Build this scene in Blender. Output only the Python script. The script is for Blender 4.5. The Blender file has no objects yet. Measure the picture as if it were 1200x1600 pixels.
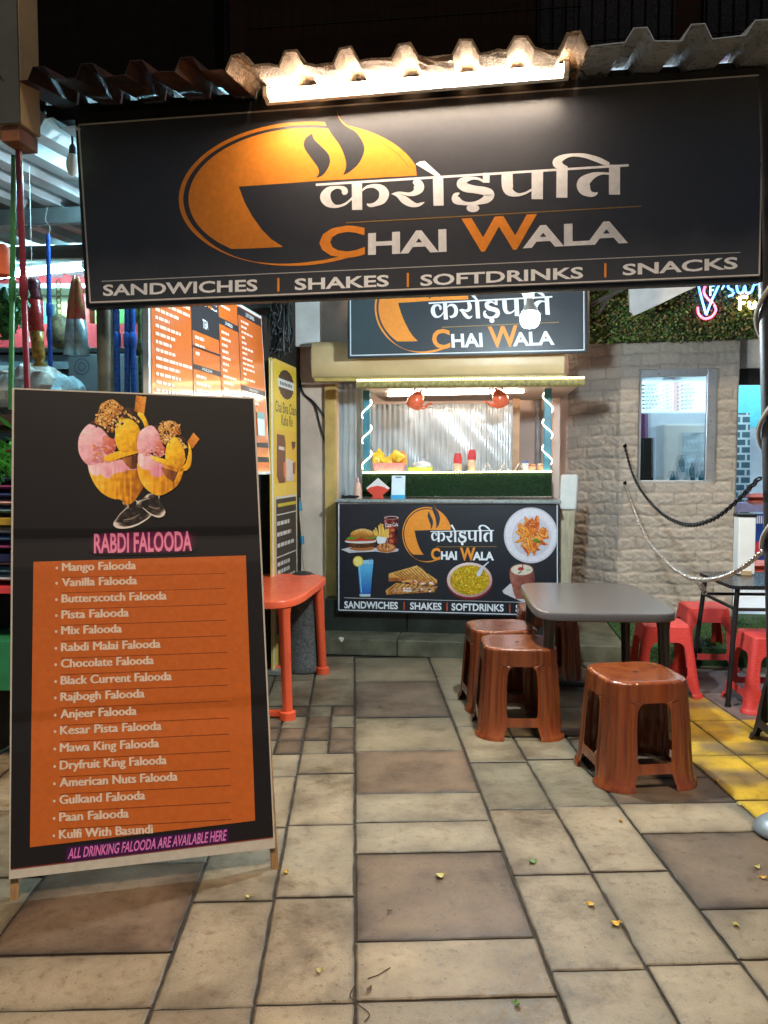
import bpy, math, random
from math import radians as R, sin, cos, tan, pi, sqrt, atan, atan2, hypot
from mathutils import Vector as V, Matrix
from mathutils.geometry import tessellate_polygon
random.seed(7)
sc = bpy.context.scene
COL = sc.collection
# ------------------------------------------------------------------ camera
F = 1250.0                                   # focal length in pixels of the 1200x1600 photograph
CAMZ = 1.55
TH = atan(75 / F); PSI = atan(47 / F * cos(TH))
cam = bpy.data.cameras.new('camera'); co = bpy.data.objects.new('camera', cam); COL.objects.link(co)
co.location = (0, 0, CAMZ); co.rotation_euler = (pi / 2 - TH, 0, -PSI)
cam.sensor_fit = 'VERTICAL'; cam.sensor_height = 36; cam.lens = F / 1600 * 36
cam.clip_start = 0.05; cam.clip_end = 200
sc.camera = co
# ------------------------------------------------------------------ world, sun, exposure
SUN_EL, SUN_AZ = 60, 8                       # street light from behind the photographer
w = bpy.data.worlds.new('World'); sc.world = w; w.use_nodes = True
nt = w.node_tree; bg = nt.nodes['Background']
sky = nt.nodes.new('ShaderNodeTexSky'); sky.sky_type = 'NISHITA'; sky.sun_disc = False
sky.sun_elevation = R(SUN_EL); sky.sun_rotation = R(180 - SUN_AZ)
nt.links.new(sky.outputs[0], bg.inputs[0]); bg.inputs[1].default_value = 0.010
sl = bpy.data.lights.new('sun', 'SUN'); so = bpy.data.objects.new('sun', sl); COL.objects.link(so)
sl.energy = 0.95; sl.angle = R(10); sl.color = (1.0, 0.82, 0.60)
so.rotation_euler = (R(90 - SUN_EL), 0, R(SUN_AZ))
sc.view_settings.view_transform = 'Standard'; sc.view_settings.look = 'None'
sc.view_settings.exposure = 1.5; sc.view_settings.gamma = 1.0
sc.view_settings.use_curve_mapping = False
sc.cycles.use_denoising = True
sc.cycles.max_bounces = 8
sc.cycles.sample_clamp_indirect = 6.0
# ------------------------------------------------------------------ geometry of the view: pixel of the photograph -> point of a real plane
CP = V((0, 0, CAMZ))
_r = V((cos(PSI), -sin(PSI), 0)); _f = V((sin(PSI) * cos(TH), cos(PSI) * cos(TH), -sin(TH))); _u = _r.cross(_f)
def ray(px, py): return _f + _r * ((px - 600) / F) + _u * ((800 - py) / F)
class Plane:
    def __init__(s, o, n):
        s.o = V(o); s.n = V(n).normalized()
        if s.n.dot(CP - s.o) < 0: s.n = -s.n
    def hit(s, px, py, off=0.0):
        d = ray(px, py); t = s.n.dot(s.o - CP) / s.n.dot(d)
        return CP + d * t + s.n * off
def hz(px, py, h=0.0):                       # point at height h
    d = ray(px, py); return CP + d * ((h - CAMZ) / d.z)
def dp(px, py, y):                           # point at depth y
    d = ray(px, py); return CP + d * (y / d.y)
A0 = R(9.2)                                  # the stall stands turned by this angle to the paving
UX = V((cos(A0), -sin(A0), 0)); VY = V((sin(A0), cos(A0), 0)); ZZ = V((0, 0, 1))
def front(px, py, y, a=A0): return Plane(dp(px, py, y), (sin(a), cos(a), 0))
# ------------------------------------------------------------------ colours and materials
def lin(v):
    v /= 255.0
    return v / 12.92 if v <= 0.04045 else ((v + 0.055) / 1.055) ** 2.4
def c8(r, g, b): return (lin(r), lin(g), lin(b))
MATS = {}
def _nodes(name):
    m = bpy.data.materials.new(name); m.use_nodes = True
    t = m.node_tree; b = t.nodes['Principled BSDF']
    return m, t, b
def _noise(t, scale, det=4, stretch=(1, 1, 1), coord='Object'):
    tc = t.nodes.new('ShaderNodeTexCoord'); mp = t.nodes.new('ShaderNodeMapping'); mp.inputs['Scale'].default_value = stretch
    n = t.nodes.new('ShaderNodeTexNoise'); n.inputs['Scale'].default_value = scale; n.inputs['Detail'].default_value = det
    t.links.new(tc.outputs[coord], mp.inputs[0]); t.links.new(mp.outputs[0], n.inputs['Vector'])
    return n
def _ramp(t, src, stops):
    r = t.nodes.new('ShaderNodeValToRGB'); e = r.color_ramp.elements
    while len(e) < len(stops): e.new(0.5)
    for i, (p, c) in enumerate(stops): e[i].position = p; e[i].color = (*c, 1) if len(c) == 3 else c
    t.links.new(src, r.inputs[0]); return r
def _bump(t, b, src, strength, dist=0.01):
    n = t.nodes.new('ShaderNodeBump'); n.inputs['Strength'].default_value = strength; n.inputs['Distance'].default_value = dist
    t.links.new(src, n.inputs['Height']); t.links.new(n.outputs[0], b.inputs['Normal']); return n
def mat(name, col, rough=0.6, metal=0.0, var=0.18, scale=9.0, bump=0.15, bdist=0.004, stretch=(1, 1, 1), spec=0.5, alt=None, trans=0.0, coat=0.0):
    """painted or plain surface with mottling, so that nothing is one flat colour"""
    if name in MATS: return MATS[name]
    m, t, b = _nodes(name)
    n = _noise(t, scale, 6, stretch)
    lo = tuple(x * (1 - var) for x in col) if alt is None else alt
    hi = tuple(min(1, x * (1 + var)) for x in col)
    r = _ramp(t, n.outputs[0], [(0.32, lo), (0.68, hi)])
    t.links.new(r.outputs[0], b.inputs['Base Color'])
    n2 = _noise(t, scale * 6, 4, stretch)
    rr = _ramp(t, n2.outputs[0], [(0.2, (max(0.03, rough - 0.12),) * 3), (0.8, (min(1, rough + 0.12),) * 3)])
    t.links.new(rr.outputs[0], b.inputs['Roughness'])
    b.inputs['Metallic'].default_value = metal; b.inputs['Specular IOR Level'].default_value = spec
    if trans: b.inputs['Transmission Weight'].default_value = trans
    if coat: b.inputs['Coat Weight'].default_value = coat; b.inputs['Coat Roughness'].default_value = 0.12
    if bump: _bump(t, b, n2.outputs[0], bump, bdist)
    MATS[name] = m; return m
def emis(name, col, s):
    if name in MATS: return MATS[name]
    m, t, b = _nodes(name)
    b.inputs['Base Color'].default_value = (0.8, 0.8, 0.8, 1); b.inputs['Emission Color'].default_value = (*col, 1); b.inputs['Emission Strength'].default_value = s
    MATS[name] = m; return m
def ink(name='print_ink', rough=0.45, glow=0.0, spec=0.35, coat=0.0, ripple=0.0):
    """printed colours: the colour is the print's own, per face"""
    if name in MATS: return MATS[name]
    m, t, b = _nodes(name)
    a = t.nodes.new('ShaderNodeVertexColor'); a.layer_name = 'Col'
    n = _noise(t, 45, 5); r = _ramp(t, n.outputs[0], [(0.3, (0.86,) * 3), (0.7, (1.0,) * 3)])
    mx = t.nodes.new('ShaderNodeMix'); mx.data_type = 'RGBA'; mx.blend_type = 'MULTIPLY'; mx.inputs[0].default_value = 1.0
    t.links.new(a.outputs[0], mx.inputs[6]); t.links.new(r.outputs[0], mx.inputs[7]); t.links.new(mx.outputs[2], b.inputs['Base Color'])
    b.inputs['Roughness'].default_value = rough; b.inputs['Specular IOR Level'].default_value = spec
    if coat: b.inputs['Coat Weight'].default_value = coat; b.inputs['Coat Roughness'].default_value = 0.08
    if ripple:
        nr = _noise(t, 2.6, 3); _bump(t, b, nr.outputs[0], ripple, 0.03)
    if glow:
        t.links.new(mx.outputs[2], b.inputs['Emission Color']); b.inputs['Emission Strength'].default_value = glow
    MATS[name] = m; return m
# ------------------------------------------------------------------ objects
def wloc(o):
    p = V((0, 0, 0))
    while o is not None: p += o.location; o = o.parent
    return p
def tag(o, label, cat, group=None, kind=None):
    if label: o['label'] = label
    if cat: o['category'] = cat
    if group: o['group'] = group
    if kind: o['kind'] = kind
    return o
def thing(name, label, cat, loc=(0, 0, 0), group=None):
    o = bpy.data.objects.new(name, None); COL.objects.link(o); o.location = loc; o.empty_display_size = 0.1
    return tag(o, label, cat, group)
class MB:
    def __init__(s): s.v = []; s.f = []; s.c = []; s.uv = []
    def vert(s, p): s.v.append(V(p)); return len(s.v) - 1
    def face(s, idx, col=(1, 1, 1), uv=None): s.f.append(tuple(idx)); s.c.append(col); s.uv.append(uv)
    def quad(s, a, b, c, d, col=(1, 1, 1), uv=None):
        i = len(s.v); s.v += [V(a), V(b), V(c), V(d)]; s.face((i, i + 1, i + 2, i + 3), col, uv)
    def box(s, c, sx, sy, sz, ux=V((1, 0, 0)), uy=V((0, 1, 0)), uz=V((0, 0, 1)), col=(1, 1, 1)):
        c = V(c); i = len(s.v)
        for k in range(8):
            s.v.append(c + ux * (sx / 2 * (1 if k & 1 else -1)) + uy * (sy / 2 * (1 if k & 2 else -1)) + uz * (sz / 2 * (1 if k & 4 else -1)))
        for q in ((0, 2, 3, 1), (4, 5, 7, 6), (0, 1, 5, 4), (2, 6, 7, 3), (0, 4, 6, 2), (1, 3, 7, 5)): s.face([i + a for a in q], col)
        return s
    def slab(s, P, th, n, col=(1, 1, 1)):
        """prism: outline points P (3D, in order, front side), thickness th to the back of n"""
        i = len(s.v); k = len(P); P = [V(p) for p in P]; n = V(n)
        s.v += P + [p - n * th for p in P]
        for t in tessellate_polygon([P]):
            a, b, c = t
            if (P[b] - P[a]).cross(P[c] - P[a]).dot(n) < 0: b, c = c, b
            s.face((i + a, i + b, i + c), col); s.face((i + k + a, i + k + c, i + k + b), col)
        for a in range(k):
            b = (a + 1) % k; s.face((i + a, i + k + a, i + k + b, i + b), col)
        return s
    def tube(s, P, r, n=8, col=(1, 1, 1), closed=False):
        P = [V(p) for p in P]; m = len(P); rr = r if isinstance(r, (list, tuple)) else [r] * m
        i0 = len(s.v); prev = None
        for k in range(m):
            if closed: d = P[(k + 1) % m] - P[k - 1]
            else: d = P[min(k + 1, m - 1)] - P[max(k - 1, 0)]
            d = d.normalized() if d.length > 1e-9 else V((0, 0, 1))
            if prev is None:
                h = V((0, 0, 1)) if abs(d.z) < 0.9 else V((1, 0, 0)); a = d.cross(h).normalized()
            else:
                a = prev - d * prev.dot(d); a = a.normalized() if a.length > 1e-6 else d.orthogonal().normalized()
            prev = a; b = d.cross(a)
            for j in range(n):
                t = 2 * pi * j / n; s.v.append(P[k] + (a * cos(t) + b * sin(t)) * rr[k])
        for k in range(m if closed else m - 1):
            k2 = (k + 1) % m
            for j in range(n):
                j2 = (j + 1) % n; s.face((i0 + k * n + j, i0 + k * n + j2, i0 + k2 * n + j2, i0 + k2 * n + j), col)
        if not closed:
            s.face([i0 + j for j in range(n)][::-1], col); s.face([i0 + (m - 1) * n + j for j in range(n)], col)
        return s
    def lathe(s, prof, c, n=20, ax=None, col=(1, 1, 1), cols=None):
        """prof: (radius, height) list; ax: optional 3x3 to tilt"""
        c = V(c); i0 = len(s.v)
        for (r, h) in prof:
            for j in range(n):
                t = 2 * pi * j / n; p = V((r * cos(t), r * sin(t), h)); s.v.append(c + (ax @ p if ax else p))
        for k in range(len(prof) - 1):
            for j in range(n):
                j2 = (j + 1) % n; s.face((i0 + k * n + j, i0 + k * n + j2, i0 + (k + 1) * n + j2, i0 + (k + 1) * n + j), cols[k] if cols else col)
        s.face([i0 + j for j in range(n)][::-1], cols[0] if cols else col); s.face([i0 + (len(prof) - 1) * n + j for j in range(n)], cols[-1] if cols else col)
        return s
    def build(s, name, m, parent=None, smooth=False, at=None, label=None, cat=None, group=None, kind=None, bevel=0, solid=0, sub=0, seg=2, ang=40):
        if parent is not None: base = wloc(parent); loc = V((0, 0, 0))
        else:
            if at is None:
                n = max(1, len(s.v)); at = V((sum(p.x for p in s.v) / n, sum(p.y for p in s.v) / n, min(p.z for p in s.v)))
            base = loc = V(at)
        me = bpy.data.meshes.new(name); me.from_pydata([tuple(p - base) for p in s.v], [], s.f)
        ca = me.color_attributes.new('Col', 'FLOAT_COLOR', 'CORNER')
        buf = []
        for f, c in zip(s.f, s.c):
            if isinstance(c[0], (tuple, list)):
                for q in c: buf += [q[0], q[1], q[2], 1.0]
            else: buf += [c[0], c[1], c[2], 1.0] * len(f)
        if len(buf) == len(ca.data) * 4: ca.data.foreach_set('color', buf)
        if any(u for u in s.uv):
            ul = me.uv_layers.new(name='UVMap'); b2 = []
            for f, u in zip(s.f, s.uv):
                for k in range(len(f)): b2 += list(u[k]) if u else [0, 0]
            ul.data.foreach_set('uv', b2)
        for x in (m if isinstance(m, (list, tuple)) else [m]): me.materials.append(x)
        me.validate()
        if smooth: me.shade_smooth()
        o = bpy.data.objects.new(name, me); COL.objects.link(o)
        if parent is not None: o.parent = parent
        o.location = loc
        if smooth and smooth != 'all': me.set_sharp_from_angle(angle=R(ang))
        if solid:
            d = o.modifiers.new('shell', 'SOLIDIFY'); d.thickness = solid; d.offset = -1
        if bevel:
            d = o.modifiers.new('bevel', 'BEVEL'); d.width = bevel; d.segments = seg; d.limit_method = 'ANGLE'; d.angle_limit = R(40)
        if sub:
            d = o.modifiers.new('sub', 'SUBSURF'); d.levels = sub; d.render_levels = sub
        tag(o, label, cat, group, kind)
        return o
def struct(mb, name, m, **k): return mb.build(name, m, kind='structure', at=(0, 0, 0), **k)
def dup(root, loc, rotz=0.0, label=None):
    r = root.copy(); COL.objects.link(r); r.location = loc; r.rotation_euler = (0, 0, rotz)
    if label: r['label'] = label
    for ch in list(root.children):
        c = ch.copy(); COL.objects.link(c); c.parent = r
        for g in list(ch.children):
            d = g.copy(); COL.objects.link(d); d.parent = c
    return r
# ------------------------------------------------------------------ lettering and printed pictures
_TX = {}
def textgeo(body, bold=0.0, space=1.0):
    k = (body, bold, space)
    if k in _TX: return _TX[k]
    def raw(b):
        cu = bpy.data.curves.new('lettering', 'FONT'); cu.body = b; cu.size = 1; cu.offset = bold; cu.resolution_u = 3; cu.space_character = space
        o = bpy.data.objects.new('lettering', cu); COL.objects.link(o)
        me = bpy.data.meshes.new_from_object(o); vs = [(v.co.x, v.co.y) for v in me.vertices]; fs = [tuple(p.vertices) for p in me.polygons]
        bpy.data.objects.remove(o); bpy.data.curves.remove(cu); bpy.data.meshes.remove(me)
        return vs, fs
    hv, _ = raw('H'); y0 = min(y for x, y in hv); y1 = max(y for x, y in hv)
    vs, fs = raw(body); x0 = min(x for x, y in vs); x1 = max(x for x, y in vs)
    out = ([((x - x0) / (x1 - x0), (y - y0) / (y1 - y0)) for x, y in vs], fs)
    _TX[k] = out; return out
class Art:
    """flat print on a plane; every layer lies a fraction of a millimetre above the one below"""
    def __init__(s, plane, off=0.003, step=0.0007, m=None): s.p = plane; s.mb = MB(); s.off = off; s.k = 0; s.step = step; s.map = m
    def _o(s): s.k += 1; return s.off + s.k * s.step
    def pt(s, x, y, o):
        if s.map: x, y = s.map(x, y)
        return s.p.hit(x, y, o)
    def poly(s, pts, col):
        o = s._o(); P = [s.pt(x, y, o) for x, y in pts]; i = len(s.mb.v); s.mb.v += P
        for t in tessellate_polygon([P]):
            a, b, c = t
            if (P[b] - P[a]).cross(P[c] - P[a]).dot(s.p.n) < 0: b, c = c, b
            s.mb.face((i + a, i + b, i + c), col)
    def polys(s, lst, col):
        o = s._o()
        for pts in lst:
            P = [s.pt(x, y, o) for x, y in pts]; i = len(s.mb.v); s.mb.v += P
            for a, b, c in tessellate_polygon([P]):
                if (P[b] - P[a]).cross(P[c] - P[a]).dot(s.p.n) < 0: b, c = c, b
                s.mb.face((i + a, i + b, i + c), col)
    def ell(s, cx, cy, rx, ry, col, rot=0, n=32, a0=0, a1=360):
        pts = []
        for k in range(n):
            t = R(a0 + (a1 - a0) * k / (n if a1 - a0 == 360 else n - 1)); x, y = rx * cos(t), ry * sin(t)
            pts.append((cx + x * cos(R(rot)) - y * sin(R(rot)), cy + x * sin(R(rot)) + y * cos(R(rot))))
        s.poly(pts, col)
    def stroke(s, pts, col, sub=6):
        """pts (x, y, width): Catmull-Rom ribbon"""
        q = smooth(pts, sub); L = []; Rr = []
        for k in range(len(q)):
            a = q[max(0, k - 1)]; b = q[min(len(q) - 1, k + 1)]; dx, dy = b[0] - a[0], b[1] - a[1]; l = hypot(dx, dy) or 1
            nx, ny = -dy / l, dx / l; w_ = q[k][2] / 2; L.append((q[k][0] + nx * w_, q[k][1] + ny * w_)); Rr.append((q[k][0] - nx * w_, q[k][1] - ny * w_))
        o = s._o(); i = len(s.mb.v)
        for a, b in zip(L, Rr): s.mb.v += [s.pt(*a, o), s.pt(*b, o)]
        for k in range(len(q) - 1):
            f = (i + 2 * k, i + 2 * k + 1, i + 2 * k + 3, i + 2 * k + 2)
            P = [s.mb.v[x] for x in f]
            if (P[1] - P[0]).cross(P[2] - P[0]).dot(s.p.n) < 0: f = f[::-1]
            s.mb.face(f, col)
    def gpoly(s, pts, fn, cell=5.0):
        """fill an outline with small cells, each with its own printed colour"""
        o = s._o(); xs = [p[0] for p in pts]; ys = [p[1] for p in pts]; n = len(pts)
        ny = int((max(ys) - min(ys)) / cell) + 1
        for j in range(ny):
            y = min(ys) + (j + 0.5) * cell; cr = []
            for k in range(n):
                (xa, ya), (xb, yb) = pts[k], pts[(k + 1) % n]
                if (ya > y) != (yb > y): cr.append(xa + (y - ya) / (yb - ya) * (xb - xa))
            cr.sort()
            for a, b_ in zip(cr[::2], cr[1::2]):
                m = max(1, int((b_ - a) / cell)); i = len(s.mb.v)
                for q in range(m + 1):
                    x = a + (b_ - a) * q / m; s.mb.v += [s.pt(x, y - cell / 2, o), s.pt(x, y + cell / 2, o)]
                for q in range(m):
                    f = [i + 2 * q, i + 2 * q + 1, i + 2 * q + 3, i + 2 * q + 2]; P = [s.mb.v[z] for z in f]
                    if (P[1] - P[0]).cross(P[2] - P[0]).dot(s.p.n) < 0: f = f[::-1]
                    c = fn(a + (b_ - a) * (q + 0.5) / m, y); s.mb.face(f, c8(*[max(0, min(255, v)) for v in c]))
    def line(s, x0, y0, x1, y1, wd, col): s.stroke([(x0, y0, wd), (x1, y1, wd)], col, 1)
    def text(s, body, bl, br, tr, tl, col, bold=0.0, space=1.0):
        vs, fs = textgeo(body, bold, space); o = s._o()
        B = [s.pt(*p, o) for p in (bl, br, tr, tl)]; i = len(s.mb.v)
        for x, y in vs: s.mb.v.append(B[0].lerp(B[1], x).lerp(B[3].lerp(B[2], x), y))
        for f in fs:
            g = [i + a for a in f]; P = s.mb.v
            if (P[g[1]] - P[g[0]]).cross(P[g[2]] - P[g[0]]).dot(s.p.n) < 0: g = g[::-1]
            s.mb.face(g, col)
def hsh(a, b): 
    v = math.sin(a * 127.1 + b * 311.7) * 43758.5453; return v - math.floor(v)
def vno(x, y):
    i, j = math.floor(x), math.floor(y); u, v = x - i, y - j; u = u * u * (3 - 2 * u); v = v * v * (3 - 2 * v)
    return (hsh(i, j) * (1 - u) + hsh(i + 1, j) * u) * (1 - v) + (hsh(i, j + 1) * (1 - u) + hsh(i + 1, j + 1) * u) * v
def mixc(a, b, t): t = max(0, min(1, t)); return tuple(p + (q - p) * t for p, q in zip(a, b))
def ball(cx, cy, rx, ry, lo, mid, hi, lx=-0.4, ly=-0.5, nz=0.35, sc_=22):
    """printed picture of a round thing: light side, dark side, grain"""
    def f(x, y):
        t = 0.5 - 0.5 * ((x - cx) / rx * -lx + (y - cy) / ry * -ly) + nz * (vno(x / sc_, y / sc_) - 0.5) + nz * 0.6 * (vno(x / sc_ * 3, y / sc_ * 3) - 0.5)
        return mixc(lo, mid, t * 2) if t < 0.5 else mixc(mid, hi, t * 2 - 1)
    return f
def smooth(pts, sub=6):
    out = []; n = len(pts)
    for k in range(n - 1):
        p0, p1, p2, p3 = pts[max(0, k - 1)], pts[k], pts[k + 1], pts[min(n - 1, k + 2)]
        for j in range(sub):
            t = j / sub
            out.append(tuple(0.5 * (2 * b + (c - a) * t + (2 * a - 5 * b + 4 * c - d) * t * t + (3 * b - a - 3 * c + d) * t ** 3) for a, b, c, d in zip(p0, p1, p2, p3)))
    out.append(tuple(pts[-1])); return out
def closed(pts, sub=5):
    n = len(pts); out = []
    for k in range(n):
        p0, p1, p2, p3 = pts[k - 1], pts[k], pts[(k + 1) % n], pts[(k + 2) % n]
        for j in range(sub):
            t = j / sub
            out.append(tuple(0.5 * (2 * b + (c - a) * t + (2 * a - 5 * b + 4 * c - d) * t * t + (3 * b - a - 3 * c + d) * t ** 3) for a, b, c, d in zip(p0, p1, p2, p3)))
    return out
def rect_on(pl, x0, y0, x1, y1, off=0.0): return [pl.hit(x0, y1, off), pl.hit(x1, y1, off), pl.hit(x1, y0, off), pl.hit(x0, y0, off)]
# ================================================================== SETTING: pavement, step, walls
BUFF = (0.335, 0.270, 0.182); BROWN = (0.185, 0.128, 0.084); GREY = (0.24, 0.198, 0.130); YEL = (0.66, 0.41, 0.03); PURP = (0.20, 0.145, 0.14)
def yrow(py, px=553): return hz(px, py).y
m_pave, t, b = _nodes('sandstone_paving')
a = t.nodes.new('ShaderNodeVertexColor'); a.layer_name = 'Col'
n1 = _noise(t, 3.2, 8); n2 = _noise(t, 28, 6); n3 = _noise(t, 190, 3)
r1 = _ramp(t, n1.outputs[0], [(0.30, (0.62, 0.58, 0.55)), (0.47, (0.96, 0.95, 0.94)), (0.7, (1.14, 1.12, 1.08))])
r2 = _ramp(t, n2.outputs[0], [(0.26, (0.66, 0.62, 0.58)), (0.44, (0.98,) * 3), (0.75, (1.1,) * 3)])
r3 = _ramp(t, n3.outputs[0], [(0.3, (0.86,) * 3), (0.65, (1.05,) * 3)])
src = a.outputs[0]
n4 = _noise(t, 1.1, 9); n4.inputs['Roughness'].default_value = 0.72; r4 = _ramp(t, n4.outputs[0], [(0.36, (0.42, 0.36, 0.30)), (0.47, (0.88, 0.85, 0.82)), (0.60, (1.05,) * 3)])
n5 = _noise(t, 75, 2); r5 = _ramp(t, n5.outputs[0], [(0.26, (0.45, 0.40, 0.36)), (0.33, (1.0,) * 3)])
for r_ in (r1, r2, r3, r4, r5):
    mx = t.nodes.new('ShaderNodeMix'); mx.data_type = 'RGBA'; mx.blend_type = 'MULTIPLY'; mx.inputs[0].default_value = 1
    t.links.new(src, mx.inputs[6]); t.links.new(r_.outputs[0], mx.inputs[7]); src = mx.outputs[2]
t.links.new(src, b.inputs['Base Color'])
rr = _ramp(t, n2.outputs[0], [(0.25, (0.42,) * 3), (0.75, (0.68,) * 3)]); t.links.new(rr.outputs[0], b.inputs['Roughness']); b.inputs['Specular IOR Level'].default_value = 0.4
ad = t.nodes.new('ShaderNodeMath'); ad.operation = 'MULTIPLY_ADD'; ad.inputs[1].default_value = 0.25
t.links.new(n3.outputs[0], ad.inputs[0]); t.links.new(n2.outputs[0], ad.inputs[2]); _bump(t, b, ad.outputs[0], 0.35, 0.006)
pv = MB(); TI = [0]
def tile(x0, x1, y0, y1, col):
    rnd = random.Random(TI[0] * 31 + 5); TI[0] += 1
    g = 0.0046; j = lambda: rnd.uniform(-0.0022, 0.0022)
    zt = rnd.uniform(-0.0022, 0.0022); tx, ty = rnd.uniform(-.004, .004), rnd.uniform(-.004, .004); k = rnd.uniform(0.88, 1.08); tw = rnd.uniform(-0.04, 0.04)
    cc = (col[0] * k * (1 + tw), col[1] * k, col[2] * k * (1 - tw))
    def lines(a, b_):
        L = b_ - a - 2 * g; n = max(2, int(L / 0.05)); p = [0, 0.006, 0.022] + [0.022 + (L - 0.044) * i / n for i in range(1, n)] + [L - 0.022, L - 0.006, L]
        return [a + g + q for q in p]
    xs, ys = lines(x0, x1), lines(y0, y1); nx, ny = len(xs), len(ys); i0 = len(pv.v); C = []
    cx, cy = (x0 + x1) / 2, (y0 + y1) / 2; chip = 1.0 if col is BROWN else 0.55
    for b_, y in enumerate(ys):
        for a, x in enumerate(xs):
            ed = min(x - x0, x1 - x, y - y0, y1 - y) - g; ex, ey = (j() if a in (0, nx - 1) else 0), (j() if b_ in (0, ny - 1) else 0)
            edge = a in (0, nx - 1) or b_ in (0, ny - 1)
            wob = vno(x * 14, y * 14); dirt = chip * math.exp(-max(0, ed) / (0.010 + 0.03 * wob)) * (0.35 + 0.6 * vno(x * 31 + 7, y * 31)) + (0.25 if edge else 0)
            st = 0.80 + 0.34 * vno(x * 3.1 + 3, y * 3.1) * vno(x * 7 + 1, y * 7) + 0.16 * vno(x * 17, y * 17)
            c = cc
            if col is YEL: c = mixc(cc, (0.24, 0.165, 0.075), (vno(x * 5 + 2, y * 5) + 0.6 * vno(x * 15, y * 15) - 0.62) * 1.9)
            f = st * (1 - min(0.85, dirt)); C.append((c[0] * f, c[1] * f, c[2] * f))
            pv.v.append(V((x + ex, y + ey, zt + tx * (x - cx) + ty * (y - cy) - (0.0035 if edge else 0) - (0.001 if ed < 0.007 else 0))))
    for b_ in range(ny - 1):
        for a in range(nx - 1):
            q = (b_ * nx + a, b_ * nx + a + 1, (b_ + 1) * nx + a + 1, (b_ + 1) * nx + a); pv.face([i0 + z for z in q], [C[z] for z in q])
    rim = [a for a in range(nx)] + [b_ * nx + nx - 1 for b_ in range(1, ny)] + [(ny - 1) * nx + a for a in range(nx - 2, -1, -1)] + [b_ * nx for b_ in range(ny - 2, 0, -1)]
    d0 = len(pv.v); n = len(rim)
    for z in rim: p = pv.v[i0 + z]; pv.v.append(V((p.x, p.y, -0.014)))
    for q in range(n): q2 = (q + 1) % n; pv.face((d0 + q, d0 + q2, i0 + rim[q2], i0 + rim[q]), (cc[0] * .25, cc[1] * .25, cc[2] * .25))
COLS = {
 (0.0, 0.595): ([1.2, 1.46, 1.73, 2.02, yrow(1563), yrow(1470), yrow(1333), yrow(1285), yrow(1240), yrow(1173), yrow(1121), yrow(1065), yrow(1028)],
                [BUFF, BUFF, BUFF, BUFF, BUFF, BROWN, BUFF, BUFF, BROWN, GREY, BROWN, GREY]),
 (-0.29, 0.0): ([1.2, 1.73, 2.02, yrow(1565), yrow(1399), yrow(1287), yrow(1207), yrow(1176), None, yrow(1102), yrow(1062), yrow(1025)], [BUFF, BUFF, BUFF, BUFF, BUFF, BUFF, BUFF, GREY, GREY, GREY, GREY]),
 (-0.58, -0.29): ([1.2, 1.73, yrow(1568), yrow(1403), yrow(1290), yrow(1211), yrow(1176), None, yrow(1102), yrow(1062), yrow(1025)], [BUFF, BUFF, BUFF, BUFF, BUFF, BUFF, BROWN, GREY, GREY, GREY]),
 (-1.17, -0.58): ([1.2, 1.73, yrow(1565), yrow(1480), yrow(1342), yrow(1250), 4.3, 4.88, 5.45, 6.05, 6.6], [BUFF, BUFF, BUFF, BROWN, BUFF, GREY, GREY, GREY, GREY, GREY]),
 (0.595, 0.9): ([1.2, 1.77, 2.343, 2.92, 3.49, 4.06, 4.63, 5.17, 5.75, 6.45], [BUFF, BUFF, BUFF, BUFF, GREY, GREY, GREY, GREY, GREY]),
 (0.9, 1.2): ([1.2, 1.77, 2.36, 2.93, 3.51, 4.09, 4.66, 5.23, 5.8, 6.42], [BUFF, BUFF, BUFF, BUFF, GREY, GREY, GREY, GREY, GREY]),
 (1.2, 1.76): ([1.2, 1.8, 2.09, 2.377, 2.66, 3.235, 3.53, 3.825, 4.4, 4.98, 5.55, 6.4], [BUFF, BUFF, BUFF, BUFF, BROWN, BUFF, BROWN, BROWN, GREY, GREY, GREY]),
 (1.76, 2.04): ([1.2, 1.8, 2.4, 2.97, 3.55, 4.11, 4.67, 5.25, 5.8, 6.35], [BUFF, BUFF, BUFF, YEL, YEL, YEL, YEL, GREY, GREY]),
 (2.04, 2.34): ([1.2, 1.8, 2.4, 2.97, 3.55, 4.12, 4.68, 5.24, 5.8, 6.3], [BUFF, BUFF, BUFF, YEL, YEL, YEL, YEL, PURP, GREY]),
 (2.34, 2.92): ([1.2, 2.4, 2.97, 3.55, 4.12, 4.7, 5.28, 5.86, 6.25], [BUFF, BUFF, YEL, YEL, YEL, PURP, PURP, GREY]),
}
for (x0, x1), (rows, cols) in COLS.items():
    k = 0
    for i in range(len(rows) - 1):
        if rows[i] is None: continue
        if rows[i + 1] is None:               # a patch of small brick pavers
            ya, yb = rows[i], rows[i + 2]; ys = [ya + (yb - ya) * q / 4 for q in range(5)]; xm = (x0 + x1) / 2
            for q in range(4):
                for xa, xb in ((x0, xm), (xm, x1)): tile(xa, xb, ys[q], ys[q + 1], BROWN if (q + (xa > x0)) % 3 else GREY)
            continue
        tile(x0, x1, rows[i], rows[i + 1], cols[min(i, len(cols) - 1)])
for ix in range(9):
    for iy in range(14): tile(-1.17 - 0.59 * (ix + 1), -1.17 - 0.59 * ix, 1.2 + 0.59 * iy, 1.2 + 0.59 * (iy + 1), random.choice([BUFF, GREY, GREY]))
for ix in range(6):
    for iy in range(9): tile(2.92 + 0.59 * ix, 2.92 + 0.59 * (ix + 1), 1.2 + 0.59 * iy, 1.2 + 0.59 * (iy + 1), random.choice([BUFF, BROWN, GREY]))
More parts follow.
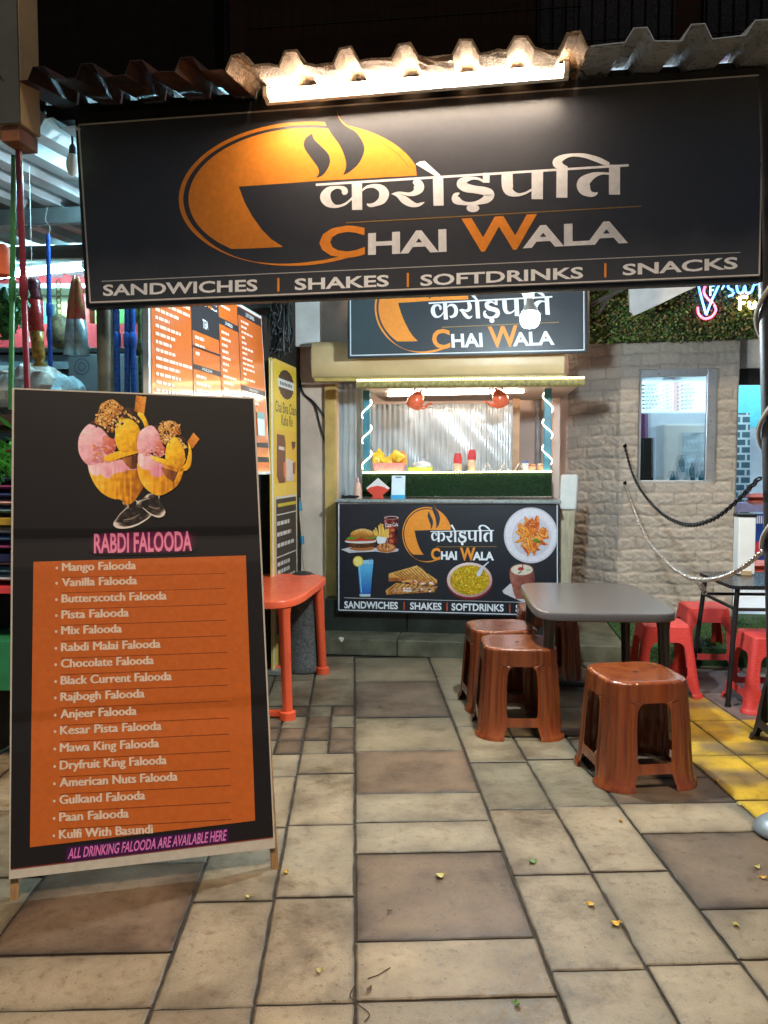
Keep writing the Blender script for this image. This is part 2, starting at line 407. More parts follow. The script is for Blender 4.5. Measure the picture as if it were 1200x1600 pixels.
for ix in range(-9, 10):
    for iy in range(8): tile(0.6 * ix, 0.6 * ix + 0.6, 1.2 - 0.6 * (iy + 1), 1.2 - 0.6 * iy, random.choice([BUFF, BUFF, BROWN]))
struct(pv, 'pavement', m_pave)
gm = MB(); gm.quad((-30, -12, -0.008), (30, -12, -0.008), (30, 30, -0.008), (-30, 30, -0.008))
struct(gm, 'ground', mat('mortar', (0.035, 0.026, 0.018), 0.95, var=0.4, scale=30, bump=0.5))
# ---- stone step and the dark plinth wall beneath the counter
P_STEP = front(557, 1024, yrow(1024, 557))                 # riser plane of the step
kF = front(527, 870, 6.70)                                 # front plane of the counter
def up(p, z): return V((p.x, p.y, z))
m_step = mat('step_stone', (0.105, 0.095, 0.058), 0.55, var=0.45, scale=7, bump=0.5, bdist=0.006)
m_plinth = mat('plinth_stone', (0.022, 0.026, 0.018), 0.45, var=0.5, scale=6, bump=0.4)
st = MB(); a_ = up(P_STEP.hit(395, 1020), 0); b_ = up(P_STEP.hit(978, 1030), 0); L = (b_ - a_); nseg = 5
for i in range(nseg):
    p, q = a_ + L * (i / nseg) + UX * 0.003, a_ + L * ((i + 1) / nseg) - UX * 0.003
    st.box((p + q) / 2 + VY * 0.6 + ZZ * 0.066, (q - p).length, 1.2, 0.132, UX, VY)
struct(st, 'stone_step', m_step, bevel=0.006)
tp = MB(); a2 = b_ + UX * 0.004; b2 = a2 + UX * 3.2
tp.box((a2 + b2) / 2 + VY * 0.75 + ZZ * 0.068, 3.2, 1.5, 0.136, UX, VY)
struct(tp, 'turf_step', mat('turf_backing', (0.02, 0.05, 0.012), 0.9, var=0.4, scale=40))
tf = MB(); rg = random.Random(3)
for i in range(15000):
    s_ = rg.random() * 3.2; d = rg.random() ** 1.0 * 1.3; top = rg.random() < 0.75
    p = a2 + UX * s_ + (VY * d + ZZ * 0.136 if top else ZZ * rg.uniform(0.0, 0.136))
    n = ZZ if top else -VY
    tip = p + n * rg.uniform(0.012, 0.024) + V((rg.gauss(0, 0.006), rg.gauss(0, 0.006), rg.gauss(0, 0.005)))
    sd = V((rg.gauss(0, 1), rg.gauss(0, 1), 0)).normalized() * 0.0035
    i0 = len(tf.v); tf.v += [p - sd, p + sd, tip]; g = rg.uniform(0.6, 1.5); tf.face((i0, i0 + 1, i0 + 2), (0.035 * g, 0.105 * g, 0.016 * g))
tf.build('turf', ink('turf_blades', 0.7), kind='stuff', label='green artificial turf covering the step by the brick wall', cat='turf', at=(0, 0, 0))
pw = MB(); a_ = up(kF.hit(505, 970), 0.10) + VY * 0.06; b_ = up(kF.hit(905, 970), 0.10) + VY * 0.06
for i in range(3):
    p, q = a_.lerp(b_, i / 3) + UX * 0.003, a_.lerp(b_, (i + 1) / 3) - UX * 0.003
    pw.box((p + q) / 2 + VY * 0.35 + ZZ * 0.135, (q - p).length, 0.7, 0.33, UX, VY)
pw.build('plinth_wall', m_plinth, label='dark stone base wall under the stall counter', cat='wall', bevel=0.004)
# ---- brick clad wall on the right, with a shop window and a doorway
m_brk = ink('painted_brick', 0.55); t = m_brk.node_tree; b = t.nodes['Principled BSDF']
nb = _noise(t, 20, 7); _bump(t, b, nb.outputs[0], 0.8, 0.010)
bW = front(1060, 800, 7.30)                                # plane of the brick wall
def wall_piece(mb, pl, x0, x1, z0, z1, o):
    """x0, x1: distances along UX from o"""
    P = [o + UX * x0 + ZZ * z0, o + UX * x1 + ZZ * z0, o + UX * x1 + ZZ * z1, o + UX * x0 + ZZ * z1]
    mb.quad(*P, uv=[(x0, z0), (x1, z0), (x1, z1), (x0, z1)])
o_w = up(bW.hit(966, 800), 0)
def wu(px, py=700): return (bW.hit(px, py) - o_w).dot(UX)
def wz(px, py): return bW.hit(px, py).z
u_w0, u_w1, z_w0, z_w1 = wu(997), wu(1119), wz(1058, 754), wz(1058, 576)
u_end = wu(1151); Z1 = 2.70
bw = MB()
def bhash(*a): return random.Random(hash(a)).random()
BW_, BH_ = 0.34, 0.107
def bricks(x, z):
    """relief of the lumpy painted brick cladding"""
    zz = z + 0.006 * sin(x * 9 + z * 3) + 0.004 * sin(x * 23 + 1.3)
    r = math.floor(zz / BH_); fz = zz / BH_ - r
    xx = x + 0.5 * BW_ * (r % 2) + 0.06 * (bhash(r, 5) - .5); c = math.floor(xx / BW_); fx = xx / BW_ - c
    ex = min(fx, 1 - fx) * BW_; ez = min(fz, 1 - fz) * BH_
    e = min(1, ex / 0.022) ; e2 = min(1, ez / 0.020)
    h = 0.010 + 0.007 * (e * e * (3 - 2 * e)) * (e2 * e2 * (3 - 2 * e2))
    h += (bhash(r, c, 1) - .5) * 0.006 * e * e2 + 0.005 * (fz - .5) * (0.4 + bhash(r, c, 2)) * e2 + 0.008 * (fx - .5) * (bhash(r, c, 3) - .5) * e
    h += 0.0032 * sin(x * 41 + z * 17 + 3 * sin(z * 29)) * sin(z * 53 + x * 13) + 0.003 * sin(x * 97 + 2 * sin(z * 61)) * sin(z * 83)
    return h
def bcol(x, z):
    zz = z + 0.006 * sin(x * 9 + z * 3) + 0.004 * sin(x * 23 + 1.3); r = math.floor(zz / BH_); fz = zz / BH_ - r
    xx = x + 0.5 * BW_ * (r % 2) + 0.06 * (bhash(r, 5) - .5); c = math.floor(xx / BW_); fx = xx / BW_ - c
    e = min(min(fx, 1 - fx) * BW_, min(fz, 1 - fz) * BH_); k = 0.90 + 0.16 * bhash(r, c, 7); k *= 1 - 0.30 * math.exp(-e / 0.006); k *= 0.88 + 0.22 * vno(x * 2.1, z * 2.1)
    h_ = 0.03 * (bhash(r, c, 9) - .5); return (0.51 * k * (1 + h_), 0.45 * k, 0.385 * k * (1 - h_))
def relief(mb, o, ux, n, x0, x1, z0, z1, st=0.0125, xoff=0.0):
    nx, nz = max(1, int((x1 - x0) / st)), max(1, int((z1 - z0) / st)); i0 = len(mb.v)
    for j in range(nz + 1):
        for i in range(nx + 1):
            x, z = x0 + (x1 - x0) * i / nx, z0 + (z1 - z0) * j / nz; mb.v.append(o + ux * x + ZZ * z + n * (bricks(x + xoff, z) - 0.02))
    for j in range(nz):
        for i in range(nx): k = i0 + j * (nx + 1) + i; mb.face((k, k + 1, k + nx + 2, k + nx + 1), bcol(x0 + (x1 - x0) * (i + .5) / nx + xoff, z0 + (z1 - z0) * (j + .5) / nz))
for (xa, xb, za, zb) in ((0, u_w0, 0.1, Z1), (u_w0, u_w1, 0.1, z_w0), (u_w0, u_w1, z_w1, Z1), (u_w1, u_end, 0.1, Z1)): relief(bw, o_w, UX, bW.n, xa, xb, za, zb)
def reveal(mb, x, za, zb, d):
    relief(mb, o_w + UX * x, VY, UX * 0.2, -0.02, d, za, zb)
reveal(bw, u_w0, z_w0, z_w1, 0.14); reveal(bw, u_w1, z_w0, z_w1, 0.14); reveal(bw, u_end, 0.1, Z1, 0.16)
for z in (z_w0, z_w1): bw.quad(o_w + UX * u_w0 + ZZ * z, o_w + UX * u_w1 + ZZ * z, o_w + UX * u_w1 + VY * 0.14 + ZZ * z, o_w + UX * u_w0 + VY * 0.14 + ZZ * z)
rt0 = o_w + UX * 0.004; rt1 = up(dp(872, 700, 8.0), 0); Lr = (rt1 - rt0).length; ru_ = (rt0 - rt1).normalized(); rn_ = V((ru_.y, -ru_.x, 0))
relief(bw, rt1, ru_, rn_, 0, Lr, 0.1, 3.0, xoff=0.13)
bwo = bw.build('brick_wall', m_brk, smooth='all', label='taupe painted brick wall with a square shop window', cat='wall')
m_alu = mat('aluminium', (0.62, 0.63, 0.65), 0.35, 0.8, var=0.08, bump=0.03)
wf = MB(); fo = o_w + VY * 0.05
for (xa, xb, za, zb) in ((u_w0, u_w0 + 0.03, z_w0, z_w1), (u_w1 - 0.085, u_w1, z_w0, z_w1), (u_w0 + 0.032, u_w1 - 0.087, z_w1 - 0.07, z_w1), (u_w0 + 0.032, u_w1 - 0.087, z_w0, z_w0 + 0.02)):
    wf.box(fo + UX * ((xa + xb) / 2) + ZZ * ((za + zb) / 2), xb - xa - 0.002, 0.05, zb - za - 0.002, UX, VY)
wfo = wf.build('window_frame', m_alu, bwo, bevel=0.003)
m_gl, t, b = _nodes('window_glass'); b.inputs['Base Color'].default_value = (0.92, 0.97, 1, 1); b.inputs['Transmission Weight'].default_value = 1; b.inputs['Roughness'].default_value = 0.02; b.inputs['IOR'].default_value = 1.1; b.inputs['Alpha'].default_value = 0.35
wp = MB(); wp.box(fo + UX * ((u_w0 + u_w1) / 2) + VY * 0.01 + ZZ * ((z_w0 + z_w1) / 2), u_w1 - u_w0 - 0.12, 0.005, z_w1 - z_w0 - 0.09, UX, VY); wp.build('window_pane', m_gl, wfo)
# ---- room behind that window
m_room = mat('room_white', (0.75, 0.78, 0.84), 0.6, var=0.06, bump=0.05)
rm = MB(); r0 = o_w + VY * 0.2; RW, RD, RH = 3.0, 2.6, 3.1
def rp(x, y, z): return r0 + UX * x + VY * y + ZZ * z
rm.quad(rp(-0.05, RD, 0), rp(RW, RD, 0), rp(RW, RD, RH), rp(-0.05, RD, RH)); rm.quad(rp(-0.05, 0, 0), rp(-0.05, RD, 0), rp(-0.05, RD, RH), rp(-0.05, 0, RH))
rm.quad(rp(RW, 0, 0), rp(RW, RD, 0), rp(RW, RD, RH), rp(RW, 0, RH)); rm.quad(rp(-0.05, 0, RH), rp(RW, 0, RH), rp(RW, RD, RH), rp(-0.05, RD, RH)); rm.quad(rp(-0.05, 0, 0.13), rp(RW, 0, 0.13), rp(RW, RD, 0.13), rp(-0.05, RD, 0.13))
rm.build('shop_room', m_room, label='white walled shop interior behind the brick wall', cat='room')
# ---- cream walls of the stall
m_cream = mat('cream_plaster', (0.74, 0.56, 0.43), 0.7, var=0.16, scale=4, bump=0.25)
m_dark = mat('dark_wall', (0.02, 0.018, 0.016), 0.8, var=0.4, scale=5)
kL = front(495, 700, 7.0); kU = front(500, 500, 6.85); kB = front(700, 680, 8.1)
cw = MB(); P = rect_on(kL, 400, 540, 527, 1000); P = [up(P[0], 0), up(P[1], 0), up(P[1], 3.3), up(P[0], 3.3)]; cw.slab(P, 0.12, kL.n)
cw.build('cream_wall', m_cream, label='stained cream plaster wall between yellow standee and counter', cat='wall')
ds = MB(); p0 = up(kL.hit(518, 700), 0) + kL.n * 0.03; ds.box(p0 + ZZ * 1.13, 0.10, 0.05, 2.2, UX, VY)
ds.build('door_frame_strip', mat('ochre_paint', (0.62, 0.40, 0.12), 0.5, var=0.2, scale=6), label='ochre wooden upright at the edge of the cream wall', cat='upright', bevel=0.004)
uw = MB(); P = rect_on(kU, 380, 430, 500, 541); uw.slab(P, 0.05, kU.n); 
uw.build('boarded_wall', mat('pale_panel', (0.70, 0.70, 0.68), 0.6, var=0.15, scale=5), label='pale grey blotchy wall panel left of small sign', cat='wall panel')
uw = MB(); P = rect_on(kU, 501, 430, 921, 541); uw.slab(P, 0.05, kU.n)
uw.build('upper_boarding', mat('pinkish_panel', (0.55, 0.43, 0.38), 0.65, var=0.25, scale=4), label='pinkish boarding behind the small sign', cat='wall panel')
sw = MB(); SA = R(11.2); SV = V((sin(SA), cos(SA), 0)); SN = V((cos(SA), -sin(SA), 0))
sidep = Plane(dp(422, 740, 5.6), SN)                        # plane of the menu board, facing right
p0 = up(sidep.o, 0) - SN * 0.20
sw.box(p0 + SV * 0.20 + ZZ * 1.6, 2.5, 0.08, 3.2, SV, SN); sw.build('side_wall', m_dark, label='dark side wall behind the orange menu board', cat='wall')
# ---- dark brick building above and behind the roof
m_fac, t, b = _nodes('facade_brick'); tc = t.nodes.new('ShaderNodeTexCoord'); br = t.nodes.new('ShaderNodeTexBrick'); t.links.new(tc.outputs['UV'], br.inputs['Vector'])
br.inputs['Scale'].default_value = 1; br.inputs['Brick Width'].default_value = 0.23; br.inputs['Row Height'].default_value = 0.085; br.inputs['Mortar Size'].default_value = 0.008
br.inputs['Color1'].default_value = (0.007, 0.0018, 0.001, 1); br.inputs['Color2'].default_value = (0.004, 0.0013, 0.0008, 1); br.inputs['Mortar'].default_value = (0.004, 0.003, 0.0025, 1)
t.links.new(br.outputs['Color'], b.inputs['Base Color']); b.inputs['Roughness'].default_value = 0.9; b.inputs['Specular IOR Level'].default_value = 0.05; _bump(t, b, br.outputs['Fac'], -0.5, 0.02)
fc = MB(); fP = front(600, 100, 9.6); fb = thing('brick_building', 'dark brick building with barred windows above the stall roof', 'building', up(fP.hit(600, 100), 0))
def fpt(x, z, d=0): return up(fP.hit(600, 100), z) + UX * x - VY * d
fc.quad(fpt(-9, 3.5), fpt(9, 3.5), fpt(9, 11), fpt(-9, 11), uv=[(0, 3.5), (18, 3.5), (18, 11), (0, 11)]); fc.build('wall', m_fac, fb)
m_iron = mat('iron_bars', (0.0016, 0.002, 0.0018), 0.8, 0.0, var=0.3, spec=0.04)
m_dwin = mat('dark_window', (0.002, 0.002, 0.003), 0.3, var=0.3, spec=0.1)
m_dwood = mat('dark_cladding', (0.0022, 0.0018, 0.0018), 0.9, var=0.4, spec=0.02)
for x in (-4.4, -2.6, 2.5, 4.3):
    wn = MB(); wn.box(fpt(x, 6.6, 0.03), 1.5, 0.06, 2.2, UX, VY); wo = wn.build('window', m_dwin, fb)
    wn = MB()
    for k in range(11): wn.tube([fpt(x - 0.72 + 0.144 * k, 5.5, 0.09), fpt(x - 0.72 + 0.144 * k, 7.7, 0.09)], 0.008, 5)
    for k in range(4): wn.tube([fpt(x - 0.76, 5.6 + 0.66 * k, 0.1), fpt(x + 0.76, 5.6 + 0.66 * k, 0.1)], 0.008, 5)
    wn.build('window_bars', m_iron, wo)
gr = MB()
for k in range(30): gr.tube([fpt(-1.5 + 0.125 * k, 5.2, 0.35), fpt(-1.5 + 0.125 * k, 9, 0.35)], 0.008, 5)
for k in range(7): gr.tube([fpt(-1.55, 5.3 + 0.6 * k, 0.36), fpt(2.2, 5.3 + 0.6 * k, 0.36)], 0.008, 5)
gr.build('balcony_grille', m_iron, fb)
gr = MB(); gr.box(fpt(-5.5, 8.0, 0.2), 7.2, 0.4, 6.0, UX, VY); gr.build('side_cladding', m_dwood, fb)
# ================================================================== MAIN SIGN
SIG = front(553, 300, 3.465)
DARK = c8(54, 56, 63); ORA = c8(240, 148, 52); WHT = c8(240, 241, 244); GOLD = c8(150, 120, 70)
m_ink = ink('print_ink', 0.42); m_flex = ink('banner_flex', 0.40, spec=0.6, ripple=0.25)
m_frame = mat('black_steel', (0.012, 0.012, 0.013), 0.45, 0.2, var=0.3, bump=0.1)
def z1(x, y): return (x / 2.857 + 260, y / 2.857 + 160)
def z2(x, y): return (x / 4.615 + 480, y / 4.615 + 230)
def z3(x, y): return (x / 4.286 + 720, y / 4.286 + 230)
def S2(l, k=4.615): return [(*z2(x, y), w_ / k) for x, y, w_ in l]
def S3(l, k=4.286): return [(*z3(x, y), w_ / k) for x, y, w_ in l]
def logo(A):
    """orange cup disc with steam"""
    cx, cy, a, b_, ro = 600, 410, 543, 320, -4
    def el(a, b_, t): x, y = a * cos(R(t)), b_ * sin(R(t)); return (cx + x * cos(R(ro)) - y * sin(R(ro)), cy + x * sin(R(ro)) + y * cos(R(ro)))
    # outer ring, left side, from the top cut to the cup foot
    ts = [286 - 4.0 * k for k in range(int((286 - 66) / 4) + 1)]
    out = [el(a, b_, t) for t in ts]
    inn = []
    for t in ts:
        q = 20 if t > 150 else (20 - 16 * min(1, (150 - t) / 25) if t > 112 else 6 + 14 * max(0, min(1, (112 - t) / 26)))
        inn.append(el(a - q, b_ - q * 0.75, t))
    ring = [z1(*p) for p in out + inn[::-1]]
    A.poly(ring, ORA)
    left = [el(a - 43, b_ - 27, t) for t in range(286, 125, -4)]
    left = [p for p in left if p[1] < 655]
    right = [el(a - 1, b_ - 1, t) for t in range(-64, -12, 4)]
    right = [p for p in right if p[1] < 328]
    bowl = [(523, 647), (470, 612), (430, 572), (385, 510), (352, 450), (335, 405), (325, 378), (500, 366), (672, 353), (900, 341), (1118, 329)]
    pts = left + [(292, 656), (400, 653)] + bowl + right[::-1]
    A.poly([z1(*p) for p in pts], ORA)
    thin = [el(a - 34, b_ - 20, t) for t in range(-58, -14, 3)]
    A.stroke([(*z1(*p), 0.9) for p in thin if p[1] < 320], c8(176, 100, 34), 1)
    big = smooth([(708, 92), (735, 140), (775, 195), (798, 250), (803, 290), (790, 328)], 5) + smooth([(790, 328), (820, 312), (860, 275), (883, 225), (880, 185), (850, 138), (815, 112), (788, 92), (768, 62), (764, 36)], 5)[1:]
    A.poly([z1(*p) for p in big], DARK)
    sm = smooth([(652, 140), (625, 160), (614, 187), (622, 215), (650, 255), (677, 293), (682, 318), (668, 341)], 5) + smooth([(668, 341), (700, 327), (725, 292), (732, 262), (722, 230), (690, 196), (662, 168), (652, 140)], 5)[1:-1]
    A.poly([z1(*p) for p in sm], DARK)
    A.stroke([(*z1(x, y), wd) for x, y, wd in ((764, 36, 0.5), (767, 60, 1.0), (788, 92, 1.8), (815, 112, 2.2), (850, 130, 2.6))], ORA)
def hindi(A):
    W = WHT
    A.line(494, 289.6, 981.8, 259.2, 3.7, W)
    A.stroke(S2([(255, 338, 20), (272, 325, 46), (262, 302, 34), (215, 293, 20), (160, 312, 46), (133, 360, 76), (155, 405, 60), (205, 430, 24), (265, 418, 17), (308, 388, 15), (335, 360, 14)]), W)
    A.stroke(S2([(360, 262, 74), (362, 456, 74)]), W, 1)
    A.stroke(S2([(392, 322, 10), (430, 292, 18), (485, 284, 30), (535, 303, 55), (556, 340, 70), (540, 385, 58), (495, 414, 32), (455, 423, 26), (432, 412, 10)]), W)
    A.stroke(S2([(768, 246, 30), (800, 268, 66), (804, 300, 76), (780, 332, 44), (735, 343, 26), (660, 332, 16), (610, 342, 5)]), W)
    A.stroke(S2([(618, 342, 6), (655, 352, 26), (700, 382, 54), (745, 410, 48), (790, 422, 28), (822, 412, 20), (846, 400, 4)]), W)
    A.stroke(S2([(944, 224, 74), (948, 426, 74)]), W, 1)
    A.poly([z2(*p) for p in ((783, 126), (812, 108), (848, 103), (962, 206), (950, 216), (928, 216))], W)
    A.stroke([(759.7, 271, 10.5), (759.7, 286.5, 10.5)], W, 1)
    A.stroke([(757, 285.5, 3), (748, 280.5, 4), (737, 279.5, 5), (726, 282.5, 10), (720.5, 288, 14), (728, 294, 14), (742, 297, 12), (757, 299.5, 13), (765, 304.5, 15), (760, 312, 13), (748, 317, 7), (735, 319, 5), (723, 318, 7), (713, 313, 13), (712, 306, 8), (718, 302.5, 2)], W)
    A.ell(739, 326, 10, 6.4, W, n=20)
    A.stroke(S3([(310, 172, 74), (312, 262, 75), (328, 303, 56), (378, 322, 24), (430, 312, 16), (480, 284, 14)]), W)
    A.stroke(S3([(512, 160, 76), (511, 352, 76)]), W, 1)
    A.stroke(S3([(677, 134, 74), (675, 342, 74)]), W, 1)
    A.stroke(S3([(712, 140, 14), (672, 132, 44), (646, 108, 66), (672, 78, 42), (735, 58, 22), (820, 60, 28), (905, 84, 36), (958, 106, 34), (992, 118, 20)]), W)
    A.stroke(S3([(992, 182, 14), (940, 180, 18), (880, 196, 44), (822, 240, 82), (828, 284, 84), (862, 316, 44), (895, 318, 26), (915, 308, 6)]), W)
    A.stroke(S3([(1028, 122, 74), (1027, 322, 74)]), W, 1)
def chai(A, bold=0.03):
    A.text('C', (499.5, 404), (570.5, 402), (570.5, 353), (499.5, 355), ORA, bold)
    A.text('HAI', (575.3, 399.2), (698, 394), (697.4, 358.5), (575.5, 365.2), WHT, bold, 1.0)
    A.text('W', (721, 395.3), (839, 388.6), (839, 335), (721, 342.4), ORA, bold * 0.8)
    A.text('ALA', (816.8, 388.7), (980.8, 380.4), (980.3, 345), (817, 354.4), WHT, bold)
sg = thing('main_signboard', 'long black tea stall signboard under the lit tube, with orange cup logo and menu words', 'signboard', SIG.hit(655, 470))
fr = [SIG.hit(*p) for p in ((134, 482), (1190, 440), (1197, 104), (116, 178))]
mb = MB(); mb.slab(fr, 0.05, SIG.n); mb.build('backing_frame', m_frame, sg, bevel=0.004)
pn = [SIG.hit(*p, 0.006) for p in ((140, 476), (1187, 433), (1194, 116), (122, 194))]
mb = MB()
def grid(mb, P, nu, nv, fn, col):
    i0 = len(mb.v)
    for a in range(nv + 1):
        for c in range(nu + 1):
            u, v = c / nu, a / nv; p = P[0].lerp(P[1], u).lerp(P[3].lerp(P[2], u), v); mb.v.append(p + fn(u, v))
    for a in range(nv):
        for c in range(nu): k = i0 + a * (nu + 1) + c; mb.face((k, k + 1, k + nu + 2, k + nu + 1), col)
grid(mb, pn, 40, 12, lambda u, v: SIG.n * (0.0), DARK)
mb.build('panel', m_flex, sg, smooth='all')
A = Art(SIG, 0.0062, 0.00004)
for a_, b_ in (((124, 196), (1192, 118)), ((1192, 118), (1185.5, 430)), ((1185.5, 430), (142, 473)), ((142, 473), (124, 196))): A.line(*a_, *b_, 2.4, c8(205, 200, 195))
logo(A); A.mb.build('logo', m_ink, sg)
A = Art(SIG, 0.0068, 0.00002); hindi(A); A.mb.build('hindi_lettering', m_ink, sg)
A = Art(SIG, 0.0066, 0.00003); A.line(541, 349, 1002, 323, 1.7, GOLD); chai(A); A.mb.build('name_lettering', m_ink, sg)
A = Art(SIG, 0.0063, 0.00003)
A.line(160, 440, 1156, 395, 1.3, c8(190, 190, 188))
for body, bl, br_, h0, h1 in (('SANDWICHES', (162, 463), (403, 455.5), 17.5, 18.5), ('SHAKES', (461, 454), (608, 448), 18, 18), ('SOFTDRINKS', (657, 447.5), (911, 435.5), 17.5, 18), ('SNACKS', (972.5, 431), (1152, 420.5), 17.5, 18.5)):
    A.text(body, bl, br_, (br_[0], br_[1] - h1), (bl[0], bl[1] - h0), WHT, 0.025)
for x, y0, y1 in ((435.5, 435, 456), (637.5, 427, 449), (945.5, 412, 434)): A.line(x, y0, x, y1, 3.4, ORA)
A.mb.build('menu_lettering', m_ink, sg)
# ---- tube lamp on a batten above the sign
def tube_lamp(name, label, p, q, r, m, n, back, mfix, group=None):
    o = thing(name, label, 'tube light', (p + q) / 2, group); d = (q - p).normalized()
    x = MB(); x.tube([p, q], r, 14); x.build('tube', m, o, smooth=True)
    x = MB(); up_ = d.cross(n).normalized(); x.box((p + q) / 2 - n * back, (q - p).length + 0.05, 0.03, 0.05, d, n, up_); x.build('batten', mfix, o, bevel=0.004)
    x = MB(); x.tube(smooth([tuple(q + d * 0.02 - n * back), tuple(q + d * 0.07 - n * back + ZZ * 0.01), tuple(q + d * 0.10 - n * back - ZZ * 0.03), tuple(q + d * 0.16 - n * (back + 0.06) + ZZ * 0.02)], 4), 0.004, 6); x.build('lead', mat('black_cable', (0.012, 0.012, 0.012), 0.5, var=0.2), o)
    for f in (0.22, 0.78):
        x = MB(); c_ = p.lerp(q, f); x.tube([c_ + n * (r * 1.15 * cos(a)) + up_ * (r * 1.15 * sin(a)) for a in [2 * pi * k / 14 for k in range(14)]], 0.003, 5, closed=True); x.build('clip', m_white, o)
    for e, s_ in ((p, -1), (q, 1)):
        x = MB(); x.box(e + d * 0.012 * s_ - n * (back / 2), 0.022, back + 0.03, 0.042, d, n, up_); x.build('end_holder', mfix, o, bevel=0.003)
    return o
m_white = mat('white_plastic', (0.78, 0.77, 0.74), 0.4, var=0.05, bump=0.03)
E_TUBE = emis('tube_glow', (1.0, 0.80, 0.60), 56)
SIGF = Plane(SIG.o + SIG.n * 0.13, SIG.n)
tube_lamp('tube_lamp', 'lit warm tube lamp on a batten above the main signboard', SIGF.hit(420, 145), SIGF.hit(880, 106), 0.0125, E_TUBE, SIG.n, 0.045, m_white)
# ---- corrugated roof over the stall, sloping down towards the street
RS = R(11)
RD_ = (VY * cos(RS) + ZZ * sin(RS)); RN = (ZZ * cos(RS) - VY * sin(RS))
r_o = dp(370, 105, 3.15); r_h = r_o.z
def ru(px, py):                                            # distance along UX of the front edge seen at this pixel
    pl = Plane(r_o, SIG.n); return (pl.hit(px, py) - r_o).dot(UX)
def sheet(name, s0, s1, ribs, m, label, jag=0.0, depth=3.3, ext=0.0, drop=0.0):
    rg = random.Random(len(name) + int(s0 * 100)); prof = []
    xs = [s0]
    for r in ribs: xs += [r - 0.052, r - 0.024, r + 0.024, r + 0.052]
    xs.append(s1)
    dense = []
    for a, b_ in zip(xs, xs[1:]):
        k = max(1, int((b_ - a) / 0.03)); dense += [a + (b_ - a) * i / k for i in range(k)]
    dense.append(s1)
    def hh(x):
        for r in ribs:
            d = abs(x - r)
            if d < 0.0245: return 0.047
            if d < 0.052: return 0.047 * (0.052 - d) / 0.028
        return 0.004 * sin(x * 14)
    mb = MB(); rows = 26
    for j in range(rows + 1):
        for x in dense:
            y = depth * (j / rows) ** 1.5; e = (rg.uniform(-jag, jag) if j == 0 and hh(x) < 0.02 else 0) - ext * (1 if j == 0 else 0)
            mb.v.append(r_o + UX * x + RD_ * (y + e) + RN * (hh(x) - drop + (rg.uniform(-jag, jag) * 0.35 if j < 4 else 0)))
    n = len(dense)
    for j in range(rows):
        for i in range(n - 1): k = j * n + i; mb.face((k, k + 1, k + n + 1, k + n))
    return mb.build(name, m, label=label, cat='roof sheet', group='corrugated roof sheets of the stall', solid=0.003 if jag == 0 else 0.009)
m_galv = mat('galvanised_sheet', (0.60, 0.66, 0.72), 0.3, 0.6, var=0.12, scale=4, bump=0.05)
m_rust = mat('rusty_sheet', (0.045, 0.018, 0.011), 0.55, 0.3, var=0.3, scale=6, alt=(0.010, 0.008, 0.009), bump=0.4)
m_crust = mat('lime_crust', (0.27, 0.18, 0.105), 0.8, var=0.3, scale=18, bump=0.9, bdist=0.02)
us = [ru(x, y) for x, y in ((372, 95), (455, 88), (540, 82), (632, 72), (728, 62), (814, 55), (898, 50))]
ur = [ru(x, y) for x, y in ((1000, 42), (1090, 36), (1190, 28))]; ur += [ur[-1] + 0.24, ur[-1] + 0.48]
ul = [us[0] - 0.2 * k for k in range(1, 6)][::-1]
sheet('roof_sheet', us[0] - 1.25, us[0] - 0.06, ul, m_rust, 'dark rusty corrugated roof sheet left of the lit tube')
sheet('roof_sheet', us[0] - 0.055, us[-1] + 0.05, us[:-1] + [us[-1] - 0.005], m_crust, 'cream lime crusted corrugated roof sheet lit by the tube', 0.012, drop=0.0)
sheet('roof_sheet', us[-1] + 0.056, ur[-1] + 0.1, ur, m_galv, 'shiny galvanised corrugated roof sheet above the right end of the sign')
# beam behind the top of the sign, carrying the sheets
mb = MB(); p, q = SIG.hit(60, 168, -0.09), SIG.hit(1230, 95, -0.09); mb.box((p + q) / 2, (q - p).length, 0.06, 0.07, (q - p).normalized(), VY, ZZ)
mb.build('roof_beam', m_frame, label='black steel beam along the top of the main signboard', cat='beam', bevel=0.004)
# ---- posts carrying sign and roof
m_post = mat('weathered_pipe', (0.12, 0.13, 0.10), 0.55, 0.4, var=0.45, scale=12, bump=0.3)
def post(px, py, back, r, label, m, ztop, lean=0.0):
    p = SIG.hit(px, py, back); p = V((p.x, p.y, 0)); q = p + UX * lean; o = thing('post', label, 'post', p, 'posts carrying the stall roof')
    x = MB(); x.tube([q, p + ZZ * ztop], r, 18); x.build('pipe', m, o, smooth=True)
    x = MB(); x.box(q + ZZ * 0.006, 0.14, 0.14, 0.012); x.build('base_plate', m, o, bevel=0.003)
    if lean:
        x = MB(); x.lathe([(0.105, 0.0), (0.108, 0.012), (0.098, 0.035), (0.074, 0.055), (r + 0.004, 0.068)], q + ZZ * 0.012, 28); x.build('domed_foot', mat('grey_foot', (0.26, 0.30, 0.32), 0.35, 0.3), o, smooth=True, ang=60)
    return o, p
post(148, 540, -0.10, 0.036, 'greenish weathered steel post at the left end of the sign', m_post, 3.05)
pr_o, PR = post(1188, 440, -0.02, 0.040, 'dark grey steel post at the right edge carrying the chains', mat('grey_pipe', (0.03, 0.03, 0.032), 0.5, 0.4, var=0.4, scale=12, bump=0.3), 3.1, 0.15)
x = MB(); H = [(PR + UX * (0.15 * (1 - (1.2 + 0.055 * t) / 3.1)) + V((0.052 * cos(t * 0.75 + 2.5), 0.052 * sin(t * 0.75 + 2.5), 1.2 + 0.055 * t))) for t in range(0, 22)]
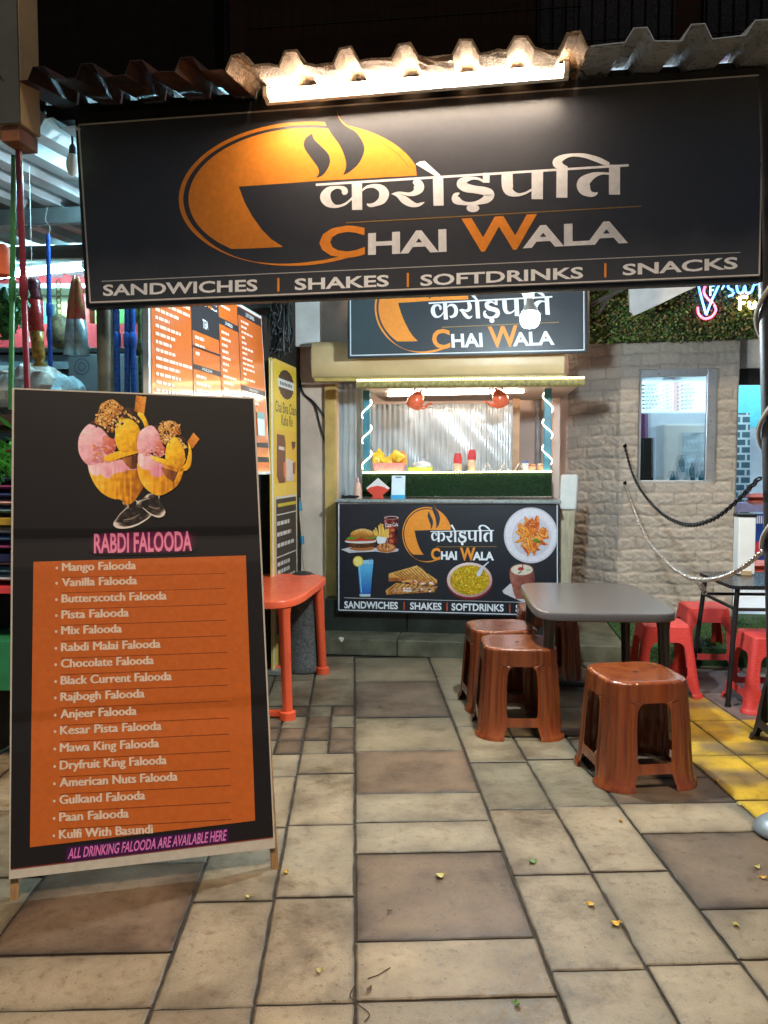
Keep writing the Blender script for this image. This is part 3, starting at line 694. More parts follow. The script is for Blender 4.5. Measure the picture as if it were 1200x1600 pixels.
x.tube(smooth([tuple(h) for h in H], 3), 0.009, 7); x.build('wrapped_cable', mat('pale_cable', (0.42, 0.38, 0.32), 0.5, var=0.2), pr_o, smooth=True)
# ---- hanging LED bulb
bp_ = dp(828, 497, 4.25); bo = thing('led_bulb', 'lit white LED bulb hanging in front of the small sign', 'light bulb', bp_)
x = MB(); x.lathe([(0.012, -0.052), (0.03, -0.048), (0.044, -0.034), (0.050, -0.012), (0.049, 0.012), (0.042, 0.03)], bp_, 20); x.build('diffuser', emis('bulb_glow', (0.76, 0.92, 1.0), 850), bo, smooth=True)
x = MB(); x.lathe([(0.042, 0.031), (0.034, 0.055), (0.02, 0.075), (0.018, 0.10), (0.022, 0.102), (0.022, 0.14), (0.006, 0.15)], bp_, 16); x.build('bulb_base', m_white, bo, smooth=True)
x = MB(); x.tube([bp_ + ZZ * 0.14, bp_ + ZZ * 0.4 + UX * 0.02, bp_ + ZZ * 0.94], 0.004, 6); x.build('cord', mat('black_cable', (0.012, 0.012, 0.012), 0.5, var=0.2), bo)
# ================================================================== SMALL SIGN above the counter
S2P = front(544, 520, 6.35)
def fit(src, dst):
    """least-squares affine map between two drawings of the same logo"""
    def solve(v):
        M = [[0.0] * 4 for _ in range(3)]
        for (x, y), d in zip(src, v):
            r = (x, y, 1)
            for i in range(3):
                for j in range(3): M[i][j] += r[i] * r[j]
                M[i][3] += r[i] * d
        for i in range(3):
            p = max(range(i, 3), key=lambda k: abs(M[k][i])); M[i], M[p] = M[p], M[i]
            for k in range(3):
                if k != i:
                    f = M[k][i] / M[i][i]
                    for j in range(i, 4): M[k][j] -= f * M[i][j]
        return [M[i][3] / M[i][i] for i in range(3)]
    a = solve([d[0] for d in dst]); b_ = solve([d[1] for d in dst])
    return lambda x, y: (a[0] * x + a[1] * y + a[2], b_[0] * x + b_[1] * y + b_[2])
SRC = [(494, 289.6), (981.8, 259.2), (499.5, 404), (980.8, 380.4), (280, 314)]
s2 = thing('small_signboard', 'smaller black tea stall sign above the counter, partly behind the bulb', 'signboard', S2P.hit(730, 555))
mb = MB(); mb.slab([S2P.hit(*p) for p in ((543, 560), (918, 551), (918, 420), (543, 436))], 0.03, S2P.n); mb.build('backing_frame', m_frame, s2, bevel=0.003)
mb = MB(); mb.quad(*[S2P.hit(*p, 0.003) for p in ((545, 558), (916, 549), (916, 422), (545, 438))], col=c8(36, 40, 46)); mb.build('panel', m_flex, s2)
A = Art(S2P, 0.0036, 0.0001)
for a_, b_ in (((547.5, 440), (548, 555.5)), ((548, 555.5), (912.5, 546.8)), ((912.5, 546.8), (912, 424)), ((912, 424), (547.5, 440))): A.line(*a_, *b_, 1.5, c8(225, 228, 230))
A2 = Art(S2P, 0.0038, 0.00012, m=fit(SRC, [(671.5, 473), (864, 464.5), (679, 545.5), (864, 538.5), (582.3, 485.5)])); logo(A2); A2.mb.build('logo', m_ink, s2)
A.mb.build('border_line', m_ink, s2)
A2.mb = MB(); A2.off = 0.0042; hindi(A2); A2.mb.build('hindi_lettering', m_ink, s2)
A2.mb = MB(); A2.line(541, 349, 1002, 323, 2.2, GOLD); chai(A2); A2.mb.build('name_lettering', m_ink, s2)
# ---- rolling shutter box
m_shut = mat('cream_enamel', (0.60, 0.44, 0.23), 0.4, var=0.12, scale=3, bump=0.08)
sbP = front(484, 590, 6.62); so_ = thing('shutter_box', 'yellowish cream roller shutter box below the small sign', 'shutter box', sbP.hit(680, 592))
p = sbP.hit(486, 590); q = sbP.hit(882, 585); Ln = (q - p).dot(UX); x = MB()
prof = [(0.0, 0.0), (-0.02, 0.015), (-0.035, 0.10), (-0.035, 0.24), (0.0, 0.29), (0.10, 0.31), (0.22, 0.30), (0.22, 0.0)]
pr_ = [p + VY * (a_ + 0.05) + ZZ * b_ for a_, b_ in prof]; i0 = len(x.v); k = len(pr_); x.v += pr_ + [v + UX * Ln for v in pr_]
for i in range(k): x.face((i0 + i, i0 + k + i, i0 + k + (i + 1) % k, i0 + (i + 1) % k))
x.face([i0 + i for i in range(k)]); x.face([i0 + k + i for i in range(k)][::-1]); x.build('box_casing', m_shut, so_, smooth=True, ang=50)
x = MB(); x.box(p + UX * (Ln / 2 + 0.02) + VY * 0.03 - ZZ * 0.018, Ln - 0.02, 0.08, 0.028, UX, VY); x.build('bottom_rail', mat('ochre_rail', (0.5, 0.36, 0.10), 0.45, var=0.2), so_, bevel=0.003)
# ================================================================== COUNTER with its printed front
ct = thing('counter', 'stall counter with black printed food panel on its front', 'counter', up(kF.hit(700, 950), 0.3))
zt = kF.hit(700, 781).z
p, q = up(kF.hit(527, 900), 0), up(kF.hit(872, 900), 0); W_ = (q - p).length
x = MB(); x.box((p + q) / 2 + VY * 0.36 + ZZ * ((0.305 + zt - 0.03) / 2), W_ - 0.02, 0.68, zt - 0.03 - 0.305, UX, VY); x.build('body', m_dark, ct)
x = MB(); x.box((p + q) / 2 + VY * 0.34 + ZZ * (zt - 0.013), W_ + 0.03, 0.74, 0.024, UX, VY); x.build('worktop', mat('counter_top', (0.30, 0.34, 0.34), 0.3, 0.3, var=0.15), ct, bevel=0.004)
x = MB(); x.slab([kF.hit(*p, 0.0) for p in ((526.5, 956.5), (874, 965), (873, 784), (526.5, 783.5))], 0.02, kF.n, c8(26, 30, 38)); x.build('front_panel', m_flex, ct)
A = Art(kF, 0.002, 0.00006)
for a_, b_ in (((529.5, 786.5), (529.5, 953)), ((529.5, 953), (871, 961.5)), ((871, 961.5), (870.5, 787)), ((870.5, 787), (529.5, 786.5))): A.line(*a_, *b_, 1.5, c8(225, 228, 232))
A.line(537.8, 934, 868, 942.3, 0.9, c8(200, 200, 200))
for body, x0, x1, yb0, yb1, h in (('SANDWICHES', 538, 621.8, 950.3, 951.8, 11.2), ('SHAKES', 640.7, 690, 952.3, 953.3, 11.2), ('SOFTDRINKS', 705.5, 787, 953.8, 955.6, 11.4), ('SNACKS', 805.6, 861, 956, 957.4, 11.4)):
    A.text(body, (x0, yb0), (x1, yb1), (x1, yb1 - h), (x0, yb0 - h), WHT, 0.03)
for xx, y0, y1 in ((631.5, 940, 952.5), (698.5, 941.5, 954.5), (796.5, 944, 957)): A.line(xx, y0, xx, y1, 1.5, c8(225, 95, 35))
A.mb.build('menu_lettering', m_ink, ct)
A2 = Art(kF, 0.003, 0.0001, m=fit(SRC, [(673.5, 830), (771.6, 829.5), (674, 875.5), (771.6, 874.8), (627.4, 835)])); logo(A2); A2.mb.build('logo', m_ink, ct)
A2.mb = MB(); A2.off = 0.0034; hindi(A2); A2.mb.build('hindi_lettering', m_ink, ct)
A2.mb = MB(); A2.line(541, 349, 1002, 323, 2.6, GOLD); chai(A2, 0.045); A2.mb.build('name_lettering', m_ink, ct)
fA = lambda x, y: (x / 5.4545 + 520, y / 5.4545 + 770)
fB = lambda x, y: (x / 5.4545 + 680, y / 5.4545 + 770)
rg = random.Random(11)
A = Art(kF, 0.003, 0.00002, m=fA)                           # burger, chips and cola
A.poly([(70, 482), (150, 462), (360, 470), (470, 462), (562, 478), (555, 498), (460, 512), (360, 500), (140, 512)], c8(205, 200, 205))
A.gpoly([(437, 205), (562, 212), (548, 442), (462, 438)], ball(505, 320, 60, 130, (40, 8, 8), (104, 26, 20), (190, 90, 70), lx=-.5, ly=0, nz=.8, sc_=30)); A.ell(500, 212, 62, 15, c8(190, 170, 165)); A.ell(500, 214, 50, 10, c8(80, 18, 14))
A.poly([(440, 230), (450, 232), (470, 436), (462, 436)], c8(190, 120, 110))
for cx, cy in ((490, 370), (510, 320), (500, 410), (480, 290)): A.ell(cx, cy, 20, 12, c8(200, 110, 60), rot=rg.uniform(-40, 40), n=12)
A.text('Coca-Cola', (448, 290), (556, 284), (556, 252), (450, 258), c8(240, 235, 235), 0.01)
for k in range(16):
    x0 = 352 + 7 * k; tx = x0 - 12 + rg.uniform(-8, 14) + k * 1.2; ty = 285 + abs(k - 8) * 5 + rg.uniform(-25, 15)
    A.poly([(x0 + 8, 382), (x0 + 19, 382), (tx + 13, ty), (tx, ty)], c8(*((238, 196, 96) if k % 2 else (214, 160, 62))))
A.poly([(365, 368), (462, 382), (442, 442), (384, 432)], c8(225, 225, 228))
A.poly(closed([(140, 468), (250, 462), (350, 460), (335, 486), (250, 494), (175, 488)]), c8(176, 108, 52))
A.poly(closed([(138, 432), (250, 424), (348, 424), (355, 452), (250, 470), (150, 462)]), c8(84, 46, 28))
for k in range(26): A.ell(rg.uniform(150, 345), rg.uniform(432, 462), 7, 4, c8(*rg.choice([(120, 70, 40), (60, 30, 18), (140, 90, 55)])), n=8)
A.poly(closed([(112, 406), (240, 398), (362, 400), (350, 424), (240, 432), (126, 424)]), c8(228, 214, 204))
A.poly(closed([(122, 398), (240, 388), (352, 392), (350, 408), (240, 412), (130, 410)]), c8(196, 62, 40))
A.poly(closed([(118, 384), (180, 366), (260, 372), (366, 364), (372, 384), (310, 394), (240, 384), (170, 398), (130, 396)]), c8(96, 148, 44))
A.gpoly(closed([(148, 366), (170, 328), (248, 306), (322, 320), (358, 356), (352, 376), (250, 384), (160, 378)]), ball(250, 345, 105, 42, (140, 78, 26), (208, 142, 62), (246, 208, 140), lx=0, ly=-.9, nz=.3, sc_=14))
A.ell(455, 468, 82, 40, c8(186, 104, 52), n=24); A.ell(455, 462, 66, 26, c8(214, 150, 90), n=20)
for k in range(14): A.ell(455 + rg.uniform(-60, 60), 462 + rg.uniform(-24, 20), 14, 8, c8(*rg.choice([(190, 110, 60), (226, 176, 120), (150, 80, 40)])), rot=rg.uniform(0, 90), n=10)
A.mb.build('burger_picture', m_ink, ct)
A = Art(kF, 0.003, 0.00002, m=fA)                           # blue drink
for k in range(12):
    f0, f1 = k / 12, (k + 1) / 12; col_ = tuple(a + (b_ - a) * f0 for a, b_ in zip((0.12, 0.50, 0.80), (0.008, 0.07, 0.42)))
    A.poly([(212 + 22 * f0, 590 + 285 * f0), (346 - 26 * f0, 590 + 285 * f0), (346 - 26 * f1, 590 + 285 * f1 + 3), (212 + 22 * f1, 590 + 285 * f1 + 3)], col_)
A.poly([(228, 862), (322, 862), (320, 884), (230, 884)], c8(190, 214, 226)); A.poly([(228, 575), (345, 570), (345, 604), (220, 606)], c8(150, 205, 232))
A.ell(216, 584, 44, 46, c8(226, 186, 54)); A.ell(216, 584, 36, 38, c8(246, 226, 130)); A.line(308, 560, 318, 600, 5, c8(70, 150, 205)); A.line(328, 556, 334, 600, 5, c8(70, 150, 205))
A.poly([(222, 610), (232, 610), (248, 850), (240, 850)], c8(140, 205, 240))
A.mb.build('blue_drink_picture', m_ink, ct)
A = Art(kF, 0.003, 0.00002, m=fA)                           # grilled sandwich
A.gpoly([(450, 832), (540, 768), (880, 800), (897, 790), (868, 846), (458, 868)], ball(670, 820, 220, 60, (130, 74, 26), (198, 132, 60), (236, 186, 110), nz=.6, sc_=16))
for k in range(9): A.line(470 + k * 42, 838, 545 + k * 40, 776, 8, c8(120, 70, 26))
A.poly([(520, 812), (860, 806), (866, 834), (520, 846)], c8(190, 150, 110))
for k in range(30): A.ell(rg.uniform(530, 860), rg.uniform(812, 842), rg.uniform(8, 18), 8, c8(*rg.choice([(232, 226, 226), (206, 96, 40), (120, 60, 40), (214, 160, 80)])), n=9)
A.gpoly([(478, 688), (716, 620), (890, 744), (888, 772), (530, 726), (476, 752)], ball(680, 700, 210, 80, (170, 104, 40), (222, 160, 80), (246, 204, 130), lx=.2, ly=-.5, nz=.6, sc_=16))
for k in range(10): A.line(520 + k * 25, 684 - k * 6.4, 600 + k * 31, 728 + k * 4.5, 7, c8(140, 84, 32))
A.poly([(476, 726), (530, 722), (888, 768), (870, 790), (540, 752), (478, 756)], c8(160, 92, 44))
for k in range(34): xx = rg.uniform(530, 860); A.ell(xx, 740 + (xx - 530) * 0.11 + rg.uniform(-10, 14), rg.uniform(8, 20), 9, c8(*rg.choice([(226, 216, 216), (230, 170, 90), (150, 70, 40), (210, 110, 60)])), n=9)
A.mb.build('sandwich_picture', m_ink, ct)
A = Art(kF, 0.003, 0.000012, m=fB)                          # yellow rice bowl
A.ell(293, 752, 198, 160, c8(120, 34, 44)); A.gpoly([(293 + 192 * cos(2 * pi * k / 40), 742 + 148 * sin(2 * pi * k / 40)) for k in range(40)], ball(293, 742, 192, 148, (170, 120, 118), (214, 180, 172), (240, 224, 220), lx=-.3, ly=-.6, nz=.1)); A.ell(295, 744, 168, 128, c8(196, 162, 24))
for k in range(420):
    t_ = rg.uniform(0, 2 * pi); r_ = sqrt(rg.random()); A.ell(295 + 160 * r_ * cos(t_), 744 + 121 * r_ * sin(t_), rg.uniform(7, 13), 3.2, c8(*rg.choice([(238, 208, 50), (250, 226, 90), (206, 160, 20), (180, 130, 16), (240, 190, 40), (120, 110, 30), (226, 140, 50)])), rot=rg.uniform(0, 180), n=6)
A.stroke([(455, 588, 10), (415, 625, 14), (392, 655, 30), (372, 690, 34), (362, 710, 20)], c8(206, 212, 224))
A.mb.build('rice_bowl_picture', m_ink, ct)
A = Art(kF, 0.003, 0.00002, m=fB)                          # plate of pasta
def clip(P): return [(min(x, 1034), y) for x, y in P]
def cell(cx, cy, rx, ry, col_): A.poly(clip([(cx + rx * cos(2 * pi * k / 48), cy + ry * sin(2 * pi * k / 48)) for k in range(48)]), col_)
cell(815, 362, 230, 238, c8(206, 196, 200)); cell(815, 362, 216, 224, c8(222, 216, 222)); cell(822, 372, 168, 172, c8(204, 196, 204))
for k in range(95):
    t_ = rg.uniform(0, 2 * pi); r_ = sqrt(rg.random()); cx, cy = 832 + 122 * r_ * cos(t_), 365 + 138 * r_ * sin(t_); ro = rg.uniform(0, 180); l = rg.uniform(30, 52)
    c_ = rg.choice([(240, 140, 44), (250, 166, 70), (222, 112, 34), (206, 84, 36), (246, 152, 60)])
    A.ell(cx, cy, l, 13, c8(*[v * 0.72 for v in c_]), rot=ro, n=10); A.ell(cx, cy - 2, l * 0.94, 9, c8(*c_), rot=ro, n=10)
A.ell(855, 405, 26, 14, c8(96, 140, 46), rot=-30, n=10); A.ell(880, 418, 20, 10, c8(70, 116, 36), rot=20, n=10)
A.mb.build('pasta_picture', m_ink, ct)
A = Art(kF, 0.003, 0.00002, m=fB)                           # clay cup of lassi
A.poly([(572, 836), (640, 772), (760, 850), (830, 900), (800, 940), (730, 924), (586, 858)], c8(214, 206, 208))
A.poly(smooth([(638, 655), (636, 720), (654, 790), (668, 850), (690, 905)], 4) + smooth([(812, 905), (840, 830), (850, 760), (846, 700), (838, 650)], 4), c8(142, 76, 62))
A.poly(smooth([(646, 690), (650, 770), (682, 870)], 4) + smooth([(706, 870), (680, 780), (676, 690)], 4), c8(172, 104, 88))
A.gpoly(smooth([(638, 655), (636, 720), (654, 790), (668, 850), (690, 905)], 4) + smooth([(812, 905), (840, 830), (850, 760), (846, 700), (838, 650)], 4), ball(744, 770, 105, 150, (70, 34, 28), (146, 80, 66), (196, 132, 112), lx=-.5, ly=0, nz=.2))
A.ell(738, 656, 101, 52, c8(160, 92, 78)); A.ell(738, 656, 92, 45, c8(222, 210, 188))
A.ell(730, 648, 26, 16, c8(186, 52, 40), n=14); A.line(748, 604, 742, 650, 8, c8(140, 30, 34)); A.line(705, 688, 735, 670, 9, c8(70, 44, 30)); A.ell(795, 657, 22, 4, c8(120, 130, 70), n=8)
A.mb.build('lassi_picture', m_ink, ct)
# ================================================================== KIOSK above the counter
kS = front(566, 757, 6.92)
def rod(name, m, p, q, r, parent=None, n=12, **k):
    x = MB(); x.tube([p, q], r, n); return x.build(name, m, parent, smooth=True, **k)
E_LED = emis('led_glow', (1.0, 0.74, 0.34), 9)
E_LED2 = emis('led_glow_soft', (1.0, 0.80, 0.50), 5)
ks = thing('turf_shelf', 'raised shelf above the counter faced with dark green artificial turf and a lit strip', 'shelf', kS.hit(714, 776))
p, q = kS.hit(566, 776), kS.hit(862, 775); zs = kS.hit(714, 739).z; hS = zs - p.z
x = MB(); x.box((p + q) / 2 + VY * 0.15 + ZZ * (hS / 2 - 0.002), (q - p).length, 0.28, hS - 0.004, UX, VY); x.build('shelf_box', mat('shelf_top', (0.5, 0.44, 0.38), 0.5), ks)
x = MB(); rg = random.Random(5)
x.quad(p - VY * 0.0 + VY * 0.006, q + VY * 0.006, q + VY * 0.006 + ZZ * hS, p + VY * 0.006 + ZZ * hS, col=(0.008, 0.025, 0.006))
for i in range(9000):
    b_ = p.lerp(q, rg.random()) + ZZ * (rg.random() * hS) + VY * 0.006; tip = b_ - VY * rg.uniform(0.008, 0.02) + V((rg.gauss(0, 0.006), 0, rg.gauss(-0.003, 0.006))); sd = V((rg.gauss(0, 1), 0, rg.gauss(0, 1))).normalized() * 0.003
    i0 = len(x.v); x.v += [b_ - sd, b_ + sd, tip]; g = rg.uniform(0.5, 1.5); x.face((i0, i0 + 1, i0 + 2), (0.022 * g, 0.085 * g, 0.014 * g))
x.build('turf_facing', ink('turf_blades', 0.7), ks)
def led_strip(name, P, m, parent, spacing=0.022, size=0.008, tape=True):
    x = MB(); t_ = MB()
    for a, b_ in zip(P, P[1:]):
        d = (b_ - a); n = max(1, int(d.length / spacing)); e = d.normalized(); u_ = e.orthogonal().normalized(); w_ = e.cross(u_)
        for k in range(n): x.box(a + d * ((k + 0.5) / n), spacing * 0.55, size, size, e, u_, w_)
    o = x.build(name, m, parent); return o
led_strip('led_strip', [p + ZZ * hS - VY * 0.012, q + ZZ * hS - VY * 0.012], E_LED, ks)
cn = thing('stall_canopy', 'shallow canopy over the counter edged with a glowing yellow strip on two blue posts', 'canopy', kS.hit(714, 776))
cR = front(557, 598, 6.35); ra, rb_ = cR.hit(558, 600), cR.hit(913, 596)
rod('edge_rail', mat('olive_turf_rail', (0.26, 0.21, 0.07), 0.7, var=0.4, scale=40, bump=0.5), ra, rb_, 0.036, cn)
led_strip('led_strip', [ra + ZZ * 0.026 - VY * 0.03, rb_ + ZZ * 0.026 - VY * 0.03], E_LED, cn)
m_ceil = mat('canopy_white', (0.72, 0.58, 0.50), 0.5, var=0.06)
x = MB(); mid = (ra + rb_) / 2; x.box(mid + VY * 0.92 + ZZ * 0.018, (rb_ - ra).length, 1.78, 0.03, UX, VY); x.build('roof_panel', m_ceil, cn)
m_teal = mat('teal_paint', (0.06, 0.24, 0.32), 0.4, var=0.25)
for px in (572.5, 855):
    b_ = kS.hit(px, 739) + VY * 0.03; tz = ra.z + 0.002
    x = MB(); x.box(V((b_.x, b_.y, (b_.z + tz) / 2)), 0.058, 0.058, tz - b_.z, UX, VY); po = x.build('post', m_teal, cn, bevel=0.003)
    H = []; s_ = 1 if px < 700 else -1
    for k in range(60):
        t_ = k / 59; an = s_ * t_ * 2 * pi * 3.0 + 2.0; r_ = 0.0425; H.append(V((b_.x + r_ * cos(an), b_.y + r_ * sin(an), b_.z + 0.02 + (tz - b_.z - 0.05) * t_)))
    led_strip('led_spiral', H, E_LED2, po, 0.020, 0.006)
tube_lamp('ceiling_tube', 'lit tube lamp under the stall canopy', dp(607, 617, 7.05), dp(818, 611, 6.85), 0.014, emis('stall_tube_glow', (1.0, 0.84, 0.68), 22), ZZ * -1, 0.04, m_white)
m_pink = mat('pinkish_plaster', (0.66, 0.50, 0.43), 0.6, var=0.14, scale=3, bump=0.15)
x = MB(); P = [up(kB.hit(490, 700), 0), up(kB.hit(905, 700), 0), up(kB.hit(905, 700), 3.3), up(kB.hit(490, 700), 3.3)]; x.slab(P, 0.1, kB.n); x.build('stall_back_wall', m_pink, label='pinkish plaster wall at the back of the stall', cat='wall')
m_poly, t, b = _nodes('ribbed_plastic'); n_ = _noise(t, 3, 5); r_ = _ramp(t, n_.outputs[0], [(0.3, (0.50, 0.58, 0.62)), (0.7, (0.74, 0.80, 0.83))]); t.links.new(r_.outputs[0], b.inputs['Base Color']); b.inputs['Roughness'].default_value = 0.28; b.inputs['Coat Weight'].default_value = 0.2; b.inputs['Metallic'].default_value = 0.1; b.inputs['Transmission Weight'].default_value = 0.35
def ribbed(name, label, pl, x0, x1, y0, y1, pitch, amp):
    a, b_ = pl.hit(x0, y1), pl.hit(x1, y1); z1_ = pl.hit(x0, y0).z; L = (b_ - a).dot(UX); n = int(L / pitch * 8); x = MB(); rg = random.Random(2)
    rows = 14; ph = [0.0]
    for j in range(rows + 1):
        for i in range(n + 1):
            s_ = L * i / n; k = i % 8; h = amp * (1 if k in (1, 2, 3) else (0.5 if k in (0, 4) else 0)) + 0.012 * sin(s_ * 5 + j * 0.4) + 0.006 * sin(s_ * 23 + j)
            x.v.append(V((a.x, a.y, 0)) + UX * s_ - VY * h + ZZ * (a.z + (z1_ - a.z) * j / rows))
    for j in range(rows):
        for i in range(n): k = j * (n + 1) + i; x.face((k, k + 1, k + n + 2, k + n + 1))
    return x.build(name, m_poly, label=label, cat='plastic sheet', smooth=True, ang=25, group='ribbed plastic sheets of the stall', solid=0.003)
ribbed('ribbed_sheet', 'wide ribbed clear plastic sheet hanging behind the cups and snack basket', front(573, 700, 7.6), 573, 800, 632, 760, 0.050, 0.020)
ribbed('ribbed_sheet', 'narrow ribbed plastic sheet left of the blue spiral lit post', front(520, 700, 7.15), 519, 573, 596, 785, 0.050, 0.020)
def upright(name, label, cat, px0, px1, y0, y1, dep, m, th=0.06, bev=0.004, at_floor=None):
    pl = front(px0, (y0 + y1) / 2, dep); a, b_ = pl.hit(px0, y1), pl.hit(px1, y1); za = a.z if at_floor is None else at_floor; zb = pl.hit(px0, y0).z
    x = MB(); x.box(up((a + b_) / 2, (za + zb) / 2) + VY * th / 2, (b_ - a).length, th, zb - za, UX, VY)
    return x.build(name, m, label=label, cat=cat, bevel=bev)
upright('door_post', 'peach painted post behind the counter, beside the ribbed sheet', 'post', 800, 811, 622, 760, 7.55, mat('peach_paint', (0.66, 0.42, 0.24), 0.5), 0.08)
upright('side_panel', 'pale pink upright panel right of the blue spiral lit post', 'panel', 862, 874, 622, 779, 6.97, m_pink, 0.5)
rod('drain_pipe', mat('grey_pvc', (0.35, 0.33, 0.33), 0.5), kB.hit(840, 640, 0.09) - ZZ * 0.6, kB.hit(840, 640, 0.09) + ZZ * 0.35, 0.032, label='grey vertical drain pipe inside the stall', cat='pipe')
# leaning plank at the right end of the counter
pk = thing('cream_plank', 'cream plank with a white pad on top, leaning by the right end of counter', 'plank', up(kF.hit(888, 950), 0.136))
a_, b_ = dp(876, 960, 6.62), dp(889, 745, 6.75); d_ = (b_ - a_).normalized(); foot = a_ + d_ * ((0.137 - a_.z) / d_.z)
x = MB(); L_ = (b_ - foot).length; x.box((foot + b_) / 2 + UX * 0.0, 0.135, 0.07, L_, UX, UX.cross(d_) * -1, d_); x.build('board', mat('cream_wood', (0.48, 0.40, 0.26), 0.6, var=0.2, scale=6, stretch=(6, 6, 1)), pk, bevel=0.008)
x = MB(); x.box(b_ - d_ * 0.13 - VY * 0.045, 0.145, 0.04, 0.30, UX, UX.cross(d_) * -1, d_); x.build('white_pad', mat('white_foam', (0.72, 0.70, 0.64), 0.7, var=0.08), pk, bevel=0.018, seg=4)
# ---- hanging kettles
m_ket = mat('red_enamel', (0.80, 0.16, 0.07), 0.25, var=0.15, bump=0.03, coat=0.5)
m_ket2 = mat('dark_wire', (0.08, 0.05, 0.035), 0.5, 0.5)
def kettle(px, py, s_, label):
    c = dp(px, py, 6.62); o = thing('kettle', label, 'kettle', c, 'red kettles hanging under the canopy')
    ax = Matrix.Scale(1.05, 3) @ Matrix.Rotation(R(28 * s_), 3, 'Y') @ Matrix.Rotation(R(20), 3, 'X')
    x = MB(); x.lathe([(0.035, -0.062), (0.058, -0.055), (0.066, -0.02), (0.060, 0.02), (0.044, 0.05), (0.036, 0.056)], c, 20, ax); x.build('body', m_ket, o, smooth=True)
    x = MB(); x.lathe([(0.037, 0.057), (0.03, 0.068), (0.012, 0.074), (0.008, 0.08), (0.011, 0.09), (0.004, 0.096)], c, 16, ax); x.build('lid', m_ket, o, smooth=True)
    T = lambda a, b_, d: c + ax @ V((a * s_, d, b_))
    x = MB(); x.tube(smooth([tuple(T(0.055, -0.03, 0)), tuple(T(0.085, -0.015, 0)), tuple(T(0.10, 0.02, 0)), tuple(T(0.125, 0.04, 0))], 4), [0.016] * 4 + [0.012] * 4 + [0.009] * 5, 10); x.build('spout', m_ket, o, smooth=True)
    x = MB(); x.tube(smooth([tuple(T(-0.045, 0.05, 0)), tuple(T(-0.05, 0.10, 0)), tuple(T(0, 0.135, 0)), tuple(T(0.05, 0.10, 0)), tuple(T(0.045, 0.05, 0))], 5), 0.005, 8); x.build('handle', m_ket2, o, smooth=True)
    x = MB(); x.tube([T(0, 0.135, 0), V((c.x, c.y - 0.05, ra.z + 0.06))], 0.0025, 5); x.build('hanging_wire', m_ket2, o)
kettle(650, 626, 1, 'red enamel kettle hanging under the left half of the canopy'); kettle(781, 623, -1, 'red enamel kettle hanging under the right half of the canopy')
# ---- things on the shelf and the counter
def on_shelf(px, back=0.1): q_ = kS.hit(px, 739); return V((q_.x, q_.y, zs)) + VY * back
rg = random.Random(21)
bk = thing('snack_basket', 'pink slatted basket heaped with yellow snack packets on the turf shelf', 'basket', on_shelf(607))
def basket(o, c, w0, w1, d, h, m, slats):
    x = MB(); z0 = c.z + 0.002
    if slats:
        for k in range(15):
            t_ = k / 14 - 0.5; x.tube([c + UX * w0 * t_ - VY * d / 2 + ZZ * 0.004, c + UX * w1 * t_ - VY * (d / 2 + 0.015) + ZZ * h], 0.007, 5); x.tube([c + UX * w0 * t_ + VY * d / 2 + ZZ * 0.004, c + UX * w1 * t_ + VY * (d / 2 + 0.015) + ZZ * h], 0.007, 5)
    i0 = len(x.v)
    for (w_, dd, z) in ((w0, d, 0.002), (w1, d + 0.03, h), (w1 - 0.012, d + 0.018, h), (w0 - 0.012, d - 0.012, 0.01)):
        for sx, sy in ((-1, -1), (1, -1), (1, 1), (-1, 1)): x.v.append(c + UX * (w_ / 2 * sx) + VY * (dd / 2 * sy) + ZZ * z)
    for L in range(3):
        for k in range(4): k2 = (k + 1) % 4; x.face((i0 + L * 4 + k, i0 + L * 4 + k2, i0 + L * 4 + 4 + k2, i0 + L * 4 + 4 + k))
    x.face([i0 + 3, i0 + 2, i0 + 1, i0]); x.face([i0 + 12 + k for k in range(4)])
    return x.build('basket_body', m, o, bevel=0.002)
c = on_shelf(607); basket(bk, c, 0.22, 0.27, 0.16, 0.085, mat('pink_plastic', (0.80, 0.36, 0.34), 0.4, var=0.08), True)
def pillow(mb, c, u_, v_, w_, a, b_, th, col=(1, 1, 1)):
    i0 = len(mb.v); n = 6
    for sgn in (1, -1):
        for j in range(n + 1):
            for i in range(n + 1):
                s_, t_ = i / n * 2 - 1, j / n * 2 - 1; h = th * (1 - s_ ** 4) * (1 - t_ ** 2) * sgn; mb.v.append(c + u_ * (a * s_) + v_ * (b_ * t_) + w_ * h)
    for q_ in range(2):
        for j in range(n):
            for i in range(n):
                k = i0 + q_ * (n + 1) ** 2 + j * (n + 1) + i; f = (k, k + 1, k + n + 2, k + n + 1); mb.face(f if q_ == 0 else f[::-1], col)
for k in range(11):
    x = MB(); u_ = V((rg.gauss(0, 1), rg.gauss(0, .5), rg.gauss(0, .5))).normalized(); v_ = u_.cross(V((rg.gauss(0, .3), -1, rg.gauss(0.3, .5)))).normalized(); w_ = u_.cross(v_)
    pillow(x, c + UX * rg.uniform(-0.11, 0.11) + VY * rg.uniform(-0.06, 0.04) + ZZ * rg.uniform(0.085, 0.15), u_, v_, w_, 0.06, 0.042, 0.016)
    mm = mat('yellow_foil', (0.85, 0.55, 0.04), 0.3, var=0.2, scale=30) if k % 4 else mat('orange_foil', (0.80, 0.25, 0.03), 0.3, var=0.2, scale=30)
    x.build('snack_packet', mm, smooth='all', label='small shiny yellow or orange snack packet in the pink basket' , cat='snack packet', group='snack packets in the pink basket')
tr = thing('green_tray', 'lime green tray holding a clear knotted bag on the turf shelf', 'tray', on_shelf(656))
c = on_shelf(656); basket(tr, c, 0.19, 0.22, 0.14, 0.05, mat('lime_plastic', (0.36, 0.46, 0.05), 0.4, var=0.08), False)
x = MB(); cl = []
i0 = 0
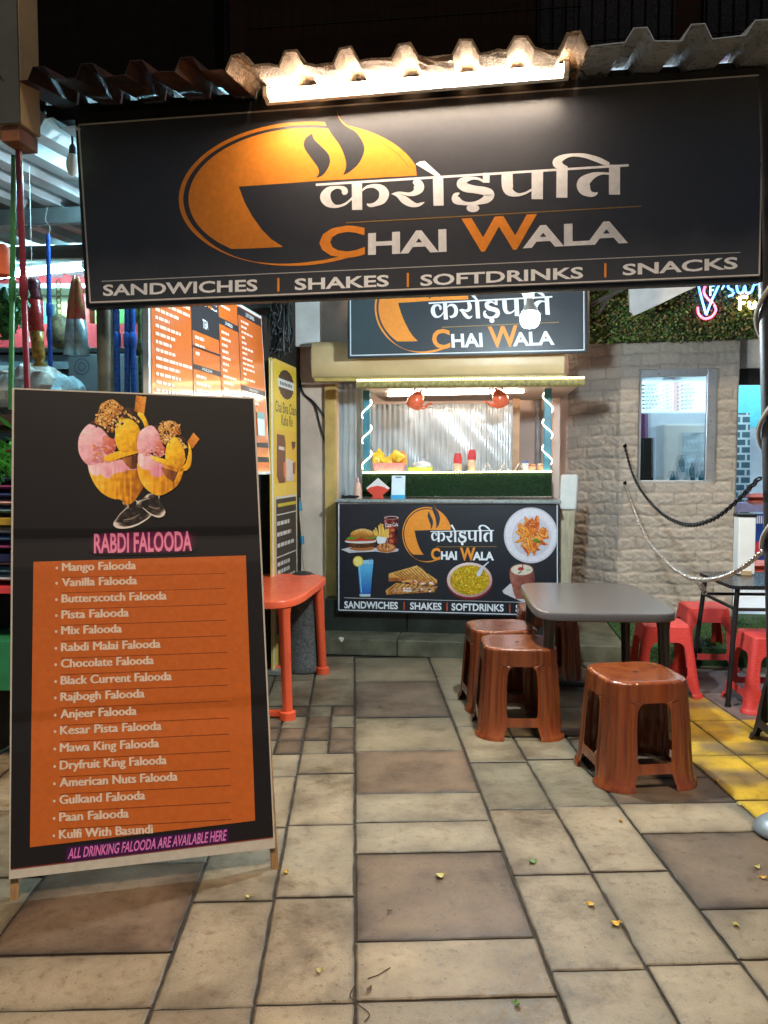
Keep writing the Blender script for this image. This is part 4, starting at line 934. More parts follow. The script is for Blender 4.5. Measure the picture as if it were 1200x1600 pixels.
x.lathe([(0.05, 0.02), (0.085, 0.035), (0.09, 0.06), (0.07, 0.085), (0.03, 0.10), (0.012, 0.108), (0.03, 0.13)], c + UX * 0.01, 14)
for v in x.v: v += V((rg.gauss(0, .006), rg.gauss(0, .006), rg.gauss(0, .004)))
x.build('plastic_bag', mat('bag_film', (0.66, 0.68, 0.70), 0.25, var=0.12, scale=25, bump=0.5), label='crumpled clear plastic bag lying in the lime green tray', cat='bag', smooth='all')
def cups(px, n_red, n_plain, label):
    c = on_shelf(px, 0.1); o = thing('cup_stack', label, 'cups', c, 'stacks of paper cups on the turf shelf'); z = 0.003
    mr = mat('red_paper', (0.62, 0.05, 0.06), 0.5, var=0.08); mc = mat('cream_paper', (0.70, 0.55, 0.38), 0.55, var=0.15, scale=20)
    for nn, mm, nm, dz in ((n_plain, mc, 'paper_cup', 0.016), (n_red, mr, 'paper_cup', 0.016)):
        for k in range(nn):
            last = k == nn - 1; h = 0.055 if last else dz
            x = MB(); r0 = 0.038; x.lathe([(r0, 0), (r0 + 0.002, 0.003), (r0 - 0.0015, 0.005), (r0 - 0.0045 * h / 0.02, h)], c + ZZ * z, 16); x.build(nm, mm, o, smooth=True); z += h if not (last and nm == 'paper_cup' and mm is mc) else 0.03
cups(714.5, 3, 4, 'short stack of cream cups topped with red ones, on the turf shelf'); cups(737, 3, 6, 'tall stack of cream cups topped with red ones, on the turf shelf')
m_clear = mat('clear_acrylic', (0.75, 0.66, 0.58), 0.15, var=0.1)
for i, px in enumerate((762, 788, 812)):
    c = on_shelf(px, 0.08); x = MB()
    for s_ in (-1, 1):
        x.tube([c + UX * 0.05 * s_ - VY * 0.03 + ZZ * 0.004, c + ZZ * 0.085], 0.0035, 6); x.tube([c + UX * 0.05 * s_ + VY * 0.05 + ZZ * 0.004, c + ZZ * 0.085], 0.0035, 6); x.tube([c + UX * 0.05 * s_ - VY * 0.03 + ZZ * 0.004, c + UX * 0.05 * s_ + VY * 0.05 + ZZ * 0.004], 0.0035, 6)
    x.tube([c - UX * 0.05 - VY * 0.03 + ZZ * 0.004, c + UX * 0.05 - VY * 0.03 + ZZ * 0.004], 0.0035, 6)
    x.build('wire_pyramid', m_clear, label=('first', 'second', 'last')[i] + ' small wire pyramid stand right of the cup stacks', cat='stand', group='wire pyramid stands')
for i, (px, h, r_, ml_, lab) in enumerate(((822, 0.10, 0.03, 'lid_blue', 'small jar with blue lid beside wire stand, leftmost of the jars'), (833, 0.075, 0.035, 'lid_orange', 'stout jar of orange powder, middle of the jars'), (846, 0.08, 0.03, 'lid_cream', 'small jar of orange powder nearest the blue post'))):
    c = on_shelf(px, 0.11); o = thing('jar', lab, 'jar', c, 'jars at the end of the shelf')
    x = MB(); x.lathe([(r_ * .9, 0.002), (r_, 0.01), (r_, h * .75), (r_ * .7, h * .85)], c, 16); x.build('glass_body', mat('jar_orange', (0.75, 0.42, 0.25), 0.2, var=0.2, scale=20) if i else mat('jar_white', (0.75, 0.7, 0.7), 0.2), o, smooth=True)
    x = MB(); x.lathe([(r_ * .8, h * .86), (r_ * .85, h * .88), (r_ * .85, h), (r_ * .5, h * 1.03)], c, 16); x.build('lid', mat(ml_, {'lid_blue': (0.12, 0.18, 0.5), 'lid_orange': (0.8, 0.35, 0.2), 'lid_cream': (0.8, 0.6, 0.45)}[ml_], 0.4), o, smooth=True)
kC = front(570, 770, 6.76)
def on_top(px, back=0.0): q_ = kC.hit(px, 776); return V((q_.x, q_.y, zt)) + VY * back
c = on_top(590); o = thing('tissue_holder', 'red holder with white tissues fanned in a diamond on the counter', 'tissue holder', c)
x = MB(); x.slab([c + UX * a + ZZ * h for a, h in ((-0.05, 0.002), (0.05, 0.002), (0.04, 0.03), (0.095, 0.075), (0.06, 0.10), (0, 0.112), (-0.06, 0.10), (-0.095, 0.075), (-0.04, 0.03))], 0.05, -VY); x.build('holder_body', mat('red_plastic', (0.70, 0.07, 0.04), 0.35, var=0.08), o, bevel=0.004)
x = MB(); x.slab([c + VY * 0.012 + UX * a + ZZ * h for a, h in ((-0.10, 0.09), (0, 0.02), (0.10, 0.09), (0, 0.175))], 0.025, -VY); x.build('tissues', mat('tissue_white', (0.75, 0.74, 0.72), 0.8, var=0.05), o)
c = on_top(622); o = thing('payment_stand', 'white payment card stand with a sky blue base on the counter', 'card stand', c)
x = MB(); d_ = (ZZ * 0.97 + VY * 0.2).normalized(); x.box(c + d_ * 0.115, 0.115, 0.006, 0.17, UX, UX.cross(d_) * -1, d_); x.build('card', mat('card_white', (0.72, 0.80, 0.86), 0.35, var=0.04), o, bevel=0.002)
x = MB(); x.box(c + ZZ * 0.018, 0.12, 0.05, 0.034, UX, VY); x.build('base', mat('sky_plastic', (0.06, 0.38, 0.66), 0.35, var=0.05), o, bevel=0.003)
x = MB(); x.box(c + d_ * 0.187 - VY * 0.0055 , 0.05, 0.002, 0.01, UX, UX.cross(d_) * -1, d_); x.build('heading_mark', mat('slate_print', (0.05, 0.07, 0.12), 0.5), o)
c = on_top(559); o = thing('squeeze_bottle', 'peach squeeze bottle with a pointed cap at the left end of the counter', 'bottle', c)
x = MB(); x.lathe([(0.036, 0.002), (0.038, 0.01), (0.034, 0.08), (0.022, 0.13), (0.014, 0.14)], c, 16); x.build('bottle_body', mat('peach_plastic', (0.74, 0.46, 0.36), 0.35), o, smooth=True)
x = MB(); x.lathe([(0.016, 0.141), (0.014, 0.155), (0.005, 0.185)], c, 12); x.build('cap', mat('rose_plastic', (0.7, 0.3, 0.28), 0.35), o, smooth=True)
c = on_top(549, -0.03); x = MB(); rg = random.Random(8)
for k in range(9): x.tube(smooth([tuple(c + V((rg.uniform(-0.09, 0.07), rg.uniform(-0.02, 0.02), rg.uniform(0.006, 0.03)))) for _ in range(4)], 4), 0.006, 6)
x.build('black_cloth', mat('black_rag', (0.012, 0.012, 0.012), 0.8), label='black rag bunched at the left end of the counter', cat='rag', smooth='all')
# ================================================================== MENU BOARD on the left side wall
mn = thing('menu_board', 'large orange price board with dark headings and a white frame on the side wall', 'menu board', sidep.hit(330, 744))
BL, BR_, TR_, TL_ = [sidep.hit(*p) for p in ((234, 747.4), (423, 741), (408.5, 494), (231, 391))]
def bq(u, v): return BL.lerp(BR_, u).lerp(TL_.lerp(TR_, u), v)
x = MB(); x.slab([bq(0, 0), bq(1, 0), bq(1, 1), bq(0, 1)], 0.03, SN); x.build('board_frame', mat('white_frame', (0.7, 0.7, 0.68), 0.4), mn, bevel=0.003)
ORM = c8(226, 112, 40); DKM = c8(46, 50, 56); LTM = c8(250, 222, 200)
m_gloss = ink('glossy_print', 0.16, coat=0.6, spec=0.6)
x = MB(); P = [bq(a, b_) + SN * 0.003 for a, b_ in ((0.012, 0.02), (0.988, 0.02), (0.988, 0.98), (0.012, 0.98))]; x.quad(*P, col=ORM); x.build('board_panel', m_gloss, mn)
class BoardArt(Art):
    def __init__(s, fn, n, off, step): s.fn = fn; s.nn = n; s.mb = MB(); s.off = off; s.step = step; s.k = 0; s.map = None; s.p = type('q', (), {'n': n})()
    def pt(s, x, y, o): return s.fn(x, y) + s.nn * o
def sinv(px, py):                                          # pixel -> board (u, v)
    p = sidep.hit(px, py); u = (p - BL).dot(BR_ - BL) / (BR_ - BL).length_squared; return u, (p - BL).dot(ZZ) / (TL_ - BL).dot(ZZ)
cu = [sinv(302, 500)[0], sinv(348, 530)[0], sinv(380.5, 520)[0]]
A = BoardArt(bq, SN, 0.004, 0.000015)
edges = [0.015] + cu + [0.985]
def rect(A, x0, y0, x1, y1, col): A.poly([(x0, y0), (x1, y0), (x1, y1), (x0, y1)], col)
for c_ in cu: rect(A, c_ - 0.003, 0.03, c_ + 0.003, 0.97, DKM)
def band(ci, pya, pyb, px, txt=None):
    va, vb = sinv(px, pya)[1], sinv(px, pyb)[1]; rect(A, edges[ci] + 0.003, vb, edges[ci + 1] - 0.003, va, DKM); w_ = edges[ci + 1] - edges[ci]
    if txt:
        u0 = edges[ci] + w_ * 0.32; u1 = edges[ci] + w_ * 0.68; h = (va - vb); A.text(txt, (u0, vb + h * 0.25), (u1, vb + h * 0.25), (u1, vb + h * 0.75), (u0, vb + h * 0.75), c8(230, 228, 222), 0.02)
va = sinv(302, 516)[1]; rect(A, edges[1] + 0.003, va, edges[2] - 0.003, 0.975, DKM)
w_ = edges[2] - edges[1]; A.text('TEA', (edges[1] + w_ * 0.38, va + 0.03), (edges[1] + w_ * 0.58, va + 0.03), (edges[1] + w_ * 0.58, va + 0.075), (edges[1] + w_ * 0.38, va + 0.075), WHT, 0.02)
band(1, 569, 577, 304, 'PIZZA'); band(2, 499, 509, 348, 'SHAKES'); band(3, 485, 497, 380, 'SOFT DRINKS'); band(3, 604, 612, 386, 'FALOODA'); band(3, 690.5, 698, 402); band(3, 713, 721, 402)
rg = random.Random(4)
def rows(ci, vtop, vbot, dv, lmin, lmax):
    v = vtop; w_ = edges[ci + 1] - edges[ci]
    while v > vbot:
        u = edges[ci] + w_ * 0.08; end = u + w_ * rg.uniform(lmin, lmax)
        while u < end:
            l = w_ * rg.uniform(0.05, 0.15); rect(A, u, v, min(u + l, end), v + dv * 0.42, LTM); u += l + w_ * 0.02
        v -= dv
rows(0, 0.93, 0.05, 0.036, 0.3, 0.95); rows(1, va - 0.04, sinv(304, 566)[1] + 0.01, 0.04, 0.15, 0.4); rows(1, sinv(304, 580)[1] - 0.03, 0.05, 0.036, 0.3, 0.7); rows(2, sinv(348, 511)[1] - 0.04, 0.05, 0.034, 0.2, 0.75); rows(2, 0.92, sinv(348, 497)[1] + 0.02, 0.034, 0.2, 0.6)
rows(3, sinv(380, 499)[1] - 0.03, sinv(386, 602)[1] + 0.02, 0.03, 0.12, 0.5); rows(3, sinv(386, 614)[1] - 0.03, sinv(400, 640)[1], 0.03, 0.3, 0.6)
v0 = sinv(309, 545)[1]; rect(A, edges[1] + 0.003, v0, edges[2] - 0.003, v0 + 0.008, DKM)
u0, u1 = edges[3] + 0.55 * (edges[4] - edges[3]), edges[3] + 0.85 * (edges[4] - edges[3]); rect(A, u0, sinv(410, 681)[1], u1, sinv(410, 645)[1], c8(214, 220, 214)); rect(A, u0, sinv(410, 655)[1], u1, sinv(410, 645)[1], c8(110, 170, 165))
A.mb.build('price_lettering', m_ink, mn)
fB_ = fit(SRC, [(0.18, 0.62), (0.92, 0.62), (0.16, 0.30), (0.92, 0.30), (-0.1, 0.55)])
vlo, vhi = va + 0.10, 0.97
A2 = BoardArt(lambda x, y: (lambda q_: bq(edges[1] + w_ * max(0.02, min(0.98, q_[0])), vlo + (vhi - vlo) * max(0.0, min(1, q_[1]))))(fB_(x, y)), SN, 0.006, 0.0002); logo(A2); A2.k = 10; hindi(A2); chai(A2); A2.mb.build('logo', m_ink, mn)
# junk and cables above the menu board
x = MB(); rg = random.Random(6); cpt = sidep.hit(416, 520, 0.05) + SV * 0.15
for k in range(14): x.tube(smooth([tuple(cpt + V((rg.uniform(-0.08, 0.10), rg.uniform(-0.1, 0.1), rg.uniform(-0.16, 0.30)))) for _ in range(5)], 5), rg.uniform(0.005, 0.010), 6)
x.build('cable_bundle', MATS['black_cable'], label='tangled bundle of black cables right of the menu board', cat='cables', smooth='all')
x = MB(); p = dp(422, 478, 5.9); x.box(p + ZZ * 0.02, 0.22, 0.3, 0.14, UX, VY); x.build('meter_box', mat('dark_grey_metal', (0.04, 0.038, 0.035), 0.5, 0.3), label='dark grey meter box above the cable bundle', cat='box', bevel=0.01)
# ---- yellow standee
yp = Plane(dp(424, 800, 5.82), SN); ys = thing('banner_standee', 'narrow yellow banner standee with a brown round badge beside the menu board', 'banner', up(yp.hit(442, 900), 0))
YL, YR = up(yp.hit(423.5, 700), 0), up(yp.hit(463.5, 700), 0); ztop = yp.hit(423, 557).z
def yq(u, v): return YL.lerp(YR, u) + ZZ * (0.04 + (ztop - 0.04) * v)
x = MB(); x.slab([yq(0, 0), yq(1, 0), yq(1, 1), yq(0, 1)], 0.012, SN, c8(228, 190, 84)); x.build('banner_sheet', m_ink, ys)
x = MB(); x.box(YL.lerp(YR, 0.5) + ZZ * 0.02, (YR - YL).length + 0.04, 0.16, 0.038, SV, SN); x.build('base', m_alu, ys, bevel=0.006)
def yinv(px, py): p = yp.hit(px, py); return (p - YL).dot(YR - YL) / (YR - YL).length_squared, (p.z - 0.04) / (ztop - 0.04)
A = BoardArt(yq, SN, 0.002, 0.00006)
zY = lambda x, y: yinv(x / 4.207 + 400, y / 4.207 + 540)
rect(A, 0.0, 0.0, 0.06, 1.0, c8(222, 214, 190)); rect(A, 0.1, zY(195, 900)[1], 0.99, 0.985, c8(222, 176, 58)); rect(A, 0.1, zY(195, 560)[1], 0.99, 0.985, c8(220, 188, 50))
cu_, cv_ = zY(197, 258); rU = 0.30; rV = zY(197, 258)[1] - zY(197, 350)[1]
A.poly([(cu_ + rU * (1 + 0.07 * (k % 2)) * cos(2 * pi * k / 40), cv_ + rV * (1 + 0.07 * (k % 2)) * sin(2 * pi * k / 40)) for k in range(40)], c8(64, 40, 34))
rect(A, cu_ - 0.32, cv_ - rV * 0.28, cu_ + 0.32, cv_ + rV * 0.30, c8(206, 214, 214)); [rect(A, cu_ - 0.24 + 0.06 * k_, cv_ - rV * 0.12, cu_ - 0.20 + 0.06 * k_, cv_ + rV * (0.10 if k_ % 3 else 0.14), c8(70, 72, 84)) for k_ in range(8)]
def ytext(body, a, b_, h, col, bold=0.0):
    (u0, v0), (u1, v1) = zY(*a), zY(*b_); hv = h; v0 = (v0 + v1) / 2; A.text(body, (u0, v0), (u1, v0), (u1, v0 + hv), (u0, v0 + hv), col, bold)
ytext('Chai Bina Chain', (125, 420), (262, 474), 0.036, c8(70, 52, 30), 0.01); ytext('Kaha Re', (165, 518), (238, 540), 0.036, c8(70, 52, 30), 0.01)
A.poly([zY(135, 580), zY(185, 590), zY(192, 640), zY(190, 900), zY(150, 905), zY(134, 860)], c8(112, 62, 42)); A.poly([zY(148, 660), zY(184, 668), zY(184, 690), zY(148, 682)], c8(214, 206, 196))
A.poly([zY(196, 740), zY(246, 760), zY(244, 890), zY(198, 890)], c8(206, 190, 186)); A.poly([zY(178, 770), zY(190, 760), zY(190, 870), zY(180, 860)], c8(226, 110, 90)); A.poly([zY(230, 632), zY(258, 632), zY(254, 668), zY(240, 688), zY(232, 660)], c8(92, 50, 40)); A.poly([zY(238, 770), zY(258, 765), zY(256, 840), zY(240, 846)], c8(150, 86, 50))
v_a, v_b = zY(195, 985)[1], 0.10; rect(A, 0.12, v_b, 0.97, v_a, c8(200, 196, 186)); rect(A, 0.15, v_b + 0.005, 0.94, v_a - 0.008, c8(72, 62, 54))
A.poly([zY(140, 1062), zY(262, 1040), zY(262, 1020), zY(140, 1040)], c8(200, 180, 60))
for y in (1105, 1375): v = zY(195, y)[1]; rect(A, 0.17, v, 0.93, v + 0.004, c8(205, 200, 190))
for y in (1170, 1240, 1310, 1430, 1480, 1530):
    v = zY(195, y)[1]; u = 0.18; end = rg.uniform(0.6, 0.92)
    while u < end: l = rg.uniform(0.05, 0.14); rect(A, u, v, min(u + l, end), v + 0.013, c8(205, 200, 190)); u += l + 0.025
A.mb.build('banner_print', m_ink, ys)
# ---- wall cables, mop pole, dustbin
kLp = Plane(kL.o + kL.n * 0.02, kL.n)
for pts, nm in (([(464, 556), (468, 590), (474, 614), (490, 628), (506, 650), (518, 680), (521, 700)], 'upper'), ([(462, 560), (466, 596), (475, 616), (492, 634), (500, 664), (510, 700), (517, 735), (523, 770)], 'lower')):
    x = MB(); x.tube(smooth([tuple(kLp.hit(*p)) for p in pts], 5), 0.007, 7)
    x.build('wall_cable', MATS['black_cable'], label=('shorter' if nm == 'upper' else 'longer') + ' black cable looping down the cream wall', cat='cable', smooth='all', group='cables on the cream wall')
x = MB(); p = kLp.hit(463, 552); x.box(p, 0.05, 0.04, 0.10, UX, VY); x.build('junction_box', m_white, label='small white junction box where the wall cables start', cat='box', bevel=0.005)
mp = thing('mop_pole', 'thin pole with blue grips leaning on the cream wall behind the red table', 'mop', up(kLp.hit(482, 900), 0.0)); pa, pb = kLp.hit(468, 778, 0.02), kLp.hit(481, 895, 0.12); dd = (pb - pa); pend = pa + dd * ((pa.z - 0.03) / (pa.z - pb.z))
rod('shaft', mat('beige_pole', (0.55, 0.42, 0.28), 0.4), pa, pend, 0.010, mp); mb_ = mat('blue_grip', (0.03, 0.25, 0.42), 0.4)
x = MB(); x.tube([pa + dd * -0.01, pa + dd * 0.07, pa + dd * 0.17], [0.006, 0.017, 0.019], 12); x.build('grip', mb_, mp, smooth=True); rod('collar', mb_, pa + dd * 0.50, pa + dd * 0.60, 0.017, mp)
bn = hz(477, 1052); bn = V((bn.x - 0.02, bn.y + 0.1, 0)); o = thing('dustbin', 'tall dark grey textured dustbin standing behind the red table', 'dustbin', bn)
x = MB(); x.lathe([(0.135, 0.0), (0.15, 0.01), (0.152, 0.05), (0.145, 0.06), (0.148, 0.62), (0.156, 0.63), (0.156, 0.66), (0.12, 0.665)], bn, 28); x.build('bin_body', mat('speckled_grey', (0.09, 0.085, 0.075), 0.6, var=0.5, scale=60, bump=0.4), o, smooth=True)
x = MB(); x.lathe([(0.157, 0.667), (0.157, 0.685), (0.06, 0.74), (0.02, 0.75)], bn, 28); x.build('bin_lid', mat('charcoal_plastic', (0.02, 0.02, 0.02), 0.5), o, smooth=True)
p = V((bn.x - 0.42, bn.y + 0.15, 0)); o = thing('black_cabinet', 'black low cabinet beside the dustbin behind the red table', 'cabinet', p)
x = MB(); x.box(p + ZZ * 0.36, 0.42, 0.4, 0.70, UX, VY); x.build('cabinet_body', mat('black_laminate', (0.01, 0.01, 0.01), 0.4), o, bevel=0.006); x = MB(); x.box(p + ZZ * 0.36 - VY * 0.208, 0.38, 0.014, 0.62, UX, VY); x.build('cabinet_door', MATS['black_laminate'], o, bevel=0.003)
# ================================================================== FALOODA BOARD leaning in the foreground
ga, gb = hz(20, 1412), hz(431, 1362); gu = (gb - ga).normalized(); gn = V((gu.y, -gu.x, 0))
def fplane(l): return Plane(ga, gn * cos(l) + ZZ * sin(l))
lo, hi = 0.0, R(25)
for _ in range(40):
    mid = (lo + hi) / 2; pl = fplane(mid)
    wt = (pl.hit(397, 622) - pl.hit(22, 607)).length; wb = (pl.hit(428, 1325) - pl.hit(15, 1372)).length
    if wt < wb: lo = mid
    else: hi = mid
FPL = fplane(max(R(3), min(R(14), (lo + hi) / 2)))
fo_ = thing('menu_standee', 'tall leaning black and orange falooda menu board with an ice cream picture', 'menu board', (ga + gb) / 2)
x = MB(); rg = random.Random(9)
TLf, TRf, BRf, BLf = FPL.hit(19, 606), FPL.hit(398, 621), FPL.hit(430, 1325), FPL.hit(14, 1374)
nrm = FPL.n
def wav(u, v): return nrm * (0.0035 * sin(v * 9.0 + u * 2.0) + 0.0025 * sin(u * 7 + v * 4)) * 1.0
crease = (0.345, 0.70)                                     # folds of the flex, measured from the top
def flexoff(v): return sum(-0.004 * math.exp(-((v - c_) / 0.012) ** 2) for c_ in crease)
def fgrid(P, col, off, name, nu=30, nv=90):
    x = MB(); grid(x, [p + nrm * off for p in P], nu, nv, lambda u, v: V((0, 0, 0)), col); return x.build(name, m_flex, fo_, smooth='all')
x = MB(); x.slab([BLf, BRf, TRf, TLf], 0.018, nrm, c8(196, 188, 176)); x.build('flex_sheet', m_flex, fo_)
A = Art(FPL, 0.0015, 0.0005)
A.poly([(22.5, 608.5), (395.5, 623.5), (427, 1308), (16.5, 1358)], c8(27, 23, 23))
A.stroke([(17, 1358, 1.2), (427, 1308, 1.2)], c8(150, 50, 40), 1)
A.poly([(52.5, 878), (384, 868), (398.6, 1282), (47, 1323.6)], c8(194, 98, 36))
m_crease = ink('creased_print', 0.40); t = m_crease.node_tree; b = t.nodes['Principled BSDF']
tc = t.nodes.new('ShaderNodeTexCoord'); sx_ = t.nodes.new('ShaderNodeSeparateXYZ'); t.links.new(tc.outputs['Object'], sx_.inputs[0])
mr = t.nodes.new('ShaderNodeMath'); mr.operation = 'MULTIPLY_ADD'; mr.inputs[1].default_value = 0.5; mr.inputs[2].default_value = 0.0
nzc = _noise(t, 3, 3); ad = t.nodes.new('ShaderNodeMath'); ad.operation = 'MULTIPLY_ADD'; ad.inputs[1].default_value = 0.012; t.links.new(sx_.outputs[2], mr.inputs[0]); t.links.new(nzc.outputs[0], ad.inputs[0]); t.links.new(mr.outputs[0], ad.inputs[2])
zc = [FPL.hit(200, y).z / 2 + 0.006 for y in (1118, 842)]; stops = []
for z in zc: stops += [(z - 0.05, (0.55,) * 3), (z - 0.004, (0.02,) * 3), (z + 0.003, (0.0,) * 3), (z + 0.02, (0.5,) * 3)]
rc = _ramp(t, ad.outputs[0], stops); _bump(t, b, rc.outputs[0], 0.55, 0.02)
A.mb.build('background_print', m_crease, fo_)
fw = mat('raw_batten', (0.30, 0.17, 0.07), 0.6, var=0.25, scale=10, stretch=(8, 8, 1))
for (a, e_) in ((ga, TLf + (TRf - TLf).normalized() * 0.03), (gb, TRf - (TRf - TLf).normalized() * 0.03)):
    d = (e_ - a).normalized(); top = a + d * 1.80; x = MB(); x.box((a + top) / 2 - nrm * 0.034, 0.028, 0.028, 1.80, gu, nrm, d); x.build('leg', fw, fo_, bevel=0.002)
x = MB(); c_ = (TLf + TRf) / 2 - nrm * 0.035; bk_ = c_ - gn * 0.55; bk_ = V((bk_.x, bk_.y, 0.0)); x.tube([c_ - ZZ * 0.25, bk_], 0.014, 8); x.build('prop_leg', fw, fo_)
A = Art(FPL, 0.003, 0.00001)
FT = c8(222, 202, 184)
LINES = [('Mango Falooda', 212, 892.2), ('Vanilla Falooda', 213.8, 916), ('Butterscotch Falooda', 260, 941.5), ('Pista Falooda', 201, 966.5), ('Mix Falooda', 190, 991.2), ('Rabdi Malai Falooda', 250.5, 1017.5), ('Chocolate Falooda', 240, 1043), ('Black Current Falooda', 268, 1069.5), ('Rajbogh Falooda', 225.5, 1095), ('Anjeer Falooda', 213, 1121.9), ('Kesar Pista Falooda', 252, 1147.4), ('Mawa King Falooda', 248, 1174.7), ('Dryfruit King Falooda', 260, 1202), ('American Nuts Falooda', 277, 1229), ('Gulkand Falooda', 226.5, 1256), ('Paan Falooda', 201, 1283), ('Kulfi With Basundi', 238.5, 1310)]
for i, (body, xr, yb) in enumerate(LINES):
    sl_ = -0.026 - 0.034 * i / 16; xl = 97.5 - 4.5 * i / 16; yr = yb + sl_ * (xr - xl); h = 12.3 + 1.2 * i / 16
    for dx, dy in ((-0.8, 0.1), (-0.4, -0.2), (0, 0.3), (0.4, -0.2), (0.8, 0.1)): A.text(body, (xl + dx, yb + dy), (xr + dx, yr + dy), (xr - 0.2 + dx, yr - h + dy), (xl + 0.2 + dx, yb - h + dy), FT)
    A.ell(xl - 8.5, yb - 4.5, 2.1, 2.3, FT, n=14)
    if i < 16: A.line(xl - 1, yb + 10.5 + 0.1 * i, 352 + 10 * i / 16, yb + 10.5 + 0.1 * i + sl_ * (352 - xl), 0.9, c8(120, 56, 24))
A.mb.build('flavour_lettering', m_ink, fo_)
A = Art(FPL, 0.004, 0.00008)
tb = ((147, 865), (300, 861), (299.5, 830), (147, 834.5))
for gi in range(16):
    g = 13 - 12.5 * gi / 15; cc = mixc((27.5, 23, 23.2), (96, 22, 68), (gi / 15) ** 1.8)
    P = []
    for k in range(48):
        t_ = 2 * pi * k / 48; c_, s_ = cos(t_), sin(t_); u = (74 + g) * abs(c_) ** 0.4 * (1 if c_ >= 0 else -1); P.append((223.5 + u, 847.5 - 0.022 * u + (14.5 + g * 0.42) * abs(s_) ** 0.5 * (1 if s_ >= 0 else -1)))
    A.poly(P, c8(*cc))
A.text('RABDI FALOODA', *tb, c8(150, 34, 92), 0.06); A.text('RABDI FALOODA', *tb, c8(238, 140, 176), 0.022)
A.mb.build('heading_lettering', m_crease, fo_); A = Art(FPL, 0.004, 0.00008)
A.poly([(102, 1347), (357, 1315), (357, 1293), (105, 1323)], c8(62, 14, 74))
A.text('ALL DRINKING FALOODA ARE AVAILABLE HERE', (106, 1342), (352.5, 1313), (354.5, 1296), (108.5, 1325.5), c8(220, 120, 190), 0.02)
A.mb.build('footer_lettering', m_ink, fo_)
zi = lambda x, y: (x / 5.217 + 100, y / 5.217 + 600)
A = Art(FPL, 0.003, 0.000012, m=zi); cl = closed; rg = random.Random(13)
PK, PK2, YE, YE2, BRW, CHO, WAF = c8(236, 168, 182), c8(228, 142, 168), c8(244, 184, 30), c8(222, 150, 24), c8(138, 72, 34), c8(38, 20, 16), c8(226, 140, 44)
PKc = ((220, 128, 150), (250, 186, 200), (255, 230, 236)); YEc = ((206, 128, 14), (255, 196, 30), (255, 236, 96)); JU = ((176, 100, 12), (246, 172, 30), (255, 216, 80)); BR3 = ((70, 32, 14), (140, 76, 36), (190, 120, 60)); CH3 = ((16, 8, 8), (40, 20, 16), (96, 58, 46)); CRc = ((120, 62, 20), (206, 134, 54), (244, 200, 120)); GLc = ((28, 22, 20), (104, 90, 82), (226, 216, 210)); WAc = ((160, 84, 24), (226, 140, 44), (250, 180, 90))
def crumbs(box, n_, ok):
    for q_ in range(n_):
        a, b_ = rg.uniform(box[0], box[1]), rg.uniform(box[2], box[3])
        if ok(a, b_): s_ = rg.uniform(5, 12); A.ell(a, b_, s_, s_ * 0.75, c8(*rg.choice([(246, 200, 120), (226, 160, 70), (60, 26, 18), (84, 38, 22), (214, 140, 60), (250, 216, 156)])), rot=rg.uniform(0, 90), n=7)
def glass(cx, cy, rx, ry):
    def f(x, y):
        e = hypot((x - cx) / rx, (y - cy) / ry); t = 0.15 + 0.9 * max(0, (e - 0.72)) / 0.28 + 0.5 * (vno(x / 26, y / 16) - 0.55); return mixc(GLc[0], GLc[1], t * 2) if t < .5 else mixc(GLc[1], GLc[2], t * 2 - 1)
    return f
def streak(c3, cx, rx):
    def f(x, y): t = 0.5 - 0.42 * (x - cx) / rx + 0.5 * (vno(x / 16, y / 120) - .5) + 0.3 * (vno(x / 40, y / 30) - .5); return mixc(c3[0], c3[1], t * 2) if t < .5 else mixc(c3[1], c3[2], t * 2 - 1)
    return f
